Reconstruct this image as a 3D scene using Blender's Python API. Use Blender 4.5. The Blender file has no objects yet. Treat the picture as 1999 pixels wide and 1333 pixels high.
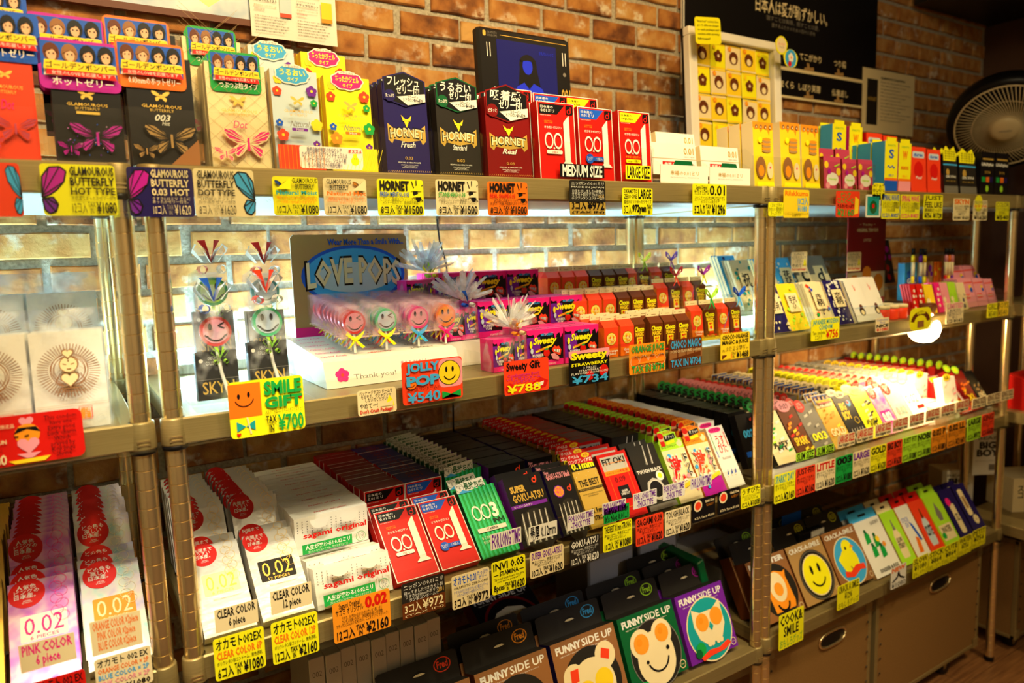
import bpy, math, random
from mathutils import Vector, Matrix
random.seed(7)
S = bpy.context.scene
COL = S.collection
pi = math.pi
# ---------------------------------------------------------------- camera, world, lights, exposure
cam = bpy.data.cameras.new('camera'); cam.lens = 25.225; cam.sensor_width = 36; cam.clip_start = .01
co = bpy.data.objects.new('camera', cam); COL.objects.link(co); S.camera = co
co.matrix_world = Matrix([[0.843662, 0.090627, -0.52917, -0.114695], [-0.536043, 0.087351, -0.839659, -1.029109], [-0.029872, 0.992047, 0.122274, -0.032146], [0, 0, 0, 1]])
cam.dof.use_dof = True; cam.dof.focus_distance = 1.2; cam.dof.aperture_fstop = 3.4
W = bpy.data.worlds.new('world'); S.world = W; W.use_nodes = True
W.node_tree.nodes['Background'].inputs[0].default_value = (1, .75, .4, 1)
W.node_tree.nodes['Background'].inputs[1].default_value = .02
S.view_settings.view_transform = 'Standard'; S.view_settings.look = 'None'
S.view_settings.exposure = 0.4; S.view_settings.gamma = 1; S.view_settings.use_curve_mapping = False
S.cycles.transparent_max_bounces = 24; S.cycles.max_bounces = 7
def area(n, loc, aim, sx, sy, e, c):
    l = bpy.data.lights.new(n, 'AREA'); l.shape = 'RECTANGLE'; l.size = sx; l.size_y = sy; l.energy = e; l.color = c
    o = bpy.data.objects.new(n, l); COL.objects.link(o); o.location = loc
    o.rotation_euler = (Vector(aim) - Vector(loc)).to_track_quat('-Z', 'Y').to_euler(); return o
def spot(n, loc, aim, e, c, ang, rad=.04, blend=.6):
    l = bpy.data.lights.new(n, 'SPOT'); l.energy = e; l.color = c; l.spot_size = math.radians(ang); l.spot_blend = blend; l.shadow_soft_size = rad
    o = bpy.data.objects.new(n, l); COL.objects.link(o); o.location = loc
    o.rotation_euler = (Vector(aim) - Vector(loc)).to_track_quat('-Z', 'Y').to_euler(); return o
WARM = (1, .8, .47); COOL = (.72, .95, 1)
area('ceiling_fill_light', (.3, -1.3, 1.22), (.35, .2, -.2), 1.4, .5, 17, WARM)
area('ceiling_fill_light', (.6, -2.2, 1.2), (.4, -3.1, -.1), 2.6, .4, 16, (1, .8, .5))  # added fill: brightens the opposite wall so the chrome posts reflect it
spot('wall_wash_light', (.55, -.75, 1.2), (.6, .46, .35), 36, (1, .64, .2), 95)
spot('wall_wash_light', (-.35, -.75, 1.2), (-.1, .46, .3), 30, (1, .66, .22), 90)
spot('wall_wash_light', (1.6, -.85, 1.2), (1.45, .3, .3), 20, (1, .66, .26), 75)
spot('shelf_spot_light', (-.15, -.95, 1.2), (.06, .03, -.52), 80, (1, .9, .68), 18, .03)
spot('shelf_spot_light', (.75, -1.15, 1.2), (.85, .0, -.6), 46, (1, .85, .52), 58)
spot('shelf_spot_light', (1.9, -1.2, 1.2), (1.8, .0, -.3), 34, (1, .8, .42), 60)
spot('shelf_spot_light', (.2, -1.1, 1.2), (.35, .0, .1), 30, (1, .85, .5), 70)
spot('added_low_fill', (1.25, -1.3, .1), (1.0, .3, -.8), 9, (.9, .92, 1), 30)  # added cool fill in mid-air, no real fixture; lifts the grey file boxes
spot('floor_spot_light', (1.9, -1.3, 1.2), (1.75, -.2, -1.1), 16, (1, .64, .2), 55)
# ---------------------------------------------------------------- materials
PAL = dict(k=(.006,.005,.006), w=(.84,.82,.76), cr=(.84,.71,.42), r=(.66,.01,.006), dr=(.2,.004,.004), y=(.9,.86,.01), ye=(.93,.66,.02),
 o=(.88,.18,.01), g=(.01,.36,.06), dg=(.004,.11,.03), lg=(.42,.78,.03), b=(.01,.1,.62), lb=(.05,.4,.85), nv=(.014,.008,.11), pu=(.16,.015,.36),
 p=(.85,.015,.24), lp=(.85,.32,.4), br=(.13,.03,.006), gy=(.2,.185,.165), dk=(.02,.017,.014), te=(.01,.34,.36), sk=(.8,.46,.28), lc=(.55,.68,.78),
 tan=(.42,.25,.09), ro=(.86,.055,.015), am=(.88,.3,.015), mg=(.5,.01,.38), wd=(.3,.13,.045), pk=(.55,.06,.14), gn=(.03,.55,.22), pg=(.42,.41,.40))
MATS = {}
def mat(key):
    if key in MATS: return MATS[key]
    m = bpy.data.materials.new(key); m.use_nodes = True; nt = m.node_tree; N = nt.nodes; L = nt.links
    P = N['Principled BSDF']
    def base(c, rough=.35, metal=0., coat=0.): 
        P.inputs['Base Color'].default_value = (*c, 1); P.inputs['Roughness'].default_value = rough
        P.inputs['Metallic'].default_value = metal; P.inputs['Coat Weight'].default_value = coat
    def noise(scale, detail=3, vec=None):
        n = N.new('ShaderNodeTexNoise'); n.inputs['Scale'].default_value = scale; n.inputs['Detail'].default_value = detail
        if vec: L.new(vec, n.inputs['Vector'])
        return n
    def ramp(src, stops):
        r = N.new('ShaderNodeValToRGB'); L.new(src, r.inputs[0])
        while len(r.color_ramp.elements) < len(stops): r.color_ramp.elements.new(.5)
        for e, (p, c) in zip(r.color_ramp.elements, stops): e.position = p; e.color = (*c, 1)
        return r
    def bump(src, st, dist=.002):
        b = N.new('ShaderNodeBump'); b.inputs['Strength'].default_value = st; b.inputs['Distance'].default_value = dist
        L.new(src, b.inputs['Height']); L.new(b.outputs[0], P.inputs['Normal'])
    tc = N.new('ShaderNodeTexCoord')
    if key == 'gold':
        base((.85, .55, .1), .3, .5)
    elif key == 'silver':
        base((.66, .64, .58), .3, .4)
    elif key == 'foil':
        n = noise(60, 2, tc.outputs['Object']); base((.9, .88, .84), .25, .55); bump(n.outputs[0], .35)
    elif key in ('holo', 'holop'):
        n = noise(35, 2, tc.outputs['Object']); 
        st = [(.3,(.3,.75,.8)),(.45,(.75,.8,.7)),(.55,(.8,.7,.75)),(.7,(.5,.5,.85))] if key == 'holo' else [(.3,(.5,.1,.75)),(.5,(.85,.35,.75)),(.6,(.9,.6,.8)),(.75,(.45,.2,.8))]
        r = ramp(n.outputs[0], st); base((1,1,1), .25, .5); L.new(r.outputs[0], P.inputs['Base Color'])
    elif key == 'steel':
        mp = N.new('ShaderNodeMapping'); mp.inputs['Scale'].default_value = (2, 2, 260); L.new(tc.outputs['Object'], mp.inputs[0])
        n = noise(4, 3, mp.outputs[0]); r = ramp(n.outputs[0], [(.3, (.30,.22,.085)), (.7, (.42,.32,.14))]); base((.6,.5,.35), .4, .45)
        L.new(r.outputs[0], P.inputs['Base Color']); bump(n.outputs[0], .06)
    elif key == 'shelf_under': base((.42,.5,.52), .5, .3)
    elif key == 'chrome': base((.95,.78,.45), .2, .93)
    elif key == 'acrylic':
        N.remove(P); t = N.new('ShaderNodeBsdfTransparent'); t.inputs[0].default_value = (.97,.98,.97,1); g = N.new('ShaderNodeBsdfGlossy'); g.inputs['Roughness'].default_value = .04
        lw = N.new('ShaderNodeLayerWeight'); lw.inputs[0].default_value = .5; mx = N.new('ShaderNodeMixShader'); pw = N.new('ShaderNodeMath'); pw.operation = 'POWER'; L.new(lw.outputs['Facing'], pw.inputs[0]); pw.inputs[1].default_value = 4; ml = N.new('ShaderNodeMath'); ml.operation = 'MULTIPLY_ADD'; L.new(pw.outputs[0], ml.inputs[0]); ml.inputs[1].default_value = .3; ml.inputs[2].default_value = .03; L.new(ml.outputs[0], mx.inputs[0])
        L.new(t.outputs[0], mx.inputs[1]); L.new(g.outputs[0], mx.inputs[2]); L.new(mx.outputs[0], N['Material Output'].inputs[0])
    elif key in ('film', 'filmp', 'shred'):
        N.remove(P); t = N.new('ShaderNodeBsdfTransparent'); t.inputs[0].default_value = (.97,.98,1,1); g = N.new('ShaderNodeBsdfPrincipled')
        g.inputs['Base Color'].default_value = (.8,.85,.9,1) if key == 'film' else (.9,.92,.95,1) if key == 'shred' else (.9,.62,.7,1); g.inputs['Roughness'].default_value = .2
        n = noise(45, 2, tc.outputs['Object']); r = ramp(n.outputs[0], [(.46,(.03,)*3), (.74,(.34,)*3)] if key != 'shred' else [(.3,(.25,)*3), (.6,(.7,)*3)]); mx = N.new('ShaderNodeMixShader'); L.new(r.outputs[0], mx.inputs[0])
        L.new(t.outputs[0], mx.inputs[1]); L.new(g.outputs[0], mx.inputs[2]); L.new(mx.outputs[0], N['Material Output'].inputs[0])
        b = N.new('ShaderNodeBump'); b.inputs['Strength'].default_value = .5; b.inputs['Distance'].default_value = .003; L.new(n.outputs[0], b.inputs['Height']); L.new(b.outputs[0], g.inputs['Normal'])
    elif key in ('brick', 'brick2'):
        oi = N.new('ShaderNodeObjectInfo'); gm = N.new('ShaderNodeNewGeometry')
        n1 = noise(22, 5, gm.outputs['Position']); n2 = noise(70, 5, gm.outputs['Position']); n3 = noise(13, 6, gm.outputs['Position'])
        ad = N.new('ShaderNodeMath'); ad.operation = 'MULTIPLY_ADD'; L.new(oi.outputs['Random'], ad.inputs[0]); ad.inputs[1].default_value = .42; 
        sb = N.new('ShaderNodeMath'); sb.operation = 'ADD'; L.new(n1.outputs[0], sb.inputs[0]); sb.inputs[1].default_value = -.21; L.new(sb.outputs[0], ad.inputs[2])
        r = ramp(ad.outputs[0], [(.2,(.11,.032,.008)), (.38,(.31,.11,.022)), (.56,(.45,.195,.045)), (.75,(.55,.31,.1))])
        r3 = ramp(n3.outputs[0], [(.55,(0,0,0)), (.66,(1,1,1))]); r2 = ramp(n2.outputs[0], [(.4,(0,0,0)), (.6,(1,1,1))])
        mu = N.new('ShaderNodeMath'); mu.operation = 'MULTIPLY'; L.new(r3.outputs[0], mu.inputs[0]); L.new(r2.outputs[0], mu.inputs[1])
        mx = N.new('ShaderNodeMix'); mx.data_type = 'RGBA'; L.new(mu.outputs[0], mx.inputs['Factor']); L.new(r.outputs[0], mx.inputs['A']); mx.inputs['B'].default_value = (.66,.56,.42,1)
        base((1,1,1), .85); L.new(mx.outputs['Result'], P.inputs['Base Color']); bump(n2.outputs[0], .7, .004)
    elif key == 'mortar':
        gm = N.new('ShaderNodeNewGeometry'); n = noise(160, 4, gm.outputs['Position']); r = ramp(n.outputs[0], [(.3,(.30,.27,.21)), (.7,(.50,.46,.38))]); base((1,1,1), .95)
        L.new(r.outputs[0], P.inputs['Base Color']); bump(n.outputs[0], .8, .004)
    elif key == 'wood_floor':
        mp = N.new('ShaderNodeMapping'); mp.inputs['Scale'].default_value = (3, 40, 1); gm = N.new('ShaderNodeNewGeometry'); L.new(gm.outputs['Position'], mp.inputs[0])
        n = noise(3, 5, mp.outputs[0]); r = ramp(n.outputs[0], [(.3,(.16,.06,.02)), (.7,(.34,.15,.05))]); base((1,1,1), .45); L.new(r.outputs[0], P.inputs['Base Color'])
    elif key == 'carton':
        n = noise(90, 4, tc.outputs['Object']); r = ramp(n.outputs[0], [(.3,(.18,.10,.04)), (.7,(.24,.14,.055))]); base((1,1,1), .8); L.new(r.outputs[0], P.inputs['Base Color'])
    elif key == 'board':
        n = noise(300, 3, tc.outputs['Object']); r = ramp(n.outputs[0], [(.3,(.22,.11,.03)), (.7,(.29,.155,.045))]); base((1,1,1), .6); L.new(r.outputs[0], P.inputs['Base Color'])
    elif key == 'wall_brown':
        n = noise(5, 3, tc.outputs['Object']); r = ramp(n.outputs[0], [(.3,(.07,.028,.014)), (.7,(.1,.045,.02))]); base((1,1,1), .8); L.new(r.outputs[0], P.inputs['Base Color'])
    elif key == 'pale_wall': base((.6,.48,.3), .7)
    elif key == 'led': 
        base((1,1,1)); P.inputs['Emission Color'].default_value = (.5,.86,1,1); P.inputs['Emission Strength'].default_value = 105
    elif key == 'bulb':
        base((1,1,1)); P.inputs['Emission Color'].default_value = (1,.75,.4,1); P.inputs['Emission Strength'].default_value = 60
    elif key == 'screen':
        base((.01,.01,.03), .15); P.inputs['Emission Color'].default_value = (.02,.018,.14,1); P.inputs['Emission Strength'].default_value = .5
    elif key == 'screen_b':
        base((.01,.01,.03), .15); P.inputs['Emission Color'].default_value = (.03,.05,.6,1); P.inputs['Emission Strength'].default_value = .7
    elif key == 'sky_print': 
        n = noise(9, 4, tc.outputs['Object']); r = ramp(n.outputs[0], [(.4,(.3,.42,.62)), (.6,(.75,.78,.8))]); base((1,1,1), .3); L.new(r.outputs[0], P.inputs['Base Color'])
    elif key == 'yolk': 
        base((.9,.33,.02), .35)
    elif key in PAL:
        n = noise(8, 2, tc.outputs['Object']); c = PAL[key]
        r = ramp(n.outputs[0], [(.2, tuple(x*.93 for x in c)), (.8, tuple(min(1, x*1.05) for x in c))]); base(c, .4, 0, .06); L.new(r.outputs[0], P.inputs['Base Color'])
        P.inputs['Coat Roughness'].default_value = .15; P.inputs['Specular IOR Level'].default_value = .22
    else: raise Exception('mat ' + key)
    MATS[key] = m; return m
# ---------------------------------------------------------------- text glyph meshes
TC = {}
def glyphs(s, bold=0., italic=0.):
    k = (s, bold, italic)
    if k in TC: return TC[k]
    c = bpy.data.curves.new('t', 'FONT'); c.body = s; c.size = 1; c.resolution_u = 2 if len(s) < 9 else 1; c.dimensions = '2D'; c.fill_mode = 'BOTH'
    c.offset = bold-1 if bold > 1 else min(bold, .05 if len(s) < 8 else .028) if s.isascii() else min(bold, .022); c.shear = italic; c.space_line = .85; c.align_x = 'CENTER'
    o = bpy.data.objects.new('t', c); COL.objects.link(o); dg = bpy.context.evaluated_depsgraph_get()
    me = o.evaluated_get(dg).to_mesh()
    v = [(a.co.x, a.co.y) for a in me.vertices]; f = [tuple(p.vertices) for p in me.polygons]
    o.evaluated_get(dg).to_mesh_clear(); bpy.data.objects.remove(o); bpy.data.curves.remove(c)
    if not v: v = [(0,0),(.1,0),(.1,.1)]; f = [(0,1,2)]
    x0 = min(a[0] for a in v); x1 = max(a[0] for a in v); y0 = min(a[1] for a in v); y1 = max(a[1] for a in v)
    w = max(x1-x0, 1e-4); h = max(y1-y0, 1e-4)
    TC[k] = ([((a-x0)/w, (b-y0)/h) for a, b in v], f, w/h); return TC[k]
# ---------------------------------------------------------------- mesh builder
class MB:
    def __init__(s): s.v = []; s.f = []; s.m = []; s.mats = []; s.lay = {}
    def mi(s, key):
        if key not in s.mats: s.mats.append(key)
        return s.mats.index(key)
    def add(s, vs, fs, key):
        b = len(s.v); s.v += [tuple(x) for x in vs]; i = s.mi(key)
        for f in fs: s.f.append(tuple(b+j for j in f)); s.m.append(i)
    def box(s, x0, x1, y0, y1, z0, z1, key, top=None, side=None):
        vs = [(x0,y0,z0),(x1,y0,z0),(x1,y1,z0),(x0,y1,z0),(x0,y0,z1),(x1,y0,z1),(x1,y1,z1),(x0,y1,z1)]
        s.add(vs, [(0,1,5,4)], key); s.add(vs, [(4,5,6,7)], top or side or key); s.add(vs, [(1,2,6,5),(0,4,7,3)], side or key); s.add(vs, [(2,3,7,6),(0,3,2,1)], side or key)
    def bbox(s, x0, x1, y0, y1, z0, z1, b, key):   # chamfered box
        vs = []; 
        for z, e in ((z0, b), (z0+b, 0), (z1-b, 0), (z1, b)):
            for (x, y) in ((x0+b+e, y0+e), (x1-b-e, y0+e), (x1-e, y0+b+e), (x1-e, y1-b-e), (x1-b-e, y1-e), (x0+b+e, y1-e), (x0+e, y1-b-e), (x0+e, y0+b+e)): vs.append((x, y, z))
        fs = [tuple(range(7, -1, -1)), tuple(range(24, 32))]
        for k in range(3):
            for i in range(8): j = (i+1) % 8; fs.append((k*8+i, k*8+j, k*8+8+j, k*8+8+i))
        s.add(vs, fs, key)
    def prism(s, pts, y0, y1, key, side=None):     # polygon in xz extruded along y
        n = len(pts); vs = [(p[0], y0, p[1]) for p in pts] + [(p[0], y1, p[1]) for p in pts]
        s.add(vs, [tuple(range(n))], key); s.add(vs, [tuple(range(2*n-1, n-1, -1))], side or key)
        s.add(vs, [(i, i+n, (i+1) % n+n, (i+1) % n) for i in range(n)], side or key)
    def prismx(s, pts, x0, x1, key):
        n = len(pts); vs = [(x0, p[0], p[1]) for p in pts] + [(x1, p[0], p[1]) for p in pts]
        s.add(vs, [tuple(range(n)), tuple(range(2*n-1, n-1, -1))] + [(i, i+n, (i+1) % n+n, (i+1) % n) for i in range(n)], key)
    def lathe(s, prof, key, n=16, cx=0, cy=0, axis='z', sharp=False):
        if sharp:
            for a, b in zip(prof, prof[1:]):
                vs = [(r*math.cos(2*pi*i/n), r*math.sin(2*pi*i/n), z) for r, z in (a, b) for i in range(n)]
                s.add(vs, [(i, (i+1) % n, n+(i+1) % n, n+i) for i in range(n)], key)
            s.add([(prof[-1][0]*math.cos(2*pi*i/n), prof[-1][0]*math.sin(2*pi*i/n), prof[-1][1]) for i in range(n)], [tuple(range(n))], key)
            return
        vs = []
        for r, z in prof:
            for i in range(n):
                a = 2*pi*i/n; x, y = r*math.cos(a), r*math.sin(a)
                vs.append((cx+x, cy+y, z) if axis == 'z' else (x+cx, z, y+cy))
        fs = []
        for k in range(len(prof)-1):
            for i in range(n): j = (i+1) % n; fs.append((k*n+i, k*n+j, (k+1)*n+j, (k+1)*n+i))
        fs += [tuple(range(n-1, -1, -1)), tuple(range((len(prof)-1)*n, len(prof)*n))]
        s.add(vs, fs, key)
    def tube(s, path, r, key, n=8):
        P = [Vector(p) for p in path]; vs = []; up = Vector((.13, .27, 1)).normalized()
        for i, p in enumerate(P):
            t = (P[min(i+1, len(P)-1)] - P[max(i-1, 0)]).normalized(); a = t.cross(up).normalized(); b = t.cross(a)
            for j in range(n): q = 2*pi*j/n; vs.append(p + a*r*math.cos(q) + b*r*math.sin(q))
        fs = [tuple(range(n)), tuple(range((len(P)-1)*n, len(P)*n))]
        for k in range(len(P)-1):
            for j in range(n): i2 = (j+1) % n; fs.append((k*n+j, k*n+i2, (k+1)*n+i2, (k+1)*n+j))
        s.add(vs, fs, key)
    def strip(s, path, w, key, t=.0004):           # ribbon: path of (point, width direction)
        vs = []
        for p, d in path: p = Vector(p); d = Vector(d).normalized()*w/2; vs += [p-d, p+d]
        s.add(vs, [(2*i, 2*i+1, 2*i+3, 2*i+2) for i in range(len(path)-1)], key)
    def mesh(s, name, smooth=False):
        me = bpy.data.meshes.new(name); me.from_pydata(s.v, [], s.f)
        for k in s.mats: me.materials.append(mat(k))
        me.polygons.foreach_set('material_index', s.m)
        if smooth: me.polygons.foreach_set('use_smooth', [True]*len(s.f))
        me.update(); return me
class Face:
    """flat print on a face: fractions of width and height, each layer a hair above the last"""
    def __init__(s, mb, o, u, v, n, lift=.0002): s.mb = mb; s.o = Vector(o); s.u = Vector(u); s.v = Vector(v); s.n = Vector(n).normalized(); s.k = 1; s.lift = lift; s.asp = s.v.length/s.u.length
    def P(s, x, y, k=None): return s.o + s.u*x + s.v*y + s.n*(s.lift*(k or s.k))
    def poly(s, pts, c): s.mb.add([s.P(x, y) for x, y in pts], [tuple(range(len(pts)))], c); s.k += 1
    def rect(s, x0, y0, x1, y1, c): s.poly([(x0,y0),(x1,y0),(x1,y1),(x0,y1)], c)
    def rrect(s, x0, y0, x1, y1, c, r=.06):
        ry = r/s.asp; pts = []
        for cx, cy, a0 in ((x1-r, y0+ry, -90), (x1-r, y1-ry, 0), (x0+r, y1-ry, 90), (x0+r, y0+ry, 180)):
            for k in range(4): a = math.radians(a0+k*30); pts.append((cx+r*math.cos(a), cy+ry*math.sin(a)))
        s.poly(pts, c)
    def disc(s, cx, cy, r, c, ry=None, n=20, a0=0, a1=360):
        ry = r/s.asp if ry is None else ry
        s.poly([(cx+r*math.cos(math.radians(a0+(a1-a0)*i/n)), cy+ry*math.sin(math.radians(a0+(a1-a0)*i/n))) for i in range(n if a1-a0 == 360 else n+1)], c)
    def ring(s, cx, cy, r, w, c, n=24, ry=None, a0=0, a1=360):
        ry = r/s.asp if ry is None else ry; q = (r-w)/r; vs = []
        for i in range(n+1):
            a = math.radians(a0+(a1-a0)*i/n); vs += [s.P(cx+r*math.cos(a), cy+ry*math.sin(a)), s.P(cx+r*q*math.cos(a), cy+ry*q*math.sin(a))]
        s.mb.add(vs, [(2*i, 2*i+2, 2*i+3, 2*i+1) for i in range(n)], c); s.k += 1
    def line(s, pts, w, c):
        for (a, b), (x, y) in zip(pts, pts[1:]):
            dx, dy = x-a, (y-b)*s.asp; l = math.hypot(dx, dy) or 1; nx, ny = -dy/l*w/2, dx/l*w/2/s.asp
            s.mb.add([s.P(a-nx, b-ny), s.P(x-nx, y-ny), s.P(x+nx, y+ny), s.P(a+nx, b+ny)], [(0,1,2,3)], c)
        s.k += 1
    def text(s, t, x0, y0, x1, y1, c, bold=.0, it=0., keep=False, arc=0.):
        vs, fs, asp = glyphs(t, bold, it)
        if keep:
            hw = (x1-x0)/asp/s.asp
            if hw < y1-y0: m = (y0+y1)/2; y0 = m-hw/2; y1 = m+hw/2
            else: wv = (y1-y0)*asp*s.asp; m = (x0+x1)/2; x0 = m-wv/2; x1 = m+wv/2
        s.mb.add([s.P(x0+a*(x1-x0), y0+b*(y1-y0)+arc*(1-(2*a-1)**2)) for a, b in vs], fs, c); s.k += 1
    def rows(s, rows, x0=.05, x1=.95, y1=.96, y0=.04, gap=.03):
        tot = sum(r[-1] if isinstance(r, tuple) else r[0] for r in rows); H = (y1-y0) - gap*(len(rows)-1); y = y1
        for r in rows:
            if isinstance(r, tuple):
                h = H*r[-1]/tot; bx = r[2] if len(r) > 3 and isinstance(r[2], float) and r[2] < .2 else .0
                s.text(r[0], x0, y-h, x1, y, r[1], bx)
            else:
                h = H*r[0]/tot; cells = r[1:]; tw = sum(c[2] for c in cells)+.25*(len(cells)-1)*.3; x = x0
                for c in cells:
                    w = (x1-x0)*c[2]/tw; s.text(c[0], x, y-h, x+w, y, c[1], c[3] if len(c) > 3 else .0); x += w+(x1-x0)*.25*.3/tw
            y -= h+gap
def butterfly(F, cx, cy, s, c, vein='k', mir=1, body='k', both=True):
    up = [(0,0),(.25,.32),(.6,.55),(.95,.6),(1,.45),(.8,.15),(.45,-.02)]; lo = [(0,-.02),(.4,-.08),(.62,-.25),(.6,-.5),(.48,-.62),(.3,-.5),(.1,-.25)]
    for sg in ((1, -1) if both else (mir,)):
        for P in (up, lo):
            F.poly([(cx+sg*x*s, cy+y*s/F.asp) for x, y in P][::sg], c)
            if vein: 
                F.line([(cx+sg*x*s, cy+y*s/F.asp) for x, y in P+[P[0]]], s*.05, vein)
                for i in (2, 3, 4, 5): F.line([(cx, cy), (cx+sg*P[i][0]*s, cy+P[i][1]*s/F.asp)], s*.03, vein)
    F.line([(cx, cy-.35*s/F.asp), (cx, cy+.2*s/F.asp)], s*.09, body or vein)
def flower(F, cx, cy, r, c, m='ye'):
    for k in range(5):
        a = k*2*pi/5+.3; F.disc(cx+r*.55*math.cos(a), cy+r*.55*math.sin(a)/F.asp, r*.5, c, n=8)
    F.disc(cx, cy, r*.25, m, n=8)
def smiley(F, cx, cy, r, c, wink=False, out='k'):
    if out: F.disc(cx, cy, r*1.06, out, n=24)
    F.disc(cx, cy, r, c, n=24)
    F.disc(cx-.3*r, cy+.3*r/F.asp, r*.11, 'k', ry=r*.24/F.asp, n=10)
    if wink: F.line([(cx+.45*r, cy+.45*r/F.asp), (cx+.15*r, cy+.3*r/F.asp), (cx+.45*r, cy+.15*r/F.asp)], r*.08, 'k')
    else: F.disc(cx+.3*r, cy+.3*r/F.asp, r*.11, 'k', ry=r*.24/F.asp, n=10)
    F.ring(cx, cy, r*.62, r*.09, 'k', n=14, a0=205, a1=335)
def heart(F, cx, cy, r, c):
    F.poly([(cx+r*.0625*16*math.sin(t)**3, cy+r*.0625*(13*math.cos(t)-5*math.cos(2*t)-2*math.cos(3*t)-math.cos(4*t))/F.asp) for t in [2*pi*i/18 for i in range(18)]][::-1], c)
# ---------------------------------------------------------------- scene objects
def O(name, me, parent=None, loc=(0,0,0), rot=(0,0,0), kind=None, label=None):
    o = bpy.data.objects.new(name, me); COL.objects.link(o); o.location = loc; o.rotation_euler = rot
    if parent: o.parent = parent
    if kind: o['kind'] = kind
    if label: o['label'] = label
    return o
def T(name, me, label, cat, loc=(0,0,0), rot=(0,0,0), group=None, kind=None):
    o = O(name, me, None, loc, rot); o['label'] = label; o['category'] = cat
    if group: o['group'] = group
    if kind: o['kind'] = kind
    return o
ORD = ('first','second','third','fourth','fifth','sixth','seventh','eighth','ninth','tenth','eleventh','twelfth','thirteenth','fourteenth','fifteenth','sixteenth','seventeenth','eighteenth','nineteenth','twentieth')
def cp(src, loc, rot=None, label=None, group=None, z=None):
    c = src.copy(); COL.objects.link(c); c.location = loc
    if rot is not None: c.rotation_euler = rot
    if label: c['label'] = label
    if group: c['group'] = group
    for ch in src.children:
        d = ch.copy(); COL.objects.link(d); d.parent = c
        for g in ch.children: e = g.copy(); COL.objects.link(e); e.parent = d
    return c
def pkg(w, h, d, art, front='w', side=None, top=None, art_top=None):
    mb = MB(); mb.box(0, w, 0, d, 0, h, front, top or side, side)
    if art: art(Face(mb, (0,0,0), (w,0,0), (0,0,h), (0,-1,0)))
    if art_top: art_top(Face(mb, (0,0,h), (w,0,0), (0,d,0), (0,0,1)))
    return mb.mesh('box_print')
# ---------------------------------------------------------------- room
FZ = -1.384; YW = .462
mb = MB(); mb.box(-1.4, 3.6, -3.2, .5, FZ-.03, FZ, 'wood_floor')
floor = O('floor', mb.mesh('floor'), kind='structure')
# floor boards in the strip of floor that shows
bm_ = MB(); bm_.bbox(0, 1.2, 0, .118, 0, .004, .0012, 'wood_floor'); board = bm_.mesh('floor_board')
for j in range(9):
    for i in range(2): O('floor_board', board, floor, (1.32+i*1.203-.4*(j % 2), -.62+j*.12, FZ))
mb = MB(); mb.box(-1.4, 3.6, -3.2, .5, 1.32, 1.36, 'dk'); O('ceiling', mb.mesh('ceiling'), kind='structure')
mb = MB(); mb.box(2.55, 3.09, -1.2, .45, .80, 1.32, 'dk'); O('trim_1', mb.mesh('ceiling_beam'), kind='structure')
mb = MB(); mb.box(3.1, 3.16, -3.2, .5, FZ, 1.32, 'wall_brown'); O('wall_right', mb.mesh('wall_right'), kind='structure')
mb = MB(); mb.box(-1.4, -1.34, -3.2, .5, FZ, 1.32, 'pale_wall'); O('wall_left', mb.mesh('wall_left'), kind='structure')
mb = MB(); mb.box(-1.34, 3.1, -3.2, -3.14, FZ, 1.32, 'pale_wall'); O('wall_front', mb.mesh('wall_front'), kind='structure')
mb = MB(); mb.box(-1.34, 3.1, YW+.008, YW+.06, FZ, 1.32, 'mortar')
wall = O('wall_back', mb.mesh('wall_back'), kind='structure')
# bricks: five irregular outlines, front face proud of the recessed mortar
def brick_data(seed, key='brick'):
    R = random.Random(seed); w, h = .142, .048; pts = []
    for t in (0, .25, .5, .75, 1): pts.append((w*t, R.uniform(0, .0022)))
    for t in (1, .66, .33, 0): pts.append((w*t, h-R.uniform(0, .0022)))
    pts = [(min(w, max(0, x + R.uniform(-.0015, .0015))), z) for x, z in pts]
    cx, cz = w/2, h/2; n = len(pts)
    A = [(x, .014, z) for x, z in pts]; B = [(x, .0035, z) for x, z in pts]; C = [(cx+(x-cx)*.965, R.uniform(0, .0012), cz+(z-cz)*.90) for x, z in pts]
    m = MB(); fs = [tuple(range(2*n, 3*n))]
    for k in range(2):
        for i in range(n): j = (i+1) % n; fs.append((k*n+i, k*n+j, (k+1)*n+j, (k+1)*n+i))
    m.add(A+B+C, fs, key); return m, pts
BR = [brick_data(i)[0] for i in range(6)]; BRM = [b.mesh('brick') for b in BR]
P = .0585; L = .1525; cells = []
camloc = co.matrix_world.translation; Mi = co.matrix_world.inverted()
for k in range(-24, 23):
    z = -.0252 + k*P + .005; off = .256 + (L/2 if k % 2 else 0) + .004
    for i in range(-12, 20):
        x = off + i*L
        if x < -1.34 or x > 3.08: continue
        w_ = min(.142, 3.096-x)
        if w_ < .03: continue
        c = Mi @ Vector((x+.07, YW, z+.024)); vis = False
        if c.z < 0:
            u = -c.x/c.z*1400.7; v = -c.y/c.z*1400.7; vis = abs(u) < 1060 and -700 < v < 720
        cells.append((not vis, -c.z, x, z, w_))
cells.sort(); R = random.Random(3)
for (nv, d, x, z, w_) in cells[:300]:
    o = O('brick', BRM[R.randrange(6)], wall, (x+R.uniform(-.003, .003), YW-R.uniform(0, .002), z+R.uniform(-.001, .001)), (0, R.uniform(-.006, .006), 0))
    o.scale = (w_/.142*R.uniform(.97, 1.01), 1, R.uniform(.97, 1.03))
m = MB(); m.mi('brick')
for (nv, d, x, z, w_) in cells[300:]:
    b = BR[R.randrange(6)]; dx = R.uniform(-.003, .003); m.add([(x+dx+a[0]*w_/.142, YW+a[1], z+a[2]) for a in b.v], b.f, 'brick')
O('brick', m.mesh('bricks_far'), wall, kind='stuff')
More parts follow.
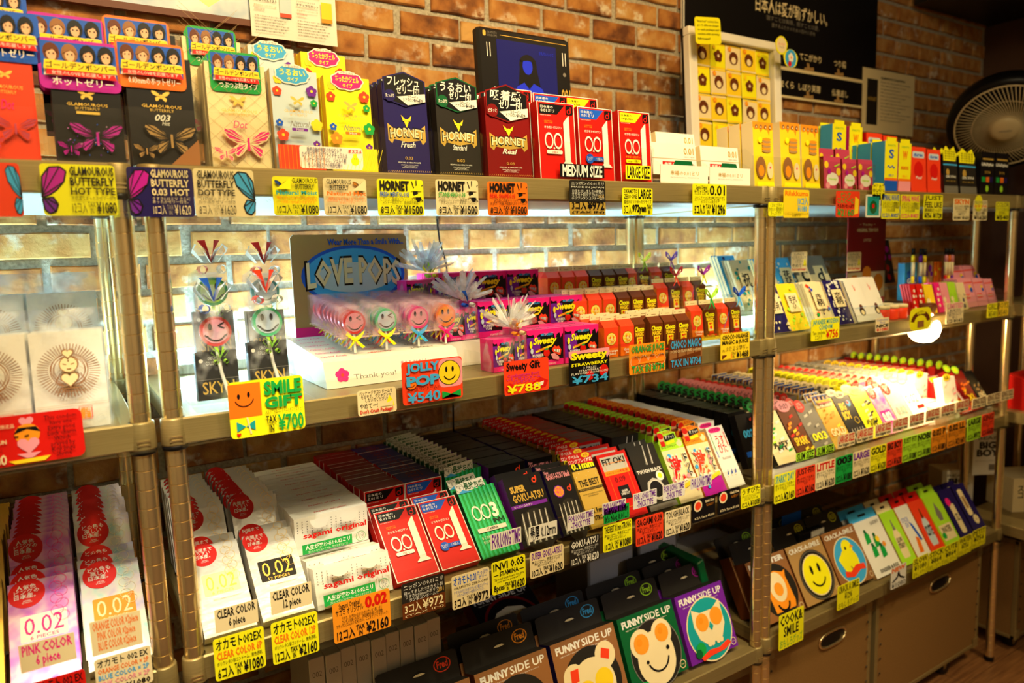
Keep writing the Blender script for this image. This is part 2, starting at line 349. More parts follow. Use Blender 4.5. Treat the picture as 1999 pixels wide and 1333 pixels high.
# ---------------------------------------------------------------- shelving
S1, S2, S3, S4 = .0547, -.270, -.605, -.983      # undersides of the shelf lips
LH = .0375; T1, T2, T3, T4 = S1+LH, S2+.036, S3+.036, S4+.036
pr = [(.0127, FZ+.02)]; z = FZ+.02
while z < T1-.01:
    pr += [(.0127, z+.0238), (.0115, z+.0243), (.0115, z+.0252), (.0127, z+.0254)]; z += .0254
m = MB(); m.lathe(pr, 'chrome', 20, sharp=True); POST = m.mesh('post', True)
m = MB(); m.lathe([(.006, FZ), (.0135, FZ+.002), (.0135, FZ+.016), (.0125, FZ+.0215)], 'k', 16); FOOT = m.mesh('foot', True)
def sleeve(zb, hh):
    m = MB(); m.lathe([(.0165, zb), (.0172, zb+.002), (.0165, zb+hh*.5), (.0158, zb+hh-.002), (.015, zb+hh)], 'steel', 20); 
    m.box(-.008, .008, -.0175, -.0165, zb+.006, zb+.008, 'chrome'); m.box(-.008, .008, -.0175, -.0165, zb+.011, zb+.013, 'chrome')
    return m.mesh('corner_sleeve', True)
def ringm(zb):
    m = MB(); m.lathe([(.0142, zb-.007), (.0158, zb-.006), (.0165, zb), (.014, zb+.001)], 'k', 20); return m.mesh('lock_ring', True)
def unit(x0, x1, label, s4d=0, y0=0., y1=.4146, rot=None):
    t = T('shelving_unit', None, label, 'shelf', (x0, y0, 0)); 
    if rot is not None: t.rotation_euler = (0, 0, rot)
    w = x1-x0; d = y1-y0
    for px in (0, w):
        for py in (0, d):
            p = O('post', POST, t, (px, py, 0), label='grooved chrome post'); O('foot', FOOT, p)
    for sb in (S1, S2, S3, S4+s4d):
        h = LH if sb == S1 else .036; m = MB()
        m.bbox(.004, w-.004, -.012, d+.012, sb+.0004, sb+h, .0022, 'steel')
        m.box(.012, w-.012, -.006, d+.006, sb-.0004, sb+.001, 'shelf_under')
        sh = O('shelf', m.mesh('shelf'), t, label='brushed steel shelf')
        sm = sleeve(sb, h); rm = ringm(sb)
        for px in (0, w):
            for py in (0, d): O('corner_sleeve', sm, sh, (px, py, 0)); O('lock_ring', rm, sh, (px, py, 0))
    return t
unit(-1.21, -.038, 'chrome shelving unit at the left edge holding white and purple packs')
unit(0, 1.173, 'wide chrome shelving unit in the middle of the picture')
unit(1.204, 2.315, 'chrome shelving unit right of the paired middle posts', .012)
unit(2.375, 3.3, 'chrome shelving unit turned sideways along the brown right wall', .012, -.12+.25+.0, .37-.12+.26, -pi/2)
# price rails: clear sheets in front of the shelf lips
RAILS = {}
for nm, x0, x1 in (('left', -1.2, -.025), ('middle', .005, 1.185), ('right', 1.19, 2.345)):
    for lv, zb, zt in (('top', .0245, .0925), ('second', S2, -.2045), ('third', S3, -.537), ('bottom', S4, S4+.068)):
        m = MB(); m.box(x0, x1, -.0285, -.0275, zb, zt, 'acrylic'); m.box(x0, x1, -.0275, -.0125, zb, zb+.001, 'acrylic')
        if lv == 'bottom' and nm == 'right': zb += 0
        T('price_rail', m.mesh('price_rail'), 'clear price rail along the %s shelf of the %s unit' % (lv, nm), 'price rail')
# cool tube fixtures lying along the back of the second shelf
for nm, x0, x1 in (('left', -1.0, -.075), ('middle', .04, .56), ('middle', .62, 1.14), ('right', 1.24, 1.66)):
    t = T('tube_light', None, 'white tube light behind the goods, second shelf, %s' % ('left unit' if nm == 'left' else 'right unit' if nm == 'right' else ('middle unit, left half' if x0 < .5 else 'middle unit, right half')), 'light', (x0, .395, T2))
    m = MB(); m.bbox(0, x1-x0, -.016, .016, 0, .02, .002, 'w'); O('housing', m.mesh('housing'), t)
    m = MB(); m.bbox(0, .02, -.018, .018, 0, .045, .003, 'w'); e = m.mesh('end_cap'); O('end_cap', e, t); O('end_cap', e, t, (x1-x0-.02, 0, 0))
    m = MB(); m.lathe([(.006, .0), (.008, .002), (.008, x1-x0-.044), (.006, x1-x0-.042)], 'led', 12); O('tube', m.mesh('tube', True), t, (.021, 0, .031), (0, pi/2, 0))
# warm clip lamp under the second shelf of the right unit
t = T('clip_lamp', None, 'glowing round bulb lamp clipped under the second shelf', 'lamp', (1.8820,0.0200,-0.2638))
t.scale = (1.25, 1.25, 1.25)
m = MB(); m.lathe([(.004, -.036), (.018, -.033), (.029, -.022), (.033, -.006), (.03, .008), (.02, .02), (.013, .028)], 'bulb', 20); O('bulb', m.mesh('bulb', True), t)
m = MB(); m.lathe([(.014, .026), (.02, .032), (.024, .045), (.02, .05)], 'br', 16); O('socket', m.mesh('socket', True), t)
m = MB(); m.tube([(.01, .0, .03), (.06, .02, .025), (.12, .06, .03), (.2, .1, .04), (.26, .12, .02), (.3, .12, .01)], .014, 'br', 10); O('arm', m.mesh('arm', True), t)
l = bpy.data.lights.new('clip_lamp_light', 'POINT'); l.energy = 3.6; l.color = (1, .68, .3); l.shadow_soft_size = .035
lo = O('clip_lamp_light', l, t, (0, -.0, -.05))
# ---------------------------------------------------------------- wall posters and pictures
t = T('wall_banner', None, 'huge black banner with white Japanese lettering on the brick wall', 'poster', (1.401, YW-.012, .42))
m = MB(); m.box(0, .925, 0, .006, 0, .86, 'k', 'w', 'w'); F = Face(m, (0,0,0), (.925,0,0), (0,0,.86), (0,-1,0))
F.text('日本人は愛が恥ずかしい。', .325, .275, .70, .325, 'cr', .012); F.text('隠すことは美徳。隠すことは愛。', .38, .253, .655, .27, 'gy'); F.text('愛するふたりのための四十八手を', .405, .232, .632, .247, 'gy')
F.rect(0, .095, 1, .107, 'cr'); F.rect(0, .0, 1, .008, 'cr')
for s, x, y in (('ひよどり', .05, .15), ('てこがかり', .549, .14), ('つり橋', .74, .138), ('まくら', .45, .033), ('しぼり芙蓉', .547, .032), ('仏壇返し', .732, .03)): F.text(s, x, y, x+len(s)*.024, y+.026, 'cr', .01)
for x, y in ((.1, .107), (.6, .107), (.77, .107), (.6, .008), (.77, .008)):
    F.poly([(x-.025, y), (x+.028, y), (x+.025, y+.014), (x+.005, y+.01), (x, y+.025), (x-.012, y+.025), (x-.01, y+.01), (x-.025, y+.008)], 'tan')
F.rect(0, 0, .005, 1, 'w')
O('sheet', m.mesh('banner_sheet'), t)
def flat(name, x0, x1, z0, z1, y, art, label, cat, bg='w', th=.0012, rot=(0,0,0), side=None, group=None, r=None):
    m = MB(); w = x1-x0; h = z1-z0
    if r: 
        pts = []; 
        for cx, cz, a0 in ((w-r, r, -90), (w-r, h-r, 0), (r, h-r, 90), (r, r, 180)):
            for k in range(4): a = math.radians(a0+k*30); pts.append((cx+r*math.cos(a), cz+r*math.sin(a)))
        m.prism(pts, 0, th, bg, side or bg)
    else: m.box(0, w, 0, th, 0, h, bg, side, side)
    if art: art(Face(m, (0,0,0), (w,0,0), (0,0,h), (0,-1,0)))
    return T(name, m.mesh(name), label, cat, (x0, y, z0), rot, group)
def a_notice(F):
    F.rect(.08, .12, .28, .84, 'dk'); F.text('HORNET', .1, .5, .26, .56, 'gold', .02); F.text('GLAMOROUS COLLECTION', .33, .86, .8, .9, 'k', .03)
    for i in range(12): F.text(['Please do not crush the packages','Our staff can help you to find','the right size for your partner','All of the goods are tax included'][i % 4], .33, .80-i*.055, .92-.1*(i % 3), .825-i*.055, 'k')
flat('notice', 2.2479,2.5667,0.3439,0.5550, .448, a_notice, 'cream paper notice with dense black text on the dark brick wall', 'notice', 'cr')
def a_sky(F):
    F.poly([(.55,1),(.62,.75),(.7,.7),(.78,.78),(.9,.72),(.98,.95),(.95,1)], 'gold'); F.text('女性', .9, .55, .95, .62, 'gy')
t = T('wall_poster', None, 'blue sky poster with golden blossom in a black frame at the top edge', 'poster', (0,0,0))
X0, X1 = -.12, .245
m = MB(); m.box(X0, X1, YW-.014, YW-.008, .425, .765, 'sky_print', 'dk', 'dk'); F = Face(m, (X0, YW-.014, .425), (X1-X0,0,0), (0,0,.338), (0,-1,0))
F.poly([(.45,.2),(.55,.06),(.68,.12),(.8,.04),(.95,.16),(.9,.24),(.75,.2),(.6,.26)], 'gold'); F.rect(.8,.1,.88,.13,'w'); O('print', m.mesh('print'), t)
m = MB(); m.box(X0-.012, X1+.012, YW-.018, YW-.006, .413, .425, 'br'); O('frame', m.mesh('frame'), t)
def a_leaf(F):
    F.rect(0, .78, 1, 1, 'ye'); F.text('GLAMOUROUS BUTTERFLY', .1, .82, .8, .9, 'o'); flower(F, .88, .9, .05, 'p'); flower(F, .08, .93, .05, 'ro')
    F.text('「ティーンの生の声をカタチにしたコンドーム」', .06, .69, .8, .735, 'o', .01)
    for x, c, n in ((.04, 'lc', 'ナチュラルモイスト'), (.52, 'ye', 'ナチュラルホット')):
        F.text('グラマラスバタフライ', x, .6, x+.22, .63, 'k'); F.text(n, x, .54, x+.26, .585, 'k', .02); F.rect(x+.29, .34, x+.42, .66, c); F.rect(x+.29, .34, x+.42, .40, 'ro' if c == 'lc' else 'am')
        F.text('保湿成分たっぷりゼリー付', x, .46, x+.25, .49, 'o'); F.text('初回限定', x, .4, x+.12, .43, 'r')
        for i in range(6): F.text('女性の目線を大切に届ける贈り物', x, .3-i*.045, x+.38-(i % 3)*.03, .325-i*.045, 'k')
flat('leaflet', 0.2445,0.4132,0.3948,0.5158, .44, a_leaf, 'white leaflet with a yellow header and two tiny pack pictures', 'leaflet')
# framed sample board
fx0, fx1, fz0, fz1 = 1.2829,1.6395,0.1728,0.5522
fz0 = T1+.001; fz1 = .522; fx0 = 1.283; fx1 = 1.640; w = fx1-fx0; h = fz1-fz0
t = T('sample_frame', None, 'white picture frame filled with small yellow sachets on the top shelf', 'frame', (fx0, .30, fz0), (-.05, 0, 0))
m = MB(); m.box(0, w, .012, .02, 0, h, 'k'); O('backing', m.mesh('backing'), t)
m = MB(); 
for a in ((0,w,h-.022,h),(0,w,0,.022),(0,.028,.022,h-.022),(w-.028,w,.022,h-.022)): m.bbox(a[0], a[1], -.008, .014, a[2], a[3], .002, 'w')
O('frame', m.mesh('frame'), t)
def sachet(c1, c2, k):
    m = MB(); s = .057; m.bbox(0, s, 0, .004, 0, s*1.18, .0012, c1); F = Face(m, (0,0,0), (s,0,0), (0,0,s*1.18), (0,-1,0))
    F.rect(.02, .02, .98, .08, c2); F.rect(.02, .92, .98, .98, c2)
    if k == 0: F.disc(.5, .5, .3, 'br', n=14); F.disc(.5, .42, .16, 'cr', n=10); flower(F, .22, .82, .12, 'am')
    elif k == 1: 
        for j in range(4): F.disc(.5, .3+j*.12, .28, 'am' if j % 2 else 'br', ry=.07, n=12)
        F.disc(.5, .7, .08, 'cr', n=8)
    elif k == 2: flower(F, .5, .5, .28, 'br', 'cr'); flower(F, .2, .8, .1, 'ye')
    else: F.disc(.45, .5, .22, 'cr', n=12); F.disc(.7, .35, .14, 'br', n=10); F.line([(.1,.8),(.9,.75)], .05, 'am')
    return m.mesh('sachet')
SA = [sachet('ye','cr',0), sachet('cr','ye',1), sachet('y','ye',2), sachet('ye','am',3), sachet('cr','ye',0), sachet('cr','am',3)]
R = random.Random(5)
for r in range(6):
    for c in range(5): O('sachet', SA[(r*5+c*2+(r % 2)*3) % 6], t, (.031+c*.0592, .004+R.uniform(0,.003), h-.022-(r+1)*.0685), (0, R.uniform(-.03,.03), 0))
def a_speech(F):
    for i, s in enumerate(('"Relax bear" condoms have', 'got 15 different designs', 'on each packages and', 'condom with warming', 'lubricant!')): F.text(s, .08, .8-i*.16, .92 if i < 4 else .55, .89-i*.16, 'k', .01)
sp = flat('speech_card', 1.2635,1.3545,0.4634,0.5269, .27, a_speech, 'small yellow handwritten speech bubble clipped to the corner of the white frame', 'card', 'y', r=.008); sp.rotation_euler = (0, -.1, 0)
def a_oval(F): F.disc(.5, .5, .46, 'cr'); F.text('リラックス', .2, .5, .8, .6, 'p', .01); F.text('タイム', .3, .35, .7, .45, 'pu')
for (a, lb, c) in (((1.5630,1.6120,0.4760,0.5236), 'oval yellow cut-out badge on the right corner of the white frame', 'y'), ((1.5978,1.6566,0.4456,0.4939), 'blue and yellow cut-out badge below the oval badge on the frame', 'lb')):
    m = MB(); w = a[1]-a[0]; h = a[3]-a[2]; pts = [(w/2+w/2*math.cos(q)*(1+.06*math.sin(5*q)), h/2+h/2*math.sin(q)) for q in [2*pi*i/20 for i in range(20)]]
    m.prism(pts, 0, .0015, 'y'); F = Face(m, (0,0,0), (w,0,0), (0,0,h), (0,-1,0)); F.disc(.5, .5, .4, 'cr' if c == 'y' else 'lb'); 
    if c == 'y': F.text('あったか', .25, .5, .75, .62, 'p'); F.text('ジェル', .3, .34, .7, .46, 'pu')
    else: flower(F, .5, .55, .2, 'w', 'am'); F.disc(.4, .2, .12, 'r')
    T('cut_out_badge', m.mesh('badge'), lb, 'badge', (a[0], .27, a[2]))
# media player
x0, x1 = .607, .828
t = T('media_player', None, 'black portable screen playing a dark blue video on the top shelf', 'screen', (x0, .2, .255), (-.06, 0, 0))
m = MB(); m.bbox(0, .221, 0, .022, 0, .147, .005, 'k'); F = Face(m, (0,0,0), (.221,0,0), (0,0,.147), (0,-1,0))
F.text('OKAMOTO\nCONDOMS', .1, .88, .2, .95, 'gy'); F.rrect(.055, .88, .085, .95, 'gold', .01); F.line([(.23,.915),(.95,.915)], .004, 'gold')
for x in (.085, .115, .9, .93): F.rect(x, .62, x+.008, .8, 'w')
F.disc(.915, .5, .018, 'gy'); F.text('001', .87, .12, .97, .3, 'gold', .02); O('case', m.mesh('case'), t)
m = MB(); m.box(.042, .183, -.0012, .0, .018, .126, 'screen'); F = Face(m, (.042,-.0012,.018), (.141,0,0), (0,0,.108), (0,-1,0))
F.disc(.5, .6, .15, 'k', n=16); F.poly([(.32,.2),(.36,.6),(.64,.6),(.7,.2)], 'k'); F.disc(.49, .58, .085, 'screen_b', ry=.15, n=14); F.poly([(.22,0),(.3,.2),(.42,.28),(.5,.16),(.58,.28),(.72,.2),(.8,0)], 'screen_b'); F.text('きもちいいって', .7, .82, .95, .88, 'screen_b'); F.poly([(.36,.7),(.5,.78),(.64,.7),(.62,.66),(.5,.68),(.38,.66)],'k')
O('screen', m.mesh('screen'), t)
m = MB(); m.box(.05, .17, .002, .09, -.16, .0, 'dk'); O('stand', m.mesh('stand'), t)
# fan on the sideways unit
fc = Vector((2.6200,0.1676,0.3542)); t = T('electric_fan', None, 'black electric fan with a cream wire grille at the right edge', 'fan', fc)
nrm = (camloc-fc).normalized(); nrm = Vector((nrm.x, nrm.y, nrm.z-.62)).normalized(); q = nrm.to_track_quat('Z', 'Y'); t.rotation_mode = 'QUATERNION'; t.rotation_quaternion = q
m = MB()
R1 = .145
for k in range(3): rr = (R1, .095, .045)[k]; m.tube([(rr*math.cos(a), rr*math.sin(a), .03+.02*(1-rr/R1)) for a in [2*pi*i/40 for i in range(41)]], .0016 if k else .003, 'cr', 6)
for i in range(72):
    a = 2*pi*i/72; m.tube([(rr*math.cos(a+tw), rr*math.sin(a+tw), zz) for rr, tw, zz in ((.04, 0, .05), (.075, .22, .048), (.11, .38, .044), (.145, .46, .03))], .0015, 'cr', 4)
O('grille', m.mesh('grille', True), t)
m = MB(); m.lathe([(.001, .06), (.03, .059), (.042, .052), (.044, .046)], 'cr', 24); F = Face(m, (-.03,-.03,.0605), (.06,0,0), (0,.06,0), (0,0,1)); F.text('YAMAZEN', .2, .45, .8, .55, 'gy'); O('hub_cap', m.mesh('hub_cap', True), t)
m = MB(); m.lathe([(.148, .028), (.165, .022), (.172, .0), (.168, -.03), (.15, -.06), (.11, -.085), (.05, -.1), (.045, -.14)], 'k', 32); O('rear_cage', m.mesh('rear_cage', True), t)
m = MB()
for i in range(5):
    a = 2*pi*i/5; pts = [(r_*math.cos(a+d), r_*math.sin(a+d), z_) for r_, d, z_ in ((.03,0,.0),(.12,-.1,.01),(.135,.3,.0),(.1,.6,-.02),(.03,.6,-.02))]; m.add(pts, [tuple(range(5))], 'dk')
O('blade', m.mesh('blades'), t, kind='stuff')
m = MB(); m.tube([(fc.x+.02, fc.y+.1, T1+.02), (fc.x+.03, fc.y+.1, fc.z-.15), (fc.x+.03, fc.y+.06, fc.z-.02)], .016, 'k', 10); m.bbox(fc.x-.07, fc.x+.13, fc.y+.0, fc.y+.18, T1+.001, T1+.025, .004, 'k')
ob = O('stand', m.mesh('stand'), t); ob.matrix_parent_inverse = (Matrix.Translation(fc) @ q.to_matrix().to_4x4()).inverted()
# ---------------------------------------------------------------- print designs for the packs
def band_photo(F, x0, y0, x1, y1):          # four people with dark and brown hair, cropped at the chest, blue sky behind
    w = x1-x0; h = y1-y0; F.rect(x0, y0, x1, y1, 'b')
    for i, (hr, sh) in enumerate((('br','w'),('wd','sk'),('k','sk'),('k','w'))):
        cx = x0+w*(.14+.24*i); F.disc(cx, y0+h*.68, w*.11, hr, ry=h*.28, n=12); F.disc(cx, y0+h*.62, w*.065, 'sk', ry=h*.19, n=10)
        F.poly([(cx-w*.12, y0), (cx-w*.09, y0+h*.42), (cx+w*.09, y0+h*.42), (cx+w*.12, y0)], sh)
        for sx in (-.03, .03): F.rect(cx+sx*w-w*.01, y0+h*.62, cx+sx*w+w*.01, y0+h*.66, 'k')
        F.poly([(cx-w*.09, y0+h*.66), (cx-w*.07, y0+h*.88), (cx+w*.07, y0+h*.88), (cx+w*.09, y0+h*.66), (cx+w*.02, y0+h*.78)], hr)
def st_band(w, h, c, t):
    m = MB(); r = h*.12; pts = []
    for cx, cz, a0 in ((w-r, r, -90), (w-r, h-r, 0), (r, h-r, 90), (r, r, 180)):
        for k in range(4): a = math.radians(a0+k*30); pts.append((cx+r*math.cos(a), cz+r*math.sin(a)))
    m.prism(pts, 0, .0008, c); F = Face(m, (0,0,0), (w,0,0), (0,0,h), (0,-1,0)); band_photo(F, .04, .26, .96, .94)
    F.poly([(.06,.37),(.96,.36),(.94,.53),(.08,.55)], 'ye'); F.text('ゴールデンボンバー', .09, .39, .93, .52, 'k', .012); F.poly([(.08,.26),(.95,.23),(.92,.34),(.1,.37)], 'r'); F.text('女性のLOVEを応援します', .15, .265, .88, .345, 'w')
    F.text(t, .15, .06, .9, .22, 'w', .01); return m.mesh('sticker')
def glam(bg, name, bc, tc='gold'):
    def a(F):
        if bg == 'cr':
            for i in range(9): F.line([(0, i*.14-.3), (1, i*.14+.2)], .004, 'tan'); F.line([(0, i*.14+.2), (1, i*.14-.3)], .004, 'tan')
        butterfly(F, .5, .64, .14, tc, None, 1, tc); F.text('GLAMOUROUS', .2, .53, .8, .56, tc, .01); F.text('BUTTERFLY', .32, .495, .68, .52, tc)
        if name == 'hot': F.rect(.33, .455, .67, .48, 'gold'); 
        elif name == '003': F.text('003', .38, .41, .62, .47, 'w', .02, .3); F.text('Hot', .48, .37, .6, .41, 'w', .01, .3)
        elif name == 'dot': F.text('Dot', .38, .38, .62, .45, 'p', .0, .3)
        butterfly(F, .6, .24, .40, bc, bg, 1, bc); butterfly(F, .2, .12, .19, bc, bg, 1, bc)
        for i in range(26):
            if name == 'hot': q = random.random(); F.disc(.15+.7*random.random(), .04+.3*random.random(), .01, ('holop','pu','b')[i % 3], n=5)
        if name == '003': F.poly([(.55,0),(1,.0),(1,.24)], 'wd')
    return a
def natural(c, st):
    def a(F):
        for x, y, r, q in ((.16,.9,.1,'ye'),(.12,.78,.1,'ro'),(.85,.8,.12,'pu' if c == 'lc' else 'ro'),(.88,.68,.08,'g'),(.9,.46,.13,'ye' if c == 'lc' else 'g'),(.1,.46,.08,'b'),(.15,.34,.13,'ro' if c == 'lc' else 'am'),(.85,.26,.08,'pu')): flower(F, x, y, r, q)
        butterfly(F, .5, .68, .15, 'gold', None, 1, 'gold'); F.text('GLAMOUROUS', .2, .56, .8, .59, 'gold', .01); F.text('BUTTERFLY', .32, .525, .68, .55, 'gold')
        F.text('Natural', .3, .42, .72, .48, 'gy', 0, .4); F.rrect(.33, .38, .67, .41, 'pu' if c == 'lc' else 'o', .02); F.text('Moist' if c == 'lc' else 'Hot', .42, .383, .58, .407, 'w')
        F.rect(0, 0, 1, .24, 'ro' if c == 'lc' else 'ye')
        for i in range(12): F.line([(i/12+.04, 0), (i/12+(.04 if c == 'lc' else .2), .235)], .008, 'am' if c == 'lc' else 'y')
    return a
def st_cloud(w, h, c, t, tc):
    m = MB(); pts = [(w/2+w/2*math.cos(q)*(1+.04*math.cos(9*q)), h/2+h/2*math.sin(q)*(1+.06*math.cos(9*q))) for q in [2*pi*i/36 for i in range(36)]]
    m.prism(pts, 0, .0008, 'w'); F = Face(m, (0,0,0), (w,0,0), (0,0,h), (0,-1,0)); F.poly([(.5+.46*math.cos(q)*(1+.04*math.cos(9*q)), .5+.44*math.sin(q)*(1+.06*math.cos(9*q))) for q in [2*pi*i/36 for i in range(36)]], c)
    F.text(t, .14, .42, .86, .74, tc, .03); F.text('タイプ', .35, .14, .65, .36, tc, .02); F.rrect(.25, .82, .75, .95, 'w', .02); F.text('ナチュラル', .3, .84, .7, .93, 'r'); return m.mesh('sticker')
def hornet(c, nm):
    def a(F):
        F.poly([(.07,.56),(.22,.5),(.78,.5),(.93,.56),(.93,.38),(.85,.34),(.8,.39),(.5,.36),(.2,.39),(.15,.34),(.07,.38)], 'gold')
        F.text('HORNET', .1, .385, .9, .515, 'k', .05, 0, False, .02); F.text('HORNET', .115, .4, .885, .5, 'cr', .02, 0, False, .02)
        F.disc(.5, .59, .05, 'ye'); F.poly([(.46,.57),(.54,.57),(.5,.52)], 'ye'); F.poly([(.5,.6),(.38,.66),(.42,.59)], 'ye'); F.poly([(.5,.6),(.62,.66),(.58,.59)], 'ye')
        F.text(nm, .33, .3, .67, .365, 'w', .02, .3); F.text('0.03', .41, .165, .59, .2, 'gold', .01); F.text('SEXUAL & HEALTH LIFE', .24, .125, .76, .14, 'w', .01)
        F.text('WHAT WILL YOU DO TODAY?\nARE YOU EXCITED?\nEVERY DAY IS A NEW DAY.', .3, .07, .7, .11, 'w'); F.rect(0, .0, 1, .012, 'gold')
        for i in range(22): F.line([(i/22, .022), (i/22+.02, .04)], .008, 'gold')
    return a
def st_hex(w, h, edge, t1, t2, dot):
    m = MB(); P0 = [(0,.2),(.5,.02),(1,.2),(1,.78),(.5,1),(0,.8)]; m.prism([(x*w, y*h) for x, y in P0], 0, .0008, edge); F = Face(m, (0,0,0), (w,0,0), (0,0,h), (0,-1,0))
    F.poly([(.5+(x-.5)*.94, .5+(y-.5)*.92) for x, y in P0], 'k'); F.text(t1, .1, .58, .85, .84, 'w', .03, .1); F.text(t2, .3, .36, .85, .6, 'w', .03, .1)
    F.disc(.14, .3, .13, edge); F.text(dot, .04, .25, .24, .35, 'w', .02); F.poly([(.3,.28),(.98,.42),(.98,.2),(.55,.06)], 'w'); F.text('コラーゲン\nヒアルロン酸Na配合', .45, .17, .92, .34, 'k', .02); return m.mesh('sticker')
def zero1(tab, tt, pill):
    def a(F):
        F.rect(0,0,1,1,'w'); F.rect(.02,.01,.98,.99,'r'); F.poly([(.05,.97),(.74,.97),(.52,.84),(.05,.84)], tab)
        F.text('日本産の', .09, .915, .42, .95, 'w' if tab != 'y' else 'k', .01); F.text(tt, .09, .865, .45, .905, 'w' if tab != 'y' else 'k', .01); F.text('MADE IN JAPAN', .07, .815, .35, .83, 'w')
        F.rrect(.76, .85, .95, .97, 'k', .03); F.ring(.84, .89, .055, .02, 'r'); F.line([(.885,.88),(.885,.95)], .02, 'r')
        F.text('OKAMOTO\nZERO ONE', .15, .72, .38, .76, 'am'); F.text('オカモトゼロワン', .15, .655, .62, .69, 'w', .01)
        for cx in (.26, .5): F.ring(cx, .5, .115, .03, 'w', ry=.105)
        F.disc(.385, .405, .022, 'w'); F.poly([(.66,.74),(.8,.83),(.82,.83),(.82,.24),(.9,.2),(.9,.19),(.58,.19),(.58,.2),(.66,.24)], 'w')
        if pill == 3: F.rrect(.18, .33, .6, .38, 'w', .03); F.text('3個入', .32, .335, .48, .37, 'r')
        elif pill == 'b': F.disc(.26, .3, .11, 'b'); F.rrect(.3, .27, .66, .33, 'b', .03); F.text('たっぷり\nゼリー', .18, .27, .34, .33, 'w', .01); F.text('/ 3個入', .42, .28, .62, .32, 'w')
        else: F.text('オカモトゼロワン', .15, .34, .6, .37, 'ye'); F.rrect(.15, .27, .62, .32, 'y', .03); F.text('Large / 3個入', .2, .275, .57, .315, 'k')
    return a
def top001(F): F.text('001', .3, .2, .7, .8, 'dr', .02)
# group labels keep the column together
def tiers(base_me, X0, y, z, label, group, name, cat='box', stick=None, back=(), nd=1, step=.02, lean=-.06, first=None):
    """one pack with its sticker, then copies standing close behind it"""
    t = T(name, base_me, label, cat, (X0, y, z), (lean, 0, 0))
    if stick: O('sticker', stick[0], t, stick[1], (0, stick[2] if len(stick) > 2 else 0, 0), label=stick[3] if len(stick) > 3 else None)
    if nd > 1 or back: t['group'] = group
    for k in range(1, nd): cp(t, (X0+random.uniform(-.001,.001), y+k*step, z), None, (first or label).split(',')[0]+', %s from the front' % ORD[k])
    for (dx, dy, dz, lb, n) in back:
        for k in range(n): cp(t, (X0+dx, y+dy+k*step, z+dz), None, lb if k == 0 else (lb+', hidden further back'))
    return t
# ---------------------------------------------------------------- top shelf, butterfly packs
Z1 = T1+.0008
def gbox(key, a, bg, art, side, st, lb, dz=.034, behind=True, dd=.016, bx=-.006, nm='butterfly_pack'):
    X0, X1, Za, Zb = a; w = X1-X0; h = Zb-Z1
    me = pkg(w, h, dd, art, bg, side or bg, bg)
    sm, sw, sh, sx = st; 
    t = tiers(me, X0, .012, Z1, lb+', front one', 'butterfly packs in the top bins', nm, 'box', (sm, ((w-sw)/2+sx, -.0018, h-sh*.72)), (), 3, dd+.002)
    if behind:
        b = cp(t, (X0+bx, .075, Z1+dz+.012), None, lb+', raised row behind', 'butterfly packs in the top bins'); cp(t, (X0+bx, .075+dd+.002, Z1+dz+.012), None, lb+', behind the raised one', 'butterfly packs in the top bins')
        m = MB(); m.box(0, w, 0, dd*2+.006, 0, dz+.011, 'acrylic'); T('riser', m.mesh('riser'), 'clear riser below the '+lb, 'riser', (X0+bx, .074, Z1))
    return t
gbox(0, (-0.1708,-0.1155,0.0925,0.2487), 'ro', glam('ro', 'dot', 'pk'), 'r', (st_band(.078, .058, 'b', 'ウェットゼリー'), .078, .058, -.0), 'red butterfly pack at the left edge of the top shelf', bx=-.01)
gbox(1, (-0.0986,-0.0254,0.0966,0.2232), 'k', glam('k', 'hot', 'mg'), 'pu', (st_band(.086, .06, 'mg', 'ホットゼリー'), .086, .06, -.004), 'black pack with a magenta butterfly and purple sticker', bx=-.008)
gbox(2, (-0.0176,0.0600,0.0968,0.2316), 'k', glam('k', '003', 'tan'), 'k', (st_band(.08, .058, 'o', '0.03mmのホットゼリー'), .08, .058, -.008), 'black pack with a bronze butterfly and orange sticker')
gbox(3, (0.0773,0.1547,0.0979,0.2333), 'cr', glam('cr', 'dot', 'p'), 'cr', (st_band(.066, .054, 'g', 'つぶつぶ粒タイプ'), .066, .054, 0), 'cream quilted pack with a pink butterfly and green sticker', bx=-.015)
gbox(4, (0.1619,0.2280,0.0967,0.2330), 'lc', natural('lc', 1), 'cr', (st_cloud(.05, .028, 'lb', 'うるおい', 'y'), .05, .028, -.002), 'pale blue flowered pack with a blue cloud sticker', bx=-.012, nm='flower_pack')
gbox(5, (0.2382,0.3073,0.0974,0.2318), 'y', natural('y', 1), 'ye', (st_cloud(.05, .028, 'p', 'あったかジェル', 'y'), .05, .028, 0), 'yellow flowered pack with a pink cloud sticker', bx=-.012, nm='flower_pack')
# hornet packs
for a, c, e, nm, t1, t2, dt, lb in (((0.3273,0.4003,0.0921,0.2297), 'nv', 'nv', 'Fresh', 'フレッシュ', 'ゼリー付!', 'たっぷり', 'navy blue upright pack with a gold banner'),
        ((0.4162,0.4928,0.0933,0.2297), 'dk', 'dg', 'Standard', 'うるおい', 'ゼリー付!', 'たっぷり', 'black upright pack with a gold banner and green-edged sticker'),
        ((0.5061,0.5926,0.0954,0.2251), 'dr', 'dr', 'Real', '吸着感', 'ゼリー付!', 'ピタッと', 'dark red upright pack with a gold banner')):
    X0, X1, Za, Zb = a; w = X1-X0; h = Zb-Z1; me = pkg(w, h, .018, hornet(c, nm), c, c, c)
    t = tiers(me, X0, .012, Z1, lb+', front one', 'banner packs in the top bins', 'banner_pack', 'box', (st_hex(w*.96, w*.74, e, t1, t2, dt), (w*.02, -.0018, h-w*.48)), (), 5, .021, first=lb+', packed behind the front one')
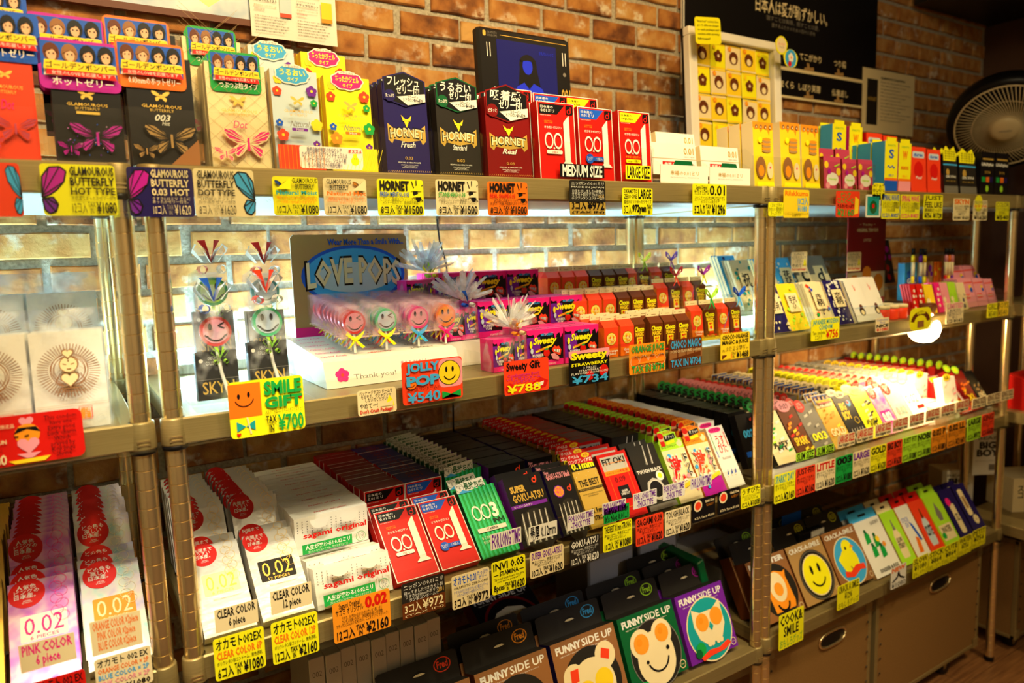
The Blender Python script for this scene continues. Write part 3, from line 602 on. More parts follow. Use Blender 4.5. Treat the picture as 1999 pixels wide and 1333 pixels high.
# red zero one packs
Z001 = []
for i, (a, b) in enumerate((((0.6105,0.6904,0.0976,0.2270), 0), ((0.6983,0.7781,0.0965,0.2244), 1), ((0.7930,0.8713,0.0983,0.2253), 2))):
    X0, X1, Za, Zb = a; w = X1-X0; h = Zb-Z1; ar = [zero1('k', '0.01ミリ', 3), zero1('b', '0.01ミリ', 'b'), zero1('y', 'Large Size', 'L')][i]
    me = pkg(w, h, .019, ar, 'r', 'r', 'r', top001); Z001.append(me); cn = ('black', 'blue', 'yellow')[i]
    t = tiers(me, X0, .012, Z1, 'red pack with a %s corner tab, front one on the top shelf' % cn, 'red packs on the top shelf', 'red_pack', 'box', None, (), 3, .022, first='top shelf red pack with a %s corner tab' % cn)
    if i < 2 or i == 2:
        bx = X0 + (-.0 if i < 2 else -.055)
        cp(t, (X0-(.03, .035, .055)[i], .10, Z1+.038), None, 'red pack with a %s corner tab, raised row of the top shelf' % cn, 'red packs on the top shelf')
m = MB(); m.box(0, .24, 0, .03, 0, .036, 'acrylic'); T('riser', m.mesh('riser'), 'long clear riser under the raised red packs of the top shelf', 'riser', (.665, .098, Z1))
# white landscape packs in trays
def a_sag(F): F.rect(0, .5, 1, .52, 'tan'); F.text('0.01', .72, .66, .95, .88, 'gold', .02); F.text('sagami original', .72, .56, .95, .62, 'gy'); F.rect(.22, .12, .82, .42, 'r'); F.text('幸福の0.01ミリ', .26, .24, .78, .39, 'w', .02); F.text('ゴムじゃないコンドーム、サガミオリジナル', .28, .15, .76, .21, 'w'); F.ring(.9, .27, .05, .006, 'r'); F.text('5コ\n入り', .87, .2, .93, .34, 'r')
def a_tray(F): F.text('幸福の0.01ミリ', .2, .45, .8, .7, 'gold', .01); F.text('ゴムじゃないコンドーム、サガミオリジナル', .2, .3, .8, .38, 'gy')
for i, (xa, xb) in enumerate((((0.8912,1.0137,0.0967,0.2013)[0], (0.8912,1.0137,0.0967,0.2013)[1]), ((1.0271,1.1418,0.0960,0.1976)[0], (1.0271,1.1418,0.0960,0.1976)[1]))):
    w = xb-xa; me = pkg(w, .063, .03, a_sag, 'w', 'cr', 'w'); ps = ('left', 'right')[i]
    t = T('white_pack', me, 'white landscape pack reading 0.01, %s of two trays' % ps, 'box', (xa, .03, Z1+.02), (-.12, 0, 0), 'white packs in card trays')
    cp(t, (xa-.0, .066, Z1+.025), None, 'white landscape pack just behind the front one, %s tray' % ps)
    for k in range(3): cp(t, (xa-.045, .112+k*.034, Z1+.058), None, 'white landscape pack raised behind the %s tray, %s from the front' % (ps, ORD[k]))
    m = MB(); m.box(0, w+.008, 0, .0015, 0, .036, 'w'); F = Face(m, (0,0,0), (w+.008,0,0), (0,0,.036), (0,-1,0)); a_tray(F)
    m.prism([(w*.3,.036),(w*.34,.045),(w*.7,.045),(w*.74,.036)], .002, .003, 'dg'); m.prismx([(0,0),(.085,0),(.085,.05),(.02,.05),(0,.036)], -.0015, 0, 'acrylic'); m.prismx([(0,0),(.085,0),(.085,.05),(.02,.05),(0,.036)], w+.008, w+.0095, 'acrylic')
    T('display_tray', m.mesh('tray'), 'white fronted card tray holding landscape packs, %s one' % ps, 'tray', (xa-.004, .006, Z1))
    m = MB(); m.box(0, w, 0, .1, 0, .057, 'acrylic'); T('riser', m.mesh('riser'), 'clear riser behind the %s white card tray' % ps, 'riser', (xa-.045, .105, Z1))
# yellow pancake boxes (plain drawings)
def a_pan(F):
    F.poly([(0,1),(1,1),(1,.9),(.85,.88),(.8,.8),(.72,.88),(.5,.9),(.4,.84),(.3,.9),(.1,.88),(0,.92)], 'am'); 
    for x in (.18,.4,.62,.84): F.disc(x, .93, .07, 'wd', n=8); F.disc(x, .92, .03, 'cr', n=6)
    for k in range(6): F.disc(.62, .56+.035*k, .22, 'am' if k % 2 else 'tan', ry=.025, n=12)
    F.disc(.3, .72, .1, 'y', n=10); F.disc(.3, .3, .24, 'wd', ry=.17, n=14); F.disc(.3, .25, .14, 'am', ry=.09, n=12); F.disc(.74, .26, .15, 'cr', ry=.13, n=12); F.disc(.74,.3,.04,'p',n=6); F.poly([(.05,.0),(.95,.0),(.9,.08),(.1,.08)], 'y')
for i, a in enumerate((((1.1676,1.2331,0.0989,0.2313)), ((1.2574,1.3252,0.0933,0.2365)), ((1.3308,1.3943,0.0914,0.2357)))):
    X0, X1, Za, Zb = a; w = X1-X0; h = Zb-Z1; me = pkg(w, h, .03, a_pan, 'ye', 'cr', 'ye')
    cnm = ('leftmost', 'middle', 'rightmost')[i]
    t = tiers(me, X0, .012, Z1, 'tall yellow box printed with a pancake stack, %s of three' % cnm, 'yellow pancake boxes', 'yellow_box', 'box', None, (), 3, .034, first='tall yellow box behind the %s pancake box' % cnm)
def a_pink(F):
    F.disc(.5, .32, .36, 'w', n=14, ry=.2); F.text('Honey', .25, .27, .75, .36, 'lg', .03, .2); F.disc(.15, .75, .13, 'ye', n=8); F.disc(.85, .55, .14, 'ye', n=8); F.disc(.2, .12, .13, 'lp', n=8); F.disc(.8, .1, .12, 'br', n=8); F.disc(.3,.55,.1,'mg',n=8); F.line([(.6,.7),(.9,.78)], .05, 'lg')
for i, a in enumerate((((1.4111,1.4762,0.0907,0.1693)), ((1.4824,1.5400,0.0897,0.1664)), ((1.5464,1.6064,0.0885,0.1679)))):
    X0, X1, Za, Zb = a; w = X1-X0; me = pkg(w, Zb-Z1, .024, a_pink, 'pk', 'dr', 'lp'); cnm = ('leftmost', 'middle', 'rightmost')[i]
    t = tiers(me, X0, .012, Z1, 'pink pack with a white speech cloud, %s of three' % cnm, 'pink packs on the top shelf', 'pink_pack', 'box', None, (), 1)
    cp(t, (X0-.02, .06, Z1+.03), None, 'pink pack in the raised row above the %s front one' % cnm, 'pink packs on the top shelf'); t['group'] = 'pink packs on the top shelf'
m = MB(); m.box(0, .17, 0, .03, 0, .028, 'acrylic'); T('riser', m.mesh('riser'), 'clear riser under the raised pink packs', 'riser', ((1.4716,0.0600,0.1827)[0]-.03, .058, Z1))
def a_sw(ch, c2):
    def a(F): F.text('SOKATA', .2, .9, .8, .94, 'g'); F.text(ch, .3, .66, .7, .84, c2, .03); F.text('〜〜' if ch == 'S' else 'MOMOKO', .2, .46, .8, .53, c2, .02); F.text('12個入り', .3, .3, .7, .35, c2); F.rect(0, 0, 1, .22, 'lp' if ch == 'W' else 'b'); F.rect(0,.22,1,.27,'o')
    return a
for ch, c2, sd, a, b in (('S', 'b', 'lb', (1.6534,1.7103,0.0905,0.2261), (1.5682,0.0900,0.2761)), ('W', 'o', 'p', (1.7152,1.7718,0.0891,0.2246), (1.6396,0.0900,0.2761))):
    X0, X1, Za, Zb = a; w = X1-X0; h = Zb-Z1; mb = MB(); mb.box(0, w, 0, .034, 0, h*.93, 'y', 'y', sd); mb.box(w*.15, w*.85, .0, .002, h*.93, h, 'y'); F = Face(mb, (0,0,0), (w,0,0), (0,0,h*.93), (0,-1,0)); a_sw(ch, c2)(F)
    F = Face(mb, (0,.034,0), (0,-.034,0), (0,0,h*.93), (-1,0,0)); F.text('SPIRAL' if ch == 'S' else 'WAVE', .3, .3, .7, .8, 'w', .02) if 0 else None
    me = mb.mesh('box_print'); nm = 'yellow box with a %s letter %s' % ('blue' if ch == 'S' else 'red', ch)
    t = T('letter_box', me, nm+', front of the top shelf', 'box', (X0, .012, Z1), (0,0,0), 'letter boxes on the top shelf')
    n = 2 if ch == 'S' else 1
    for k in range(1, n+1): cp(t, (X0, .012+k*.038, Z1), None, nm+', %s from the front' % ORD[k])
    for k in range(4 if ch == 'S' else 2): cp(t, (b[0], .10+k*.04, Z1+.05), None, nm+', raised row, %s from the front' % ORD[k])
m = MB(); m.box(0, .16, 0, .16, 0, .048, 'acrylic'); T('riser', m.mesh('riser'), 'clear riser under the raised letter boxes', 'riser', ((1.5682,0.0900,0.2761)[0]-.005, .098, Z1))
def a_dur(F): F.rrect(.12, .76, .88, .9, 'lc', .06); F.text('durex', .2, .79, .8, .87, 'b', .03); F.disc(.5, .5, .3, 'r', n=14); F.text('Feel', .3, .3, .7, .36, 'w', .02, .2); F.rect(0, 0, 1, .1, 'ro')
for i, a in enumerate(((1.7773,1.8509,0.0877,0.2105), (1.8563,1.9229,0.0863,0.2077))):
    X0, X1, Za, Zb = a; w = X1-X0; me = pkg(w, Zb-Z1, .026, a_dur, 'ro', 'r', 'ro'); pn = ('left', 'right')[i]
    t = T('red_tall_box', me, 'tall coral red box with a pale blue logo, %s of the front pair' % pn, 'box', (X0, .012, Z1), (-.05,0,0), 'coral red boxes'); 
    cp(t, (X0, .043, Z1), None, 'tall coral red box behind the %s one of the front pair' % pn); cp(t, (X0-.055, .10, Z1+.045), None, 'tall coral red box raised behind, %s one' % pn)
m = MB(); m.box(0, .12, 0, .032, 0, .044, 'acrylic'); T('riser', m.mesh('riser'), 'clear riser under the raised coral red boxes', 'riser', ((1.7773,1.8509,0.0877,0.2105)[0]-.056, .1, Z1))
def a_dark(t):
    def a(F):
        F.rect(0, .72, 1, .76, 'lb'); F.disc(.3, .55, .12, 'gold', n=10); F.text(t, .15, .4, .85, .47, 'w', .02); F.text('EXTRA LUBRICATED', .15, .3, .85, .34, 'gold')
        F.rect(0,0,1,.2,'gy')
    return a
def st_tag(w, h):
    m = MB(); m.prism([(0,0),(w*.9,.0),(w,h*.4),(w*.8,h),(w*.5,h*.7),(w*.2,h),(0,h*.6)], 0, .001, 'y'); F = Face(m, (0,0,0), (w,0,0), (0,0,h), (0,-1,0))
    for i in range(4): F.text('すぐ使える', .08, .08+i*.16, .85, .2+i*.16, 'k', .03)
    return m.mesh('sticker')
for i, a in enumerate(((1.9417,2.0143,0.0892,0.1999), (2.0257,2.1161,0.0879,0.1973))):
    X0, X1, Za, Zb = a; w = X1-X0; h = Zb-Z1; me = pkg(w, h, .02, a_dark('SKYN'), 'dk', 'k', 'dk'); pn = ('left', 'right')[i]
    t = T('tagged_box', me, 'dark grey box with a yellow hand-cut tag on top, %s of two' % pn, 'box', (X0, .012, Z1), (-.08,0,0), 'dark boxes with yellow tags'); O('sticker', st_tag(w*.95, .04), t, (0, -.0015, h-.018))
    for k in range(1, 5): cp(t, (X0-.004*k, .012+k*.028, Z1), None, 'dark grey yellow-tagged box, %s row, %s from the front' % (pn, ORD[k]))
def a_life(F): F.text('LifeStyles', .06, .66, .94, .76, 'w', .03); F.text('SKYN', .3, .5, .7, .56, 'gold'); F.rect(.1, .82, .9, .86, 'gold'); F.rect(.1,.3,.35,.42,'g'); F.rect(.4,.3,.65,.42,'o'); F.rect(.66,.3,.9,.42,'nv'); F.disc(.5, .15, .12, 'lg', n=8)
for i, a in enumerate(((2.1330,2.2104,0.0881,0.2132), (2.2167,2.2974,0.0880,0.2143))):
    X0, X1, Za, Zb = a; w = X1-X0; me = pkg(w, Zb-Z1, .024, a_life, 'k', 'k', 'gy'); pn = ('left', 'right')[i]
    t = T('black_box', me, 'black box with white lettering at the far end of the top shelf, %s one' % pn, 'box', (X0, .012, Z1), (0,0,0), 'black boxes at the far end'); cp(t, (X0, .04, Z1), None, 'black box behind the %s white-lettered one' % pn)
# clear bins in front of the packs
def bin_(x0, x1, y0, z0, h, d, lb, hs=None):
    m = MB(); hs = hs or h; m.box(x0, x1, y0, y0+.0015, z0, z0+h, 'acrylic')
    m.prismx([(y0,z0),(y0+d,z0),(y0+d,z0+hs),(y0+.02,z0+hs),(y0,z0+h)], x0-.0015, x0, 'acrylic'); m.prismx([(y0,z0),(y0+d,z0),(y0+d,z0+hs),(y0+.02,z0+hs),(y0,z0+h)], x1, x1+.0015, 'acrylic')
    return T('clear_bin', m.mesh('clear_bin'), lb, 'bin')
for a, lb in (((-0.1819,-0.1173,0.0920,0.1547), 'the red butterfly packs'), ((-0.1102,-0.0254,0.0955,0.1600), 'the black and magenta butterfly packs'), ((-0.0228,0.0635,0.0966,0.1640), 'the bronze butterfly packs'), ((0.0682,0.1530,0.0969,0.1644), 'the cream butterfly packs'),
        ((0.1548,0.3100,0.0943,0.1519), 'the flowered packs'), ((0.3155,0.4009,0.0919,0.1601), 'the navy banner packs'), ((0.4051,0.4906,0.0931,0.1595), 'the black banner packs'), ((0.4962,0.5913,0.0944,0.1588), 'the dark red banner packs'),
        ((0.5954,0.7757,0.0969,0.1581), 'the red medium size packs'), ((0.7781,0.8674,0.0963,0.1564), 'the red large size packs'), ((1.1519,1.3916,0.0931,0.1571), 'the yellow pancake boxes'), ((1.3997,1.5999,0.0863,0.1553), 'the pink cloud packs'), ((1.9208,2.2953,0.0863,0.1414), 'the dark boxes at the far end')):
    bin_(a[0], a[1], .004, Z1, a[3]-Z1, .06, 'clear acrylic bin around '+lb, (a[3]-Z1)*1.25)
# ---------------------------------------------------------------- second shelf
Z2 = T2+.0008
def st_block(name, x0, x1, y0, y1, z0, z1, key, label, cat='riser'):
    m = MB(); m.box(0, x1-x0, 0, y1-y0, 0, z1-z0, key); return T(name, m.mesh(name), label, cat, (x0, y0, z0))
# white heart cards, left unit
def a_card(F):
    for i in range(56):
        a = 2*pi*i/56; F.line([(.5+.28*math.cos(a), .6+.28*math.sin(a)/F.asp), (.5+.43*math.cos(a), .6+.43*math.sin(a)/F.asp)], .011, 'wd')
    F.ring(.5, .6, .26, .012, 'wd'); F.ring(.5, .6, .22, .01, 'wd')
    F.disc(.5, .66, .13, 'cr', n=16); F.ring(.5, .66, .13, .012, 'wd'); F.line([(.42,.67),(.47,.66)], .01, 'wd'); F.line([(.53,.66),(.58,.67)], .01, 'wd'); F.line([(.47,.615),(.53,.615)], .012, 'wd'); F.disc(.5,.70,.012,'wd',n=6)
    heart(F, .5, .77, .085, 'wd'); heart(F, .5, .77, .07, 'cr'); heart(F, .5, .51, .13, 'wd'); heart(F, .5, .512, .115, 'cr'); F.line([(.34,.42),(.66,.42)], .014, 'wd'); F.line([(.3,.39),(.7,.385)], .01, 'wd'); F.line([(.36,.56),(.3,.48),(.4,.44)], .01, 'wd'); F.line([(.64,.56),(.7,.48),(.6,.44)], .01, 'wd')
    F.rect(0, .24, 1, .243, 'tan'); F.ring(.66, .15, .13, .01, 'ro', ry=.085, n=4, a0=45, a1=405); F.text('原宿\n愛運', .59, .1, .73, .2, 'am', .02)
me = pkg(.078, .122, .006, a_card, 'w', 'cr', 'w')
def bag(w, h):
    m = MB(); n = 8; vs = []; fs = []
    for j in range(n+1):
        for i in range(n+1): vs.append((w*i/n, -.004-.003*math.sin(pi*i/n)*math.sin(pi*j/n)-.0006*random.random(), h*j/n))
    for j in range(n):
        for i in range(n): q = j*(n+1)+i; fs.append((q, q+1, q+n+2, q+n+1))
    m.add(vs, fs, 'film'); return m.mesh('cellophane')
FB = bag(.084, .15)
for c, (x, cn) in enumerate(((-.231, 'outer'), (-.1495, 'inner'))):
    for r, (y, dz, rn) in enumerate(((.004, 0, 'front'), (.10, .045, 'raised back'))):
        for k in range(5):
            if k == 0:
                if c == 0 and r == 0: CARD = t = T('gift_card', me, 'white card with a fine drawn heart figure, outer column, front row', 'card', (x, y, Z2), (-.14, 0, 0), 'white heart cards'); O('cellophane', FB, t, (-.003, 0, -.001))
                else: cp(CARD, (x, y, Z2+dz), None, 'white card with a fine drawn heart figure, %s column, %s row' % (cn, rn))
            else: cp(CARD, (x+.001*k, y+k*.0115, Z2+dz), None, 'white card, %s from the front, %s column, %s row' % (ORD[k], cn, rn))
st_block('riser', -.24, -.065, .10, .17, Z2, Z2+.042, 'acrylic', 'clear riser under the back row of white heart cards')
bin_(-.24, -.062, -.004, Z2, .03, .09, 'clear acrylic bin around the white heart cards', .07)
# smile gifts: clear bags, a round face sweet on a stick and a black pack, tied with curled ribbon
def bow(m, x, y, z, c1, c2, s=1.):
    for sg in (-1, 1):
        m.strip([((x, y, z), (0,1,.2)), ((x+sg*.006*s, y-.002, z+.012*s), (0,1,.3)), ((x+sg*.014*s, y-.003, z+.02*s), (.3,1,0)), ((x+sg*.018*s, y-.002, z+.013*s), (0,1,-.3)), ((x+sg*.008*s, y, z+.001*s), (0,1,0))], .011*s, c1)
        m.strip([((x, y-.001, z), (0,1,.2)), ((x+sg*.003*s, y-.004, z+.012*s), (sg*.2,1,.3)), ((x+sg*.008*s, y-.003, z+.024*s), (sg*.6,.6,0))], .010*s, c2)
        pts = []
        for i in range(26):
            a = i*.7; r = .0052*s*(1-.012*i); pts.append(((x+sg*(.010*s)+r*math.cos(a)*sg, y-.003-.0006*i*s, z-.008*s+r*math.sin(a)), (0, 1, .05)))
        m.strip(pts, .006*s, c2 if sg < 0 else c1)
def pop(m, cx, y, cz, r, c, wink, inner):
    pts = [(cx+r*math.cos(2*pi*i/24), cz+r*math.sin(2*pi*i/24)) for i in range(24)]; m.prism(pts, y-.004, y+.003, c)
    pts = [(cx+r*.8*math.cos(2*pi*i/24), cz+r*.8*math.sin(2*pi*i/24)) for i in range(24)]; m.prism(pts, y-.0045, y-.0041, inner)
    F = Face(m, (cx-r, y-.0047, cz-r), (2*r,0,0), (0,0,2*r), (0,-1,0)); F.disc(.33,.66,.06,'k',ry=.12,n=10)
    if wink: F.line([(.78,.78),(.58,.68),(.78,.58)], .045, 'k')
    else: F.disc(.62,.66,.06,'k',ry=.12,n=10)
    F.ring(.5,.5,.33,.045,'k',n=14,a0=205,a1=335); F.line([(.15,.4),(.22,.34)], .04, 'k'); F.line([(.85,.4),(.78,.34)], .04, 'k')
def smile_gift(label, loc, c, inner, wink, rc1, rc2, rot=0.):
    t = T('smile_gift', None, label, 'gift', loc, (-.08, 0, rot), 'smile gifts in clear bags'); t.scale = (1.15, 1.15, 1.15)
    m = MB(); m.box(-.024, .024, .002, .016, 0, .058, 'k', 'k', 'dk'); F = Face(m, (-.024,.002,0), (.048,0,0), (0,0,.058), (0,-1,0)); F.text('SKYN', .12, .12, .88, .38, 'gold', .01); F.disc(.13, .82, .05, 'w'); F.text('ORIGINAL\nCOLLECTION', .24, .72, .62, .9, 'w'); F.rect(0,.42,1,.43,'gy')
    O('black_pack', m.mesh('black_pack'), t)
    m = MB(); pop(m, 0, -.006, .082, .018, c, wink, inner); O('sweet', m.mesh('sweet'), t)
    m = MB(); m.tube([(0,-.003,.064),(.004,-.002,.03),(.01,-.001,.004)], .0022, 'w', 8); O('stick', m.mesh('stick'), t)
    m = MB(); bow(m, .0025, -.008, .05, 'lg', 'lg', .55); O('bow', m.mesh('bow'), t)
    m = MB(); m.box(-.023, .023, -.011, -.0106, .06, .106, 'film'); O('wrapper', m.mesh('wrapper'), t)
    m = MB(); n = 10; vs = []; fs = []
    prof = [(0,.028,.014),(.03,.03,.016),(.08,.03,.014),(.105,.024,.011),(.118,.006,.005),(.128,.014,.006),(.138,.02,.004)]
    for z, a, b in prof:
        for i in range(n): q = 2*pi*i/n; j = 1+.1*random.uniform(-1,1); vs.append((a*j*math.cos(q), .003+b*j*math.sin(q)-.004, z))
    for k in range(len(prof)-1):
        for i in range(n): j = (i+1) % n; fs.append((k*n+i, k*n+j, (k+1)*n+j, (k+1)*n+i))
    m.add(vs, fs, 'film'); O('bag', m.mesh('bag'), t)
    m = MB(); bow(m, 0, -.012, .118, rc1, rc2, 1.15); O('ribbon', m.mesh('ribbon'), t)
g0 = Z2+.0; smile_gift('gift bag with a red smiling sweet and blue curled ribbon, front left', (.064, .018, g0+.012), 'r', 'lp', True, 'w', 'b')
smile_gift('gift bag with a green smiling sweet and red-white ribbon, front right', (.134, .018, g0+.02), 'gn', 'lc', False, 'w', 'ro')
smile_gift('gift bag with a green sweet and red ribbon, raised at the left', (.076, .085, g0+.064), 'g', 'lg', False, 'w', 'r')
smile_gift('gift bag with a teal sweet and red ribbon, raised at the right', (.150, .085, g0+.06), 'te', 'lc', False, 'w', 'r')
st_block('riser', .03, .10, -.003, .045, Z2, Z2+.011, 'acrylic', 'thin clear step under the front left gift bag'); st_block('riser', .105, .17, -.003, .045, Z2, Z2+.019, 'acrylic', 'clear step under the front right gift bag')
st_block('riser', .03, .185, .06, .115, Z2, Z2+.059, 'acrylic', 'clear riser under the two back gift bags')
st_block('clear_box', .022, .165, -.005, .04, Z2, Z2+.0, 'acrylic', 'x') if 0 else None
bin_(.02, .165, -.006, Z2, .028, .1, 'clear acrylic bin around the gift bags', .06)
# love pops stand
t = T('pop_stand', None, 'white stepped sweet stand with a pink and blue headed back card', 'display stand', (.225, .05, Z2))
m = MB(); w = .235; m.prismx([(0,0),(.014,.04),(.03,.044),(.20,.06),(.235,.06),(.235,0)], .0, w, 'w')
F = Face(m, (.005,.0018,.004), (w-.01,0,0), (0,.0112,.032), (0,-1,.3)); F.text('ARIGATO', .18, .5, .5, .8, 'gy', .01); F.text('Thank you!', .18, .1, .5, .42, 'gy'); flower(F, .1, .45, .05, 'p', 'ro'); F.text('FOR YOU', .55, .2, .75, .8, 'lp', 0); F.text('ありがとう', .78, .3, .95, .7, 'lp')
F = Face(m, (0,.03,.0442), (w,0,0), (0,.17,.016), (0,-.1,1)); 
for i in range(18): F.text(('OMIYAGE','ARIGATO','JAPAN')[i % 3], (i % 3)*.33+.02, (i//3)*.16+.03, (i % 3)*.33+.2, (i//3)*.16+.08, ('p','r','gy')[i % 3])
O('base', m.mesh('base'), t)
m = MB(); cw = .225; chh = .20; m.prism([(.0,0),(cw,0),(cw,chh-.006),(cw-.006,chh),(.006,chh),(0,chh-.006)], 0, .003, 'tan', 'w'); F = Face(m, (0,0,0), (cw,0,0), (0,0,chh), (0,-1,0))
F.disc(.52, .62, .45, 'b', ry=.28, n=36); F.disc(.52, .62, .42, 'lb', ry=.25, n=36); F.disc(.52, .6, .34, 'lc', ry=.14, n=28); F.rect(0,0,1,.16,'p')
F.text('LOVE POPS', .1, .48, .94, .77, 'k', .09, 0, False, .04); F.text('LOVE POPS', .115, .5, .925, .75, 'cr', .035, 0, False, .04)
F.text('Wear More Than a Smile With...', .3, .9, .97, .96, 'k', .06); F.text('Wear More Than a Smile With...', .302, .903, .968, .958, 'b', .03)
O('back_card', m.mesh('back_card'), t, (.02, .225, .045))
def lolly(c, inner, wink, b, lab):
    t = T('lolly', None, lab, 'lollipop', (0,0,0), (0,0,0), 'wrapped round sweets in the stand')
    m = MB(); pop(m, 0, 0, .05, .019, c, wink, inner); O('sweet', m.mesh('sweet'), t)
    m = MB(); m.tube([(0,0,.034),(0,0,.0)], .002, 'w', 6); O('stick', m.mesh('stick'), t)
    m = MB(); m.box(-.026, .026, -.0065, -.006, .024, .077, 'filmp'); m.box(-.0265, .0265, .0045, .005, .024, .077, 'filmp'); m.box(-.0265,.0265,.004,.0045,.024,.026,'cr'); O('wrapper', m.mesh('wrapper'), t)
    m = MB(); 
    for sg in (-1, 1):
        m.strip([((0,-.004,.022),(0,.3,1)), ((sg*.008,-.006,.027),(0,.2,1)), ((sg*.015,-.006,.034),(.5,.2,1))], .007, b); m.strip([((0,-.004,.022),(0,.3,1)), ((sg*.006,-.006,.015),(1,.2,.2)), ((sg*.013,-.006,.008),(1,.2,.3))], .006, b)
    m.box(-.002,.002,-.0075,-.005,.019,.024,b)
    O('bow', m.mesh('bow'), t); return t
rb = ('y','lp','y','ro','lb','lg','p','ye')
cols = [((.262), 'r','lp',True,'pink'), ((.302), 'gn','lc',True,'green'), ((.352), 'p','lp',False,'rose'), ((.398), 'o','am',False,'orange')]
for ci, (x, c, inn, wk, cn) in enumerate(cols):
    x0 = ((0.2870,0.0880,-0.1325)[0], (0.3418,0.0880,-0.1340)[0], (0.4005,0.0880,-0.1349)[0], (0.4524,0.0880,-0.1333)[0])[ci]; proto = [lolly(c, inn, wk, rb[(ci*2+q) % 8], '') for q in range(3)]
    for k in range(9):
        yy = .088+k*.0185; zz = Z2+.0475+k*.0018; 
        lab = 'wrapped round %s smiling sweet on a stick, front of its row' % cn if k == 0 else 'wrapped %s sweet, %s from the front of its row' % (cn, ORD[k])
        if k < 3: o = proto[k]; o.location = (x0, yy, zz); o['label'] = lab
        else: cp(proto[k % 3], (x0+random.uniform(-.002,.002), yy, zz), (0, random.uniform(-.05,.05), random.uniform(-.06,.06)), lab)
bin_(.19, .50, -.006, Z2, .022, .12, 'clear acrylic bin around the sweet stand', .03)
# sweety boxes
def a_sweet(F):
    F.rect(0,0,1,1,'k'); F.rect(0,0,.36,.8,'pu'); F.rect(0,0,1,.16,'p'); F.poly([(0,1),(1,1),(1,.86),(.93,.74),(.9,.88),(.82,.84),(.78,.68),(.74,.86),(.6,.9),(.5,.82),(.45,.9),(.3,.86),(.22,.7),(.18,.88),(.08,.86),(0,.9)], 'p')
    F.text('MIDNIGHT', .38, .82, .72, .89, 'lb', .02); F.text('Sweety', .16, .55, .82, .8, 'y', .04, .3); F.poly([(.22,.44),(.68,.58),(.68,.52),(.22,.38)], 'ye'); F.text('STRAWBERRY', .25, .43, .55, .5, 'r', .02)
    F.disc(.52, .36, .09, 'r', n=10); F.poly([(.45,.46),(.52,.5),(.58,.46),(.52,.43)], 'g')
    F.poly([(.66,.44),(.74,.54),(.8,.5),(.86,.52),(.93,.4),(.9,.26),(.8,.3),(.7,.36)], 'ro'); F.poly([(.71,.44),(.88,.42),(.87,.33),(.73,.38)], 'w'); F.line([(.79,.44),(.79,.35)], .012, 'k'); F.line([(.84,.43),(.84,.34)], .012, 'k'); F.line([(.75,.44),(.75,.36)],.012,'k')
    F.poly([(.62,.32),(.72,.34),(.86,.22),(.84,.14),(.68,.18)], 'lp'); F.text('RUBBER\nYUM', .12, .2, .42, .36, 'w', .03); F.text('3 FLAVORED CONDOMS', .3, .04, .75, .09, 'w')
    F.disc(.08,.62,.04,'y',ry=.1,n=8); F.disc(.1,.45,.04,'lc',ry=.08,n=8)
def a_sweet_top(F): F.text('Sweety', .25, .25, .75, .75, 'k', .04, .3)
bw = .078; bh = .066; sme = pkg(bw, bh, .026, a_sweet, 'p', 'p', 'p', a_sweet_top)
SW = None
def sw(x, y, z, lab, n=3, dn=.0275):
    global SW
    for k in range(n):
        l = lab if k == 0 else 'pink lip box %s behind the one ' % ORD[k]+lab.split('box ')[-1]
        if SW is None: SW = T('sweet_box', sme, l, 'box', (x, y, z), (0,0,0), 'pink and black lip boxes')
        else: cp(SW, (x, y+k*dn, z), (0,0,random.uniform(-.02,.02)), l)
for tr, (y, z, xs) in enumerate(((.006, Z2, (.568, .650)), (.112, Z2+.048, (.532, .614, .696)), (.218, Z2+.10, (.50, .582, .664)))):
    for i, x in enumerate(xs): sw(x+ (0 if tr else .0), y, z, 'pink and black lip box in the %s row, %s place' % (('front','middle','back')[tr], ('first','second','third')[i]))
st_block('riser', .53, .776, .112, .2, Z2, Z2+.046, 'w', 'low white riser under the middle row of lip boxes'); st_block('riser', .50, .745, .218, .31, Z2, Z2+.098, 'w', 'high white riser under the back row of lip boxes')
bin_(.49, .735, -.006, Z2, .02, .1, 'clear acrylic bin in front of the lip boxes', .05)
bin_(.53, .78, .106, Z2+.046, .03, .09, 'clear acrylic bin around the middle row of lip boxes', .05); bin_(.50, .748, .212, Z2+.098, .03, .09, 'clear acrylic bin around the back row of lip boxes', .04)
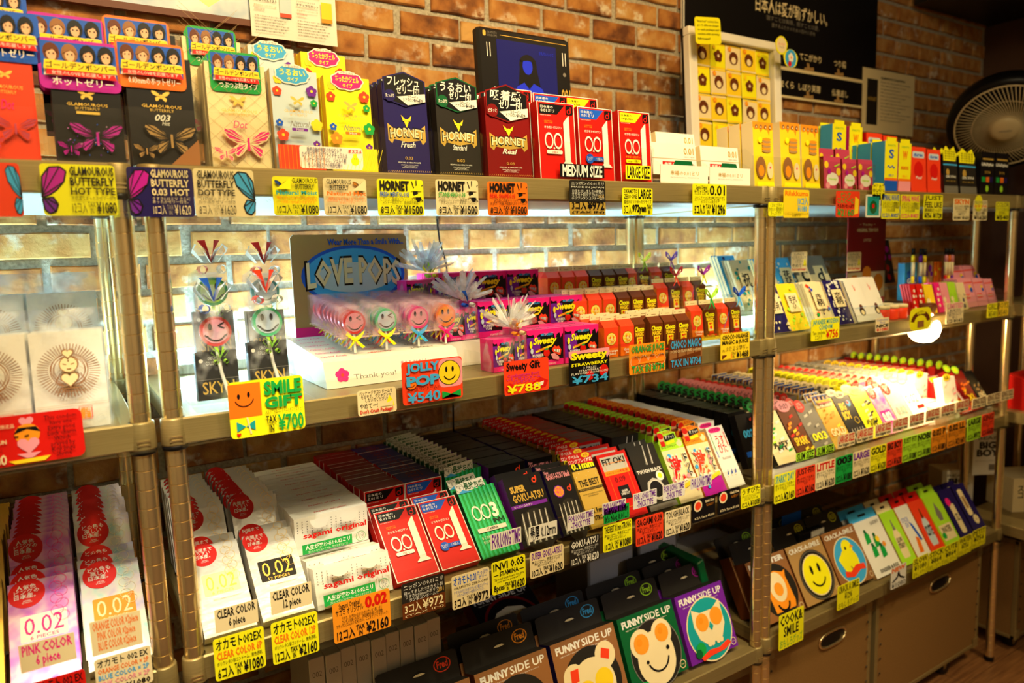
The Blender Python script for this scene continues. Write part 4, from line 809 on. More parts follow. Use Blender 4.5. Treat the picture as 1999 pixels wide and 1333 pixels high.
# gift wrapped pairs of lip boxes with a burst of cellophane
def burst(label, loc, rc):
    t = T('wrapped_gift', None, label, 'gift', loc, (0,0,.05), 'cellophane wrapped lip box gifts'); m = MB()
    O('lip_box', pkg(.045, .056, .04, a_sweet, 'p', 'p', 'p'), t, (-.045, 0, 0), label='tall pink box with black lip print'); O('lip_box', pkg(.045, .056, .04, a_sweet, 'p', 'p', 'p'), t, (.003, .004, 0), label='tall pink box with black lip print')
    m = MB(); 
    for i in range(80):
        a = random.uniform(0, 2*pi); e = random.uniform(.2, 1.2); l = random.uniform(.03, .068); d = Vector((math.cos(a)*math.cos(e), math.sin(a)*math.cos(e), math.sin(e))); b = Vector((.005, .015, .072)); q = Vector((random.uniform(-1,1), random.uniform(-1,1), random.uniform(-1,1))).normalized()
        p1 = b+d*l*.6; p2 = b+d*l; m.add([b, p1-q*.005, p2-q*.003, p2+q*.004, p1+q*.005], [(0,1,2,3,4)], 'shred')
    O('cellophane_burst', m.mesh('burst'), t)
    m = MB(); prof = [(0,.052,.028),(.03,.053,.028),(.056,.046,.026),(.07,.008,.008)]; n = 12; vs = []; fs = []
    for z, a, b in prof:
        for i in range(n): q = 2*pi*i/n; vs.append((a*math.cos(q)*1.02+.002, .02+b*math.sin(q), z))
    for k in range(3):
        for i in range(n): j = (i+1) % n; fs.append((k*n+i, k*n+j, (k+1)*n+j, (k+1)*n+i))
    m.add(vs, fs, 'film'); O('wrap', m.mesh('wrap'), t)
    m = MB(); bow(m, .005, .0, .07, rc[0], rc[1], .8); O('ribbon', m.mesh('ribbon'), t)
burst('wrapped gift with an orange ribbon and cellophane burst, front row', (.545, .01, Z2), ('cr', 'am')); burst('wrapped gift with a blue ribbon and cellophane burst, middle row', (.506, .115, Z2+.047), ('w', 'b')); burst('wrapped gift with a yellow ribbon and cellophane burst, back row', (.488, .225, Z2+.099), ('y', 'lg'))
st_block('riser', .45, .529, .11, .17, Z2, Z2+.045, 'w', 'low white riser under the blue ribboned gift'); st_block('riser', .43, .499, .22, .28, Z2, Z2+.097, 'w', 'high white riser under the yellow ribboned gift')
# gable top cartons
def carton(kind):
    m = MB(); w = .0335; d = .026; h = .056; c = 'ro' if kind == 'o' else 'br'; m.box(0, w, 0, d, 0, h, c, c, 'o' if kind == 'o' else 'br')
    m.prismx([(0,h),(d/2-.001,h+.013),(d/2+.001,h+.013),(d,h)], 0, w, c); m.box(0, w, d/2-.0012, d/2+.0012, h+.012, h+.022, 'cr'); 
    F = Face(m, (0,d/2-.0012,h+.012), (w,0,0), (0,0,.010), (0,-1,0)); F.disc(.12,.5,.03,'k',n=8); F.rect(.4,.4,.75,.5,'tan')
    F = Face(m, (0,0,h), (w,0,0), (0,d/2,.013), (0,-1,.8)); F.text('Orange Juice' if kind == 'o' else 'Choco Magic', .08, .25, .92, .8, 'y', .03)
    F = Face(m, (0,0,0), (w,0,0), (0,0,h), (0,-1,0))
    if kind == 'o':
        F.rect(0,.0,1,.3,'o'); F.disc(.5,.62,.37,'k',n=18); F.disc(.5,.62,.35,'ye',n=18); F.ring(.5,.62,.3,.03,'cr',n=18)
        for i in range(8): a = pi*i/4; F.line([(.5,.62),(.5+.28*math.cos(a),.62+.28*math.sin(a)/F.asp)], .025, 'cr')
        F.disc(.38,.68,.035,'ro',ry=.04,n=8); F.disc(.6,.68,.035,'ro',ry=.04,n=8); F.ring(.5,.62,.18,.03,'r',n=10,a0=210,a1=330); F.text('Orange\nJuice', .14, .07, .9, .27, 'w', .05)
    else:
        F.text('Choco', .1, .74, .9, .92, 'y', .05); F.text('MAGIC', .16, .58, .84, .73, 'ye', .05); F.rect(.25,.2,.75,.56,'ye'); F.poly([(.3,.22),(.7,.22),(.66,.3),(.34,.3)],'cr'); F.disc(.5,.34,.12,'ro',n=8); F.disc(.42,.48,.07,'r',n=7); F.disc(.58,.49,.06,'r',n=7); F.rect(.3,.1,.7,.2,'r'); F.rect(.05,.02,.95,.08,'r')
    return m.mesh('drink_carton')
CO, CC = carton('o'), carton('c'); PO = {}
def put(k, x, y, z, lab, grp, rot=0.):
    if k not in PO: PO[k] = T('drink_carton', CO if k == 'o' else CC, lab, 'carton', (x, y, z), (0,0,rot), grp)
    else: cp(PO[k], (x, y, z), (0,0,rot), lab, grp)
rows_ = [(.006, Z2, ['o','o','c','c','c'], .735), (.112, Z2+.045, ['o','o','o','c','c','c'], .752), (.218, Z2+.09, ['o','o','o','c','c','c'], .765)]
for ri, (y, z, ks, x0) in enumerate(rows_):
    if ri == 0: xs = [.742, .782, .858, .895, .932]
    else: xs = [x0+i*.0385 for i in range(6)]
    for i, k in enumerate(ks):
        nm = 'orange juice style' if k == 'o' else 'chocolate brown'; 
        put(k, xs[i], y, z, '%s milk-shaped carton in the %s row, %s from the left' % (nm, ('front','middle','back')[ri], ('first','second','third','fourth','fifth','sixth')[i]), 'small drink cartons')
        for q in range(1, 3): put(k, xs[i]+(.001*q if ri else -.002*q), y+q*.0275, z+(.0), '%s carton, %s row, %s column, %s deep' % (nm.split()[0], ('front','middle','back')[ri], ORD[i], ORD[q]), 'small drink cartons')
put('c', .82, .012, Z2, 'chocolate brown carton squeezed between orange and brown ones, front row', 'small drink cartons', .1)
st_block('riser', .75, .985, .112, .2, Z2, Z2+.043, 'w', 'low white riser under the middle row of cartons'); st_block('riser', .76, 1.0, .218, .31, Z2, Z2+.088, 'w', 'high white riser under the back row of cartons')
bin_(.738, .972, -.006, Z2, .03, .1, 'clear acrylic bin in front of the cartons', .05); bin_(.75, .987, .105, Z2+.043, .03, .09, 'clear acrylic bin around the middle row of cartons', .05)
# gift sets of four cartons in clear boxes with bows
def gset(label, loc, pairs):
    t = T('carton_gift_set', None, label, 'gift', loc, (0,0,0), 'carton gift sets in clear boxes'); w = .036
    for i, k in enumerate('ococ'[:4]): 
        O('carton', CO if k == 'o' else CC, t, (.004+i*.0395, .008, .006), (-.1, 0, 0), label='orange carton' if k == 'o' else 'brown carton')
    m = MB(); m.box(0, .16, 0, .05, 0, .005, 'ye'); 
    for i in range(60): x = random.uniform(0, .15); m.strip([((x,random.uniform(-.002,.01),.005),(1,0,0)), ((x+random.uniform(-.01,.01),random.uniform(-.003,.0),.011),(1,.2,0)), ((x+random.uniform(-.012,.012),.0,.004),(1,0,0))], .0012, 'ye')
    O('straw', m.mesh('straw'), t, label='yellow shredded straw')
    m = MB()
    for x in (0, .081): 
        for a in ((x,x+.079,-.003,-.0025,0,.088),(x,x+.0005,-.003,.05,0,.088),(x+.0785,x+.079,-.003,.05,0,.088),(x,x+.079,-.003,.05,.088,.0885)): m.box(*a, 'acrylic')
    O('clear_box', m.mesh('clear_box'), t)
    for i, (c1, c2) in enumerate(pairs):
        m = MB(); x = .045+i*.085
        for sg in (-1,1):
            m.strip([((x,-.004,.088),(0,1,.3)),((x+sg*.008,-.006,.1),(0,1,.3)),((x+sg*.017,-.006,.108),(0,1,.1)),((x+sg*.016,-.006,.098),(0,1,0)),((x,-.004,.087),(0,1,0))], .006, c1); m.strip([((x,-.004,.088),(1,0,.3)),((x+sg*.004,-.007,.075),(1,0,.2)),((x+sg*.009,-.006,.066),(1,0,.4))], .004, c2)
        m.strip([((x,-.004,.088),(1,0,1)),((x-.03,-.0045,.055),(1,0,1)),((x-.045,-.0035,.02),(1,0,1))], .0035, c1)
        O('bow', m.mesh('bow'), t, label='%s bow' % dict(lg='green', b='blue', r='red', pu='purple', y='yellow', mg='purple')[c1])
gset('clear gift set with green and blue bows, front row', (.985, .012, Z2+.008), (('lg','g'),('b','lb'))); gset('clear gift set with red and many-coloured bows, middle row', (.985, .112, Z2+.053), (('r','ro'),('mg','y'))); gset('clear gift set with yellow-green and purple bows, back row', (.985, .212, Z2+.085), (('y','lg'),('pu','pu')))
st_block('riser', .985, 1.15, .10, .17, Z2, Z2+.051, 'acrylic', 'clear riser under the middle gift set'); st_block('riser', .985, 1.15, .205, .27, Z2, Z2+.083, 'acrylic', 'clear riser under the back gift set'); st_block('riser', .985, 1.15, .01, .066, Z2, Z2+.006, 'acrylic', 'thin clear tray under the front gift set')
bin_(.98, 1.16, -.004, Z2, .035, .08, 'clear acrylic bin around the front gift set', .05)
# ---- right unit, second shelf: folded towel packs
def a_towel(kind, txt):
    def a(F):
        bgc, pc = {'navy':('nv','cr'),'yel':('ye','lg'),'multi':('cr','ro'),'blue':('nv','w'),'white':('w','lp'),'sky':('lb','w'),'grey':('gy','w'),'sw':('cr','te'),'teal':('lb','cr')}[kind]
        F.rect(0,0,1,1,bgc); R = random.Random(kind+txt)
        for i in range(26):
            c = pc if kind not in ('multi','teal') else R.choice(['ro','g','b','ye','nv']); F.disc(R.uniform(.06,.94), R.uniform(.03,.97), R.uniform(.03,.08), c, n=7)
        if kind in ('grey',): F.rect(0,.6,1,1,'gy'); F.rect(0,0,1,.6,'cr')
        if kind == 'white': F.rect(0,0,1,1,'w'); F.disc(.5,.22,.17,'k',n=10); F.disc(.5,.2,.1,'cr',n=10); F.line([(.45,.85),(.5,.7),(.55,.8)], .02, 'ro'); F.disc(.5,.33,.1,'br',n=9); F.line([(.1,.3),(.8,.32)],.01,'lb')
        else: F.rect(.2,.38,.8,.78,'cr'); F.text(txt, .3,.44,.7,.72,'k',.02)
    return a
TW = {}
def towel(kind, txt, x, y, z, w, h, lab, lean=-.42, n=3, nlab=None, rz=0.):
    key = (kind, txt)
    me = pkg(w, h, .007, a_towel(kind, txt), 'w', 'cr', 'w')
    t = T('folded_towel_pack', me, lab, 'pack', (x, y, z), (lean, 0, rz), 'folded pattern packs')
    for k in range(1, n): cp(t, (x+.0, y+.0092*k, z), None, lab.split(',')[0]+', %s in its stack' % ORD[k]+(', '+lab.split(',')[1].strip() if ',' in lab and len(lab.split()) < 12 else ''))
DZ = Z2+.004
for kd, tx, xa, lb in (('navy','のし\n手拭','1510','navy blossom patterned pack, front row beside the paired posts'),('yel','手拭\nひ','1537','yellow lemon patterned pack, front row'),('multi','き\n柄','1580','white pack with coloured animals, front row'),('blue','恋\n柄','1622','blue pack with white spots, front row'),('white','a','1662','white pack with a small black doll drawing, left one'),('white','b','1697','white pack with a small black doll drawing, right one')):
    X = {'1510':(1.2401,0.0120,-0.2168),'1537':(1.3016,0.0120,-0.2159),'1580':(1.4005,0.0120,-0.2152),'1622':(1.4768,0.0120,-0.2135),'1662':(1.5527,0.0120,-0.2166),'1697':(1.6183,0.0120,-0.2110)}[xa]
    towel(kd, tx, X[0], .012, DZ, .068 if kd != 'navy' else .06, .115, lb)
for kd, tx, X, lb in (('sw','祝','0','grey bag with swallow print, raised row beside the paired posts'),('sky','祭\nり','1','bright blue pack, raised row'),('sky','花\nび','2','pale blue pack with dark flowers, raised row'),('grey','c','3','grey topped pack with a black cat tail, raised row left'),('grey','d','4','grey topped pack with a black cat tail, raised row right')):
    x = 1.262+(.0,.088,.155,.225,.29)[int(X)]
    towel(kd, tx, x, .112, DZ+.045, .07, .13, lb)
st_block('riser', 1.25, 1.63, .115, .19, Z2, Z2+.047, 'acrylic', 'long clear riser under the raised folded packs')
tqx = (1.2530,0.1400,-0.1040); towel('teal','祝', tqx[0], .14, Z2+.06, .06, .13, 'turquoise pack leaning just left of the paired middle posts', -.42); st_block('riser', tqx[0]-.005, tqx[0]+.065, .142, .19, Z2, Z2+.062, 'acrylic', 'clear riser under the turquoise pack'); st_block('riser', 1.09, 1.155, .275, .30, Z2, Z2+.085, 'acrylic', 'x') if 0 else None
for x0, x1 in ((1.245, 1.325), (1.327, 1.43), (1.432, 1.50), (1.502, 1.67)): bin_(x0, x1, -.004, Z2, .045, .1, 'clear acrylic divider bin around the folded packs, %s' % {1.245:'first from the posts',1.327:'second from the posts',1.432:'third from the posts',1.502:'fourth from the posts'}[x0], .06)
# red card with shoe-print drawing
def a_redcard(F):
    F.text('・Today・', .3,.9,.7,.93,'cr'); F.text('ORIGINAL TENUGUI', .22,.84,.78,.88,'cr',.02); F.text('LIMITED', .4,.74,.6,.77,'cr'); F.rect(0,0,1,.42,'cr'); F.disc(.18,.3,.14,'am',n=10); F.disc(.82,.3,.14,'am',n=10); F.disc(.5,.4,.12,'am',n=10); F.rect(0,.05,1,.14,'r'); F.text('CREAM', .25,.07,.75,.12,'cr',.02)
flat('display_card', (1.8021,1.9903,-0.1624,0.0461)[0], (1.8021,1.9903,-0.1624,0.0461)[1], Z2, Z2+.275, .2, a_redcard, 'tall red display card standing behind the white doll packs', 'card', 'dr', th=.003)
# boxes of red lidded tins in sloping rows
def tin():
    m = MB(); m.lathe([(.017,0),(.0175,.002),(.0175,.028),(.0165,.029)], 'ro', 14); m.lathe([(.018,.0292),(.018,.036),(.0165,.038)], 'cr', 14); return m.mesh('tin', True)
tm = tin(); t0 = None
for c in range(3):
    for k in range(7):
        x = (1.6774,0.0200,-0.2130)[0]+c*.042; loc = (x, .02+k*.037, Z2)
        lab = 'small red tin with a cream lid, front of the %s tin row' % ('left','middle','right')[c] if k == 0 else 'small red tin, %s row, %s from the front' % (('left','middle','right')[c], ORD[k])
        if t0 is None: t0 = T('tin', tm, lab, 'tin', loc, (0,0,0), 'red tins with cream lids')
        else: cp(t0, loc, None, lab)
# back things near the far posts
def simple(name, cat, a, y, art, bg, label, d=.02, lean=0., z=None, n=1, side=None, group=None, nlab=None, zb=None):
    X0, X1, Za, Zb = a; zz = Z2 if z is None else z; h = (Zb-zz)/math.cos(lean); me = pkg(X1-X0, h, d, art, bg, side or bg, bg); t = T(name, me, label, cat, (X0, y, zz+d*math.sin(-lean)), (lean,0,0), group)
    if n > 1: t['group'] = group or (label.split(' ')[0]+' packs in a row')
    for k in range(1, n): cp(t, (X0, y+k*(d+.002)/max(.4,math.cos(lean)), zz+d*math.sin(-lean)), None, label+', %s deep' % ORD[k])
    return t
def a_mix(cols, txt, tc):
    def a(F):
        R = random.Random(txt)
        for i in range(9): F.disc(R.uniform(.15,.85), R.uniform(.1,.9), R.uniform(.08,.2), R.choice(cols), n=9)
        if txt: F.rect(.1,.42,.9,.62,tc if tc != 'k' else 'cr'); F.text(txt, .15,.45,.85,.59,'k' if tc == 'k' else 'w',.03)
    return a
simple('blue_box', 'box', (1.9565,2.0219,-0.1696,-0.0950), .12, a_mix(['b','w'], 'GEL', 'b'), 'lb', 'bright blue box behind the red sachets on the second shelf', z=Z2+.03)
simple('picture_box', 'box', (2.0866,2.1504,-0.1565,-0.0960), .14, a_mix(['pu','am','lp'], '', 'k'), 'tan', 'small box with a purple picture, left of the orange one', z=Z2+.045); simple('picture_box', 'box', (2.1534,2.1981,-0.1592,-0.0979), .14, a_mix(['am','ye'], '', 'k'), 'o', 'small box with an orange picture beside the brush pens', z=Z2+.045)
st_block('riser', 1.93, 2.13, .11, .19, Z2, Z2+.028, 'acrylic', 'clear riser under the blue box'); st_block('riser', 1.98, 2.16, .195, .26, Z2, Z2+.043, 'w', 'white riser at the back by the brush pens') if 0 else None
def pen(c1, c2):
    m = MB(); m.lathe([(.004,0),(.005,.002),(.005,.02)], c2, 8); m.lathe([(.005,.0202),(.005,.06)], 'cr', 8); m.lathe([(.0054,.0602),(.0054,.075),(.003,.082)], c1, 8); m.lathe([(.0055,.0822),(.0055,.1)], 'k', 8); return m.mesh('pen', True)
for i, (px, c1, c2) in enumerate(((1781,'ye','ye'),(1796,'pu','b'),(1803,'ye','y'),(1845,'lp','r'),(1851,'o','ye'),(1857,'lp','pu'))):
    p = {1781:(1.9619,0.1000,-0.1529),1796:(2.0027,0.1000,-0.1548),1803:(2.0221,0.1000,-0.1557),1845:(2.1420,0.1000,-0.1568),1851:(2.1597,0.1000,-0.1577),1857:(2.1777,0.1000,-0.1585)}[px]
    T('body_pen', pen(c1,c2), 'slim %s tipped pen in a clear tube, %s of the six' % (dict(ye='yellow',pu='purple',lp='pink',o='orange')[c1], ('first','second','third','fourth','fifth','sixth')[i]), 'pen', p)
st_block('riser', 1.96, 2.20, .085, .108, Z2, ((2.0221,0.1000,-0.1557))[2], 'acrylic', 'clear stand under the six slim pens')
for i, (a, c, lb) in enumerate((((1.8284,1.8539,-0.2187,-0.1495), 'r', 'red striped stick sachet, left of two'), ((1.8589,1.8900,-0.2182,-0.1511), 'r', 'red striped stick sachet, right of two'), ((1.8952,1.9404,-0.2197,-0.1546), 'ye', 'yellow chick shaped sachet on the second shelf'), ((1.9508,1.9780,-0.2185,-0.1512), 'p', 'magenta narrow sachet on the second shelf'), ((1.9807,2.0196,-0.2208,-0.1529), 'lp', 'pale pink sachet next to the magenta one'), ((2.0221,2.0619,-0.2192,-0.1535), 'lg', 'lime green sachet on the second shelf'), ((2.0675,2.1111,-0.2193,-0.1572), 'cr', 'sachet with a dark blue print by the pink packs'))):
    simple('sachet', 'sachet', a, .015, a_mix(['w' if c in ('r','p') else c, 'cr', 'nv' if c == 'cr' else c], '', 'k'), c, lb, d=.005, lean=-.25, n=4, group='sachets and sticks at the right of the second shelf', nlab=lb+', copy behind it')
for i, (a, y, lb, z) in enumerate((((2.2935,2.3810,-0.1822,-0.1176), .1, 'pink soft pack, raised row left', .03), ((2.1185,2.1996,-0.2169,-0.1487), .03, 'pink soft pack, front row left', 0), ((2.2026,2.2618,-0.2183,-0.1520), .03, 'pink soft pack, front row middle', 0), ((2.2681,2.3195,-0.2189,-0.1563), .03, 'pink soft pack, front row right', 0), ((2.2159,2.2906,-0.1779,-0.1194), .1, 'pink soft pack, raised row far left', .03))):
    def a_pk(F): F.rect(0,.82,1,.86,'ro'); F.disc(.75,.68,.1,'ye',n=8); F.disc(.8,.58,.1,'b',n=8); F.rect(.1,.3,.6,.45,'ro'); F.text('PEACH', .12,.33,.58,.42,'w',.02)
    simple('soft_pack', 'pack', a, y, a_pk, 'lp', lb, d=.008, lean=-.3, z=Z2+z, n=4, group='pink soft packs', nlab=lb+', one behind')
def a_gr(F): F.disc(.5,.45,.25,'dg',n=12); F.text('GREEN', .2,.8,.8,.9,'w',.02); F.rect(0,0,1,.08,'lg')
simple('green_pack', 'pack', (1.9906,2.0455,-0.1096,-0.0236), .235, a_gr, 'g', 'green pack leaning behind the red display card', lean=-.2, z=Z2+.07, n=3); simple('dark_pack', 'pack', (2.0511,2.1134,-0.1088,-0.0307), .235, a_mix(['mg','br','r'], '', 'k'), 'dk', 'dark pack with a pink flower beside the green pack', lean=-.2, z=Z2+.07, n=2)
st_block('clear_shelf', 1.87, 2.16, .22, .30, Z2, Z2+.066, 'acrylic', 'clear block under the green pack')
bin_(2.05, 2.30, -.002, Z2, .04, .07, 'clear acrylic bin around the pink soft packs', .05)
m = MB(); m.box(0,.16,0,.008,0,.11,'acrylic'); m.mesh('x')
# ---------------------------------------------------------------- third shelf: long rows of packs
Z3 = T3+.0008
def a_clear(n, c1, c2, tx, foot):
    def a(F):
        F.rrect(.16, .42, .86, .66, c1, .02); F.text(n, .22, .475, .8, .635, c2, .0); F.text(tx, .3, .43, .72, .46, c2)
        F.rect(.04, .0, .96, .03, 'silver'); F.text('POLYURETHANE CONDOMS', .3, .36, .8, .375, 'gy')
        for i in range(7): F.ring(.8-.08*(i % 2), .95-i*.06, .1, .006, c2, n=14)
    return a
def st_disc(r, t, c='r', tc='w'):
    m = MB(); m.prism([(r+r*math.cos(2*pi*i/26), r+r*math.sin(2*pi*i/26)) for i in range(26)], 0, .0006, c); F = Face(m, (0,0,0), (2*r,0,0), (0,0,2*r), (0,-1,0)); F.text(t, .16, .32, .84, .8, tc, .01); F.text('JAPAN\nQUALITY', .36, .14, .64, .26, tc); return m.mesh('sticker')
def a_saglow(F):
    for i in range(16):
        for j in range(5): F.disc(.04+i*.062, .62+.07*j, .008, 'gy', n=5)
    F.disc(.3,.99,.13,'w',n=12,a0=180,a1=360); F.disc(.7,.99,.13,'w',n=12,a0=180,a1=360); F.text('sagami original', .07, .48, .93, .68, 'r', .03); F.rect(.05, .12, .72, .38, 'g'); F.text('人生が変わる! 0.02ミリ', .09, .22, .69, .35, 'w', .03); F.text('ゴムじゃないコンドーム、サガミオリジナル', .12, .14, .66, .2, 'w'); F.ring(.84, .27, .07, .006, 'g'); F.text('12コ\n入り', .8, .18, .88, .36, 'gy', .01)
def a_sagtop(F): F.text('sagami original', .3, .35, .75, .6, 'r', .01)
def a_invi(F):
    for i in range(9): F.rect(i/9, 0, i/9+.055, 1, 'gn')
    for cx in (.26, .5): F.ring(cx, .62, .12, .03, 'w', ry=.11)
    F.disc(.385, .52, .02, 'w'); F.text('3', .64, .51, .82, .73, 'w', .04); F.text('INVI', .6, .44, .9, .5, 'k', .02); F.rect(.12, .34, .88, .4, 'silver'); F.text('STAMINA', .35, .35, .65, .39, 'k', .01); F.text('8 CONDOMS', .15, .24, .6, .28, 'w'); F.text('感じる安心 無色無香料', .15, .18, .6, .22, 'w'); F.ring(.82, .22, .08, .012, 'w')
def st_slant(w, h):
    m = MB(); m.prism([(0,.012),(w,.018),(w,h+.006),(0,h)], 0, .0006, 'w'); F = Face(m, (0,0,0), (w,0,0), (0,0,h+.006), (0,-1,0)); F.disc(.13,.62,.14,'w',n=14); F.ring(.13,.62,.14,.01,'k'); F.text('ゼリー\nで', .03,.5,.24,.78,'k',.03); F.text('長持ち感', .28,.45,.97,.85,'dg',.06); F.poly([(.02,.3),(.2,.48),(.4,.36),(.5,.3)],'lb'); return m.mesh('sticker')
def mark(F, x, y, r): F.rrect(x-r, y-r/F.asp, x+r, y+r/F.asp, 'k', .03); F.ring(x-.02, y-.01, r*.5, r*.22, 'ro'); F.line([(x+r*.3, y-.01), (x+r*.3, y+r*.7/F.asp)], r*.22, 'ro')
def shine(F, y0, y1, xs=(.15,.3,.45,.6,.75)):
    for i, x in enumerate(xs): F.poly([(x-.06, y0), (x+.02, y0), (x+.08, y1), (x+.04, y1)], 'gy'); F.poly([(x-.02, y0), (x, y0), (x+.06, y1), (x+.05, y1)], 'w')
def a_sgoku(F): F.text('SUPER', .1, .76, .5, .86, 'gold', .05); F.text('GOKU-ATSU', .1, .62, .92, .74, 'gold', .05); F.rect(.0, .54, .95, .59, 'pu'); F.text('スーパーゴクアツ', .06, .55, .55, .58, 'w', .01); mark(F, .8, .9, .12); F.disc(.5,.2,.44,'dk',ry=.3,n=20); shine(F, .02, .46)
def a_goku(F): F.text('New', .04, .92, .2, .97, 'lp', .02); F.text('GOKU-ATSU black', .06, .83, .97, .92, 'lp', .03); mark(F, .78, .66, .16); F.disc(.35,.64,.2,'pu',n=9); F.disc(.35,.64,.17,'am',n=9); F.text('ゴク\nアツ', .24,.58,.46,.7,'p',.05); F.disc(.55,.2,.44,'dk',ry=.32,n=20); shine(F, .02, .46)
def a_best(F): F.rect(0,.84,1,1,'k'); F.text('0.1mm', .04,.86,.95,.97,'y',.05); F.text('Black', .5,.95,.9,1.,'p',.03); F.text('THE BEST', .1,.6,.92,.7,'k',.02); F.rect(0,.54,1,.575,'k'); F.text('THE BEST COLLABORATION CONDOM', .04,.545,.96,.57,'gold'); F.text('feel the warm touch of a smoother fit\nand lively moments', .1,.44,.9,.5,'k'); F.text('0.1mm', .22,.2,.8,.28,'k',.02); F.text('STRONG', .22,.1,.8,.17,'k',.02); [F.disc(.08+.13*i,.75+.05*(i%3),.015,'w',n=5) for i in range(7)]
def st_long(w, h):
    m = MB(); m.prism([(0,.004),(w*.97,0),(w,h*.8),(w*.8,h),(w*.05,h*.95)], 0, .0006, 'r'); F = Face(m, (0,0,0), (w,0,0), (0,0,h), (0,-1,0)); F.text('ロングプレイ対応', .04,.12,.96,.48,'w',.08); F.text('デベルル', .08,.55,.5,.85,'w',.05); F.disc(.75,.7,.17,'ye',ry=.22,n=12); F.text('お徳', .66,.6,.84,.8,'r',.05); return m.mesh('sticker')
def a_r09(F): F.rect(.08,.7,.92,.95,'silver'); F.text('FIT OKI', .12,.82,.88,.92,'k',.03); F.rect(.08,.66,.92,.73,'am'); F.text('0.09ミリの新感覚', .14,.675,.86,.715,'r',.02); F.text('0.09', .32,.54,.68,.62,'dr',.01); F.rect(.32,.28,.68,.48,'k'); F.text('SAGAMI\nSUPER DOT', .36,.34,.64,.42,'w',.02); F.ring(.5,.5,.48,.01,'am',n=4,ry=.49,a0=45,a1=405)
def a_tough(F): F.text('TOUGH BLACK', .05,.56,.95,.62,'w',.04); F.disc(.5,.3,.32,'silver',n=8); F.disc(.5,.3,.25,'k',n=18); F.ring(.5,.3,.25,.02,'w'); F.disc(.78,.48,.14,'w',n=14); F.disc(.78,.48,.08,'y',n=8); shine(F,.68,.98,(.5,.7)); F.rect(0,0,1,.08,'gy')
def a_geki(c1, c2):
    def a(F): 
        F.rect(0,.84,1,1,c1); F.text('ロングプレイゼリー', .05,.87,.7,.93,'k',.02); F.disc(.84,.92,.12,'cr',n=14); F.rect(0,.0,1,.3,'mg' if c1 == 'am' else 'cr')
        for i in range(14): F.disc(random.uniform(.05,.95),random.uniform(.05,.8),random.uniform(.04,.12),random.choice(['lp','lb','w','am' if c1=='am' else 'lp']),n=8)
        F.text('激', .06,.32,.66,.76,'w',.14); F.text('激', .1,.35,.62,.73,c2,.05); F.text('ド\nッ\nト', .7,.34,.93,.76,'w',.1); F.text('ド\nッ\nト', .72,.36,.91,.74,'k',.03); F.poly([(.3,.2),(.95,.28),(.93,.34),(.3,.26)],'ye')
    return a
def st_char(w, h, c):
    m = MB(); m.prism([(0,.003),(w*.7,0),(w,h*.2),(w,h*.75),(w*.6,h),(w*.12,h*.95)], 0, .0006, c); F = Face(m, (0,0,0), (w,0,0), (0,0,h), (0,-1,0)); F.disc(.2,.5,.14,'sk',n=10); F.disc(.2,.68,.16,'r',ry=.2,n=9); F.rect(.08,.05,.3,.35,'r'); F.text('0.11ミリ', .38,.75,.85,.93,'r',.05); F.poly([(.34,.3),(.92,.42),(.92,.72),(.34,.62)],'k'); F.text('激 ドット', .4,.42,.88,.64,'w',.05); F.poly([(.34,.08),(.8,.16),(.8,.34),(.34,.26)],'y'); return m.mesh('sticker')
def a_usu(F): F.text('うす\nぴた', .3,.55,.8,.85,'r',.02); F.rect(.1,.6,.14,.9,'g'); F.rect(.1,.5,.14,.6,'b'); F.rect(.88,.65,.92,.88,'r'); F.text('Rich2000', .3,.45,.8,.49,'gy'); [F.poly([(.2+.22*i,.2),(.32+.22*i,.3),(.3+.22*i,.22)],'b') or F.disc(.2+.22*i,.18,.02,'am',n=6) for i in range(3)]
def st_pill(w, h): m = MB(); m.prism([(w/2+w/2*math.copysign(abs(math.cos(a))**.5,math.cos(a)), h/2+h/2*math.sin(a)) for a in [2*pi*i/20 for i in range(20)]], 0, .0006, 'p'); F = Face(m, (0,0,0), (w,0,0), (0,0,h), (0,-1,0)); F.text('うすさ実感', .12,.3,.88,.75,'k',.03); return m.mesh('sticker')
def a_bb(F): F.text('002', .2,.55,.8,.7,'lb',.06); F.rect(.1,.2,.5,.3,'b'); F.text('REAL', .5,.35,.9,.45,'b',.04); mark(F,.8,.88,.1)
def column(name, lab, X0, X1, z0, H, d, art, front, side, top, nf, tilt, y0, n, yend=.43, sticker=None, art_top=None, y_f=.003, lean_b=None, plab=None, group=None):
    w = X1-X0-.003; me = pkg(w, H, d, art, front, side, top, art_top); tl = math.radians(tilt); g = group or ('row of '+lab.split(',')[0]+'s')
    g = g[:60]; first = None; step = d/math.cos(tl)*1.04
    for k in range(nf):
        loc = (X0+.0015+random.uniform(-.0012,.0012), y_f+k*step, z0+d*math.sin(tl)+.0012*k)
        if k == 0:
            t = first = T(name, me, lab+', foremost', 'box', loc, (-tl, 0, 0), g)
            if sticker: O('sticker', sticker[0], t, (sticker[1]*w, -.0009, sticker[2]*H), label=sticker[3] if len(sticker) > 3 else None)
        else: cp(first, loc, None, lab+', %s leaning' % ORD[k])
    lb = math.radians(lean_b or 0.); y0 = max(y0, y_f+(nf-1)*step+H*math.sin(tl)+d*math.cos(tl)+.001-H*math.cos(tl)*math.tan(lb)); yend -= H*math.sin(lb)
    if lb: yend += .012
    n = max(1, min(n, int((yend-y0)/(d/math.cos(lb)*1.012)))); st = (yend-y0)/n
    for k in range(n):
        cp(first, (X0+.0015+random.uniform(-.002,.002), y0+k*st, z0+d*math.sin(lb)+random.uniform(0,.0015)), (-lb, 0, 0), (plab or lab)+', %s upright behind' % ORD[k])
    return first
XB = [.012, .092, .172, .302, .383, .461, .543, .630, .697, .768, .860, .937, 1.010, 1.086, 1.156]
sd = st_disc(.019, '先端まで\nうすい\n日本産。')
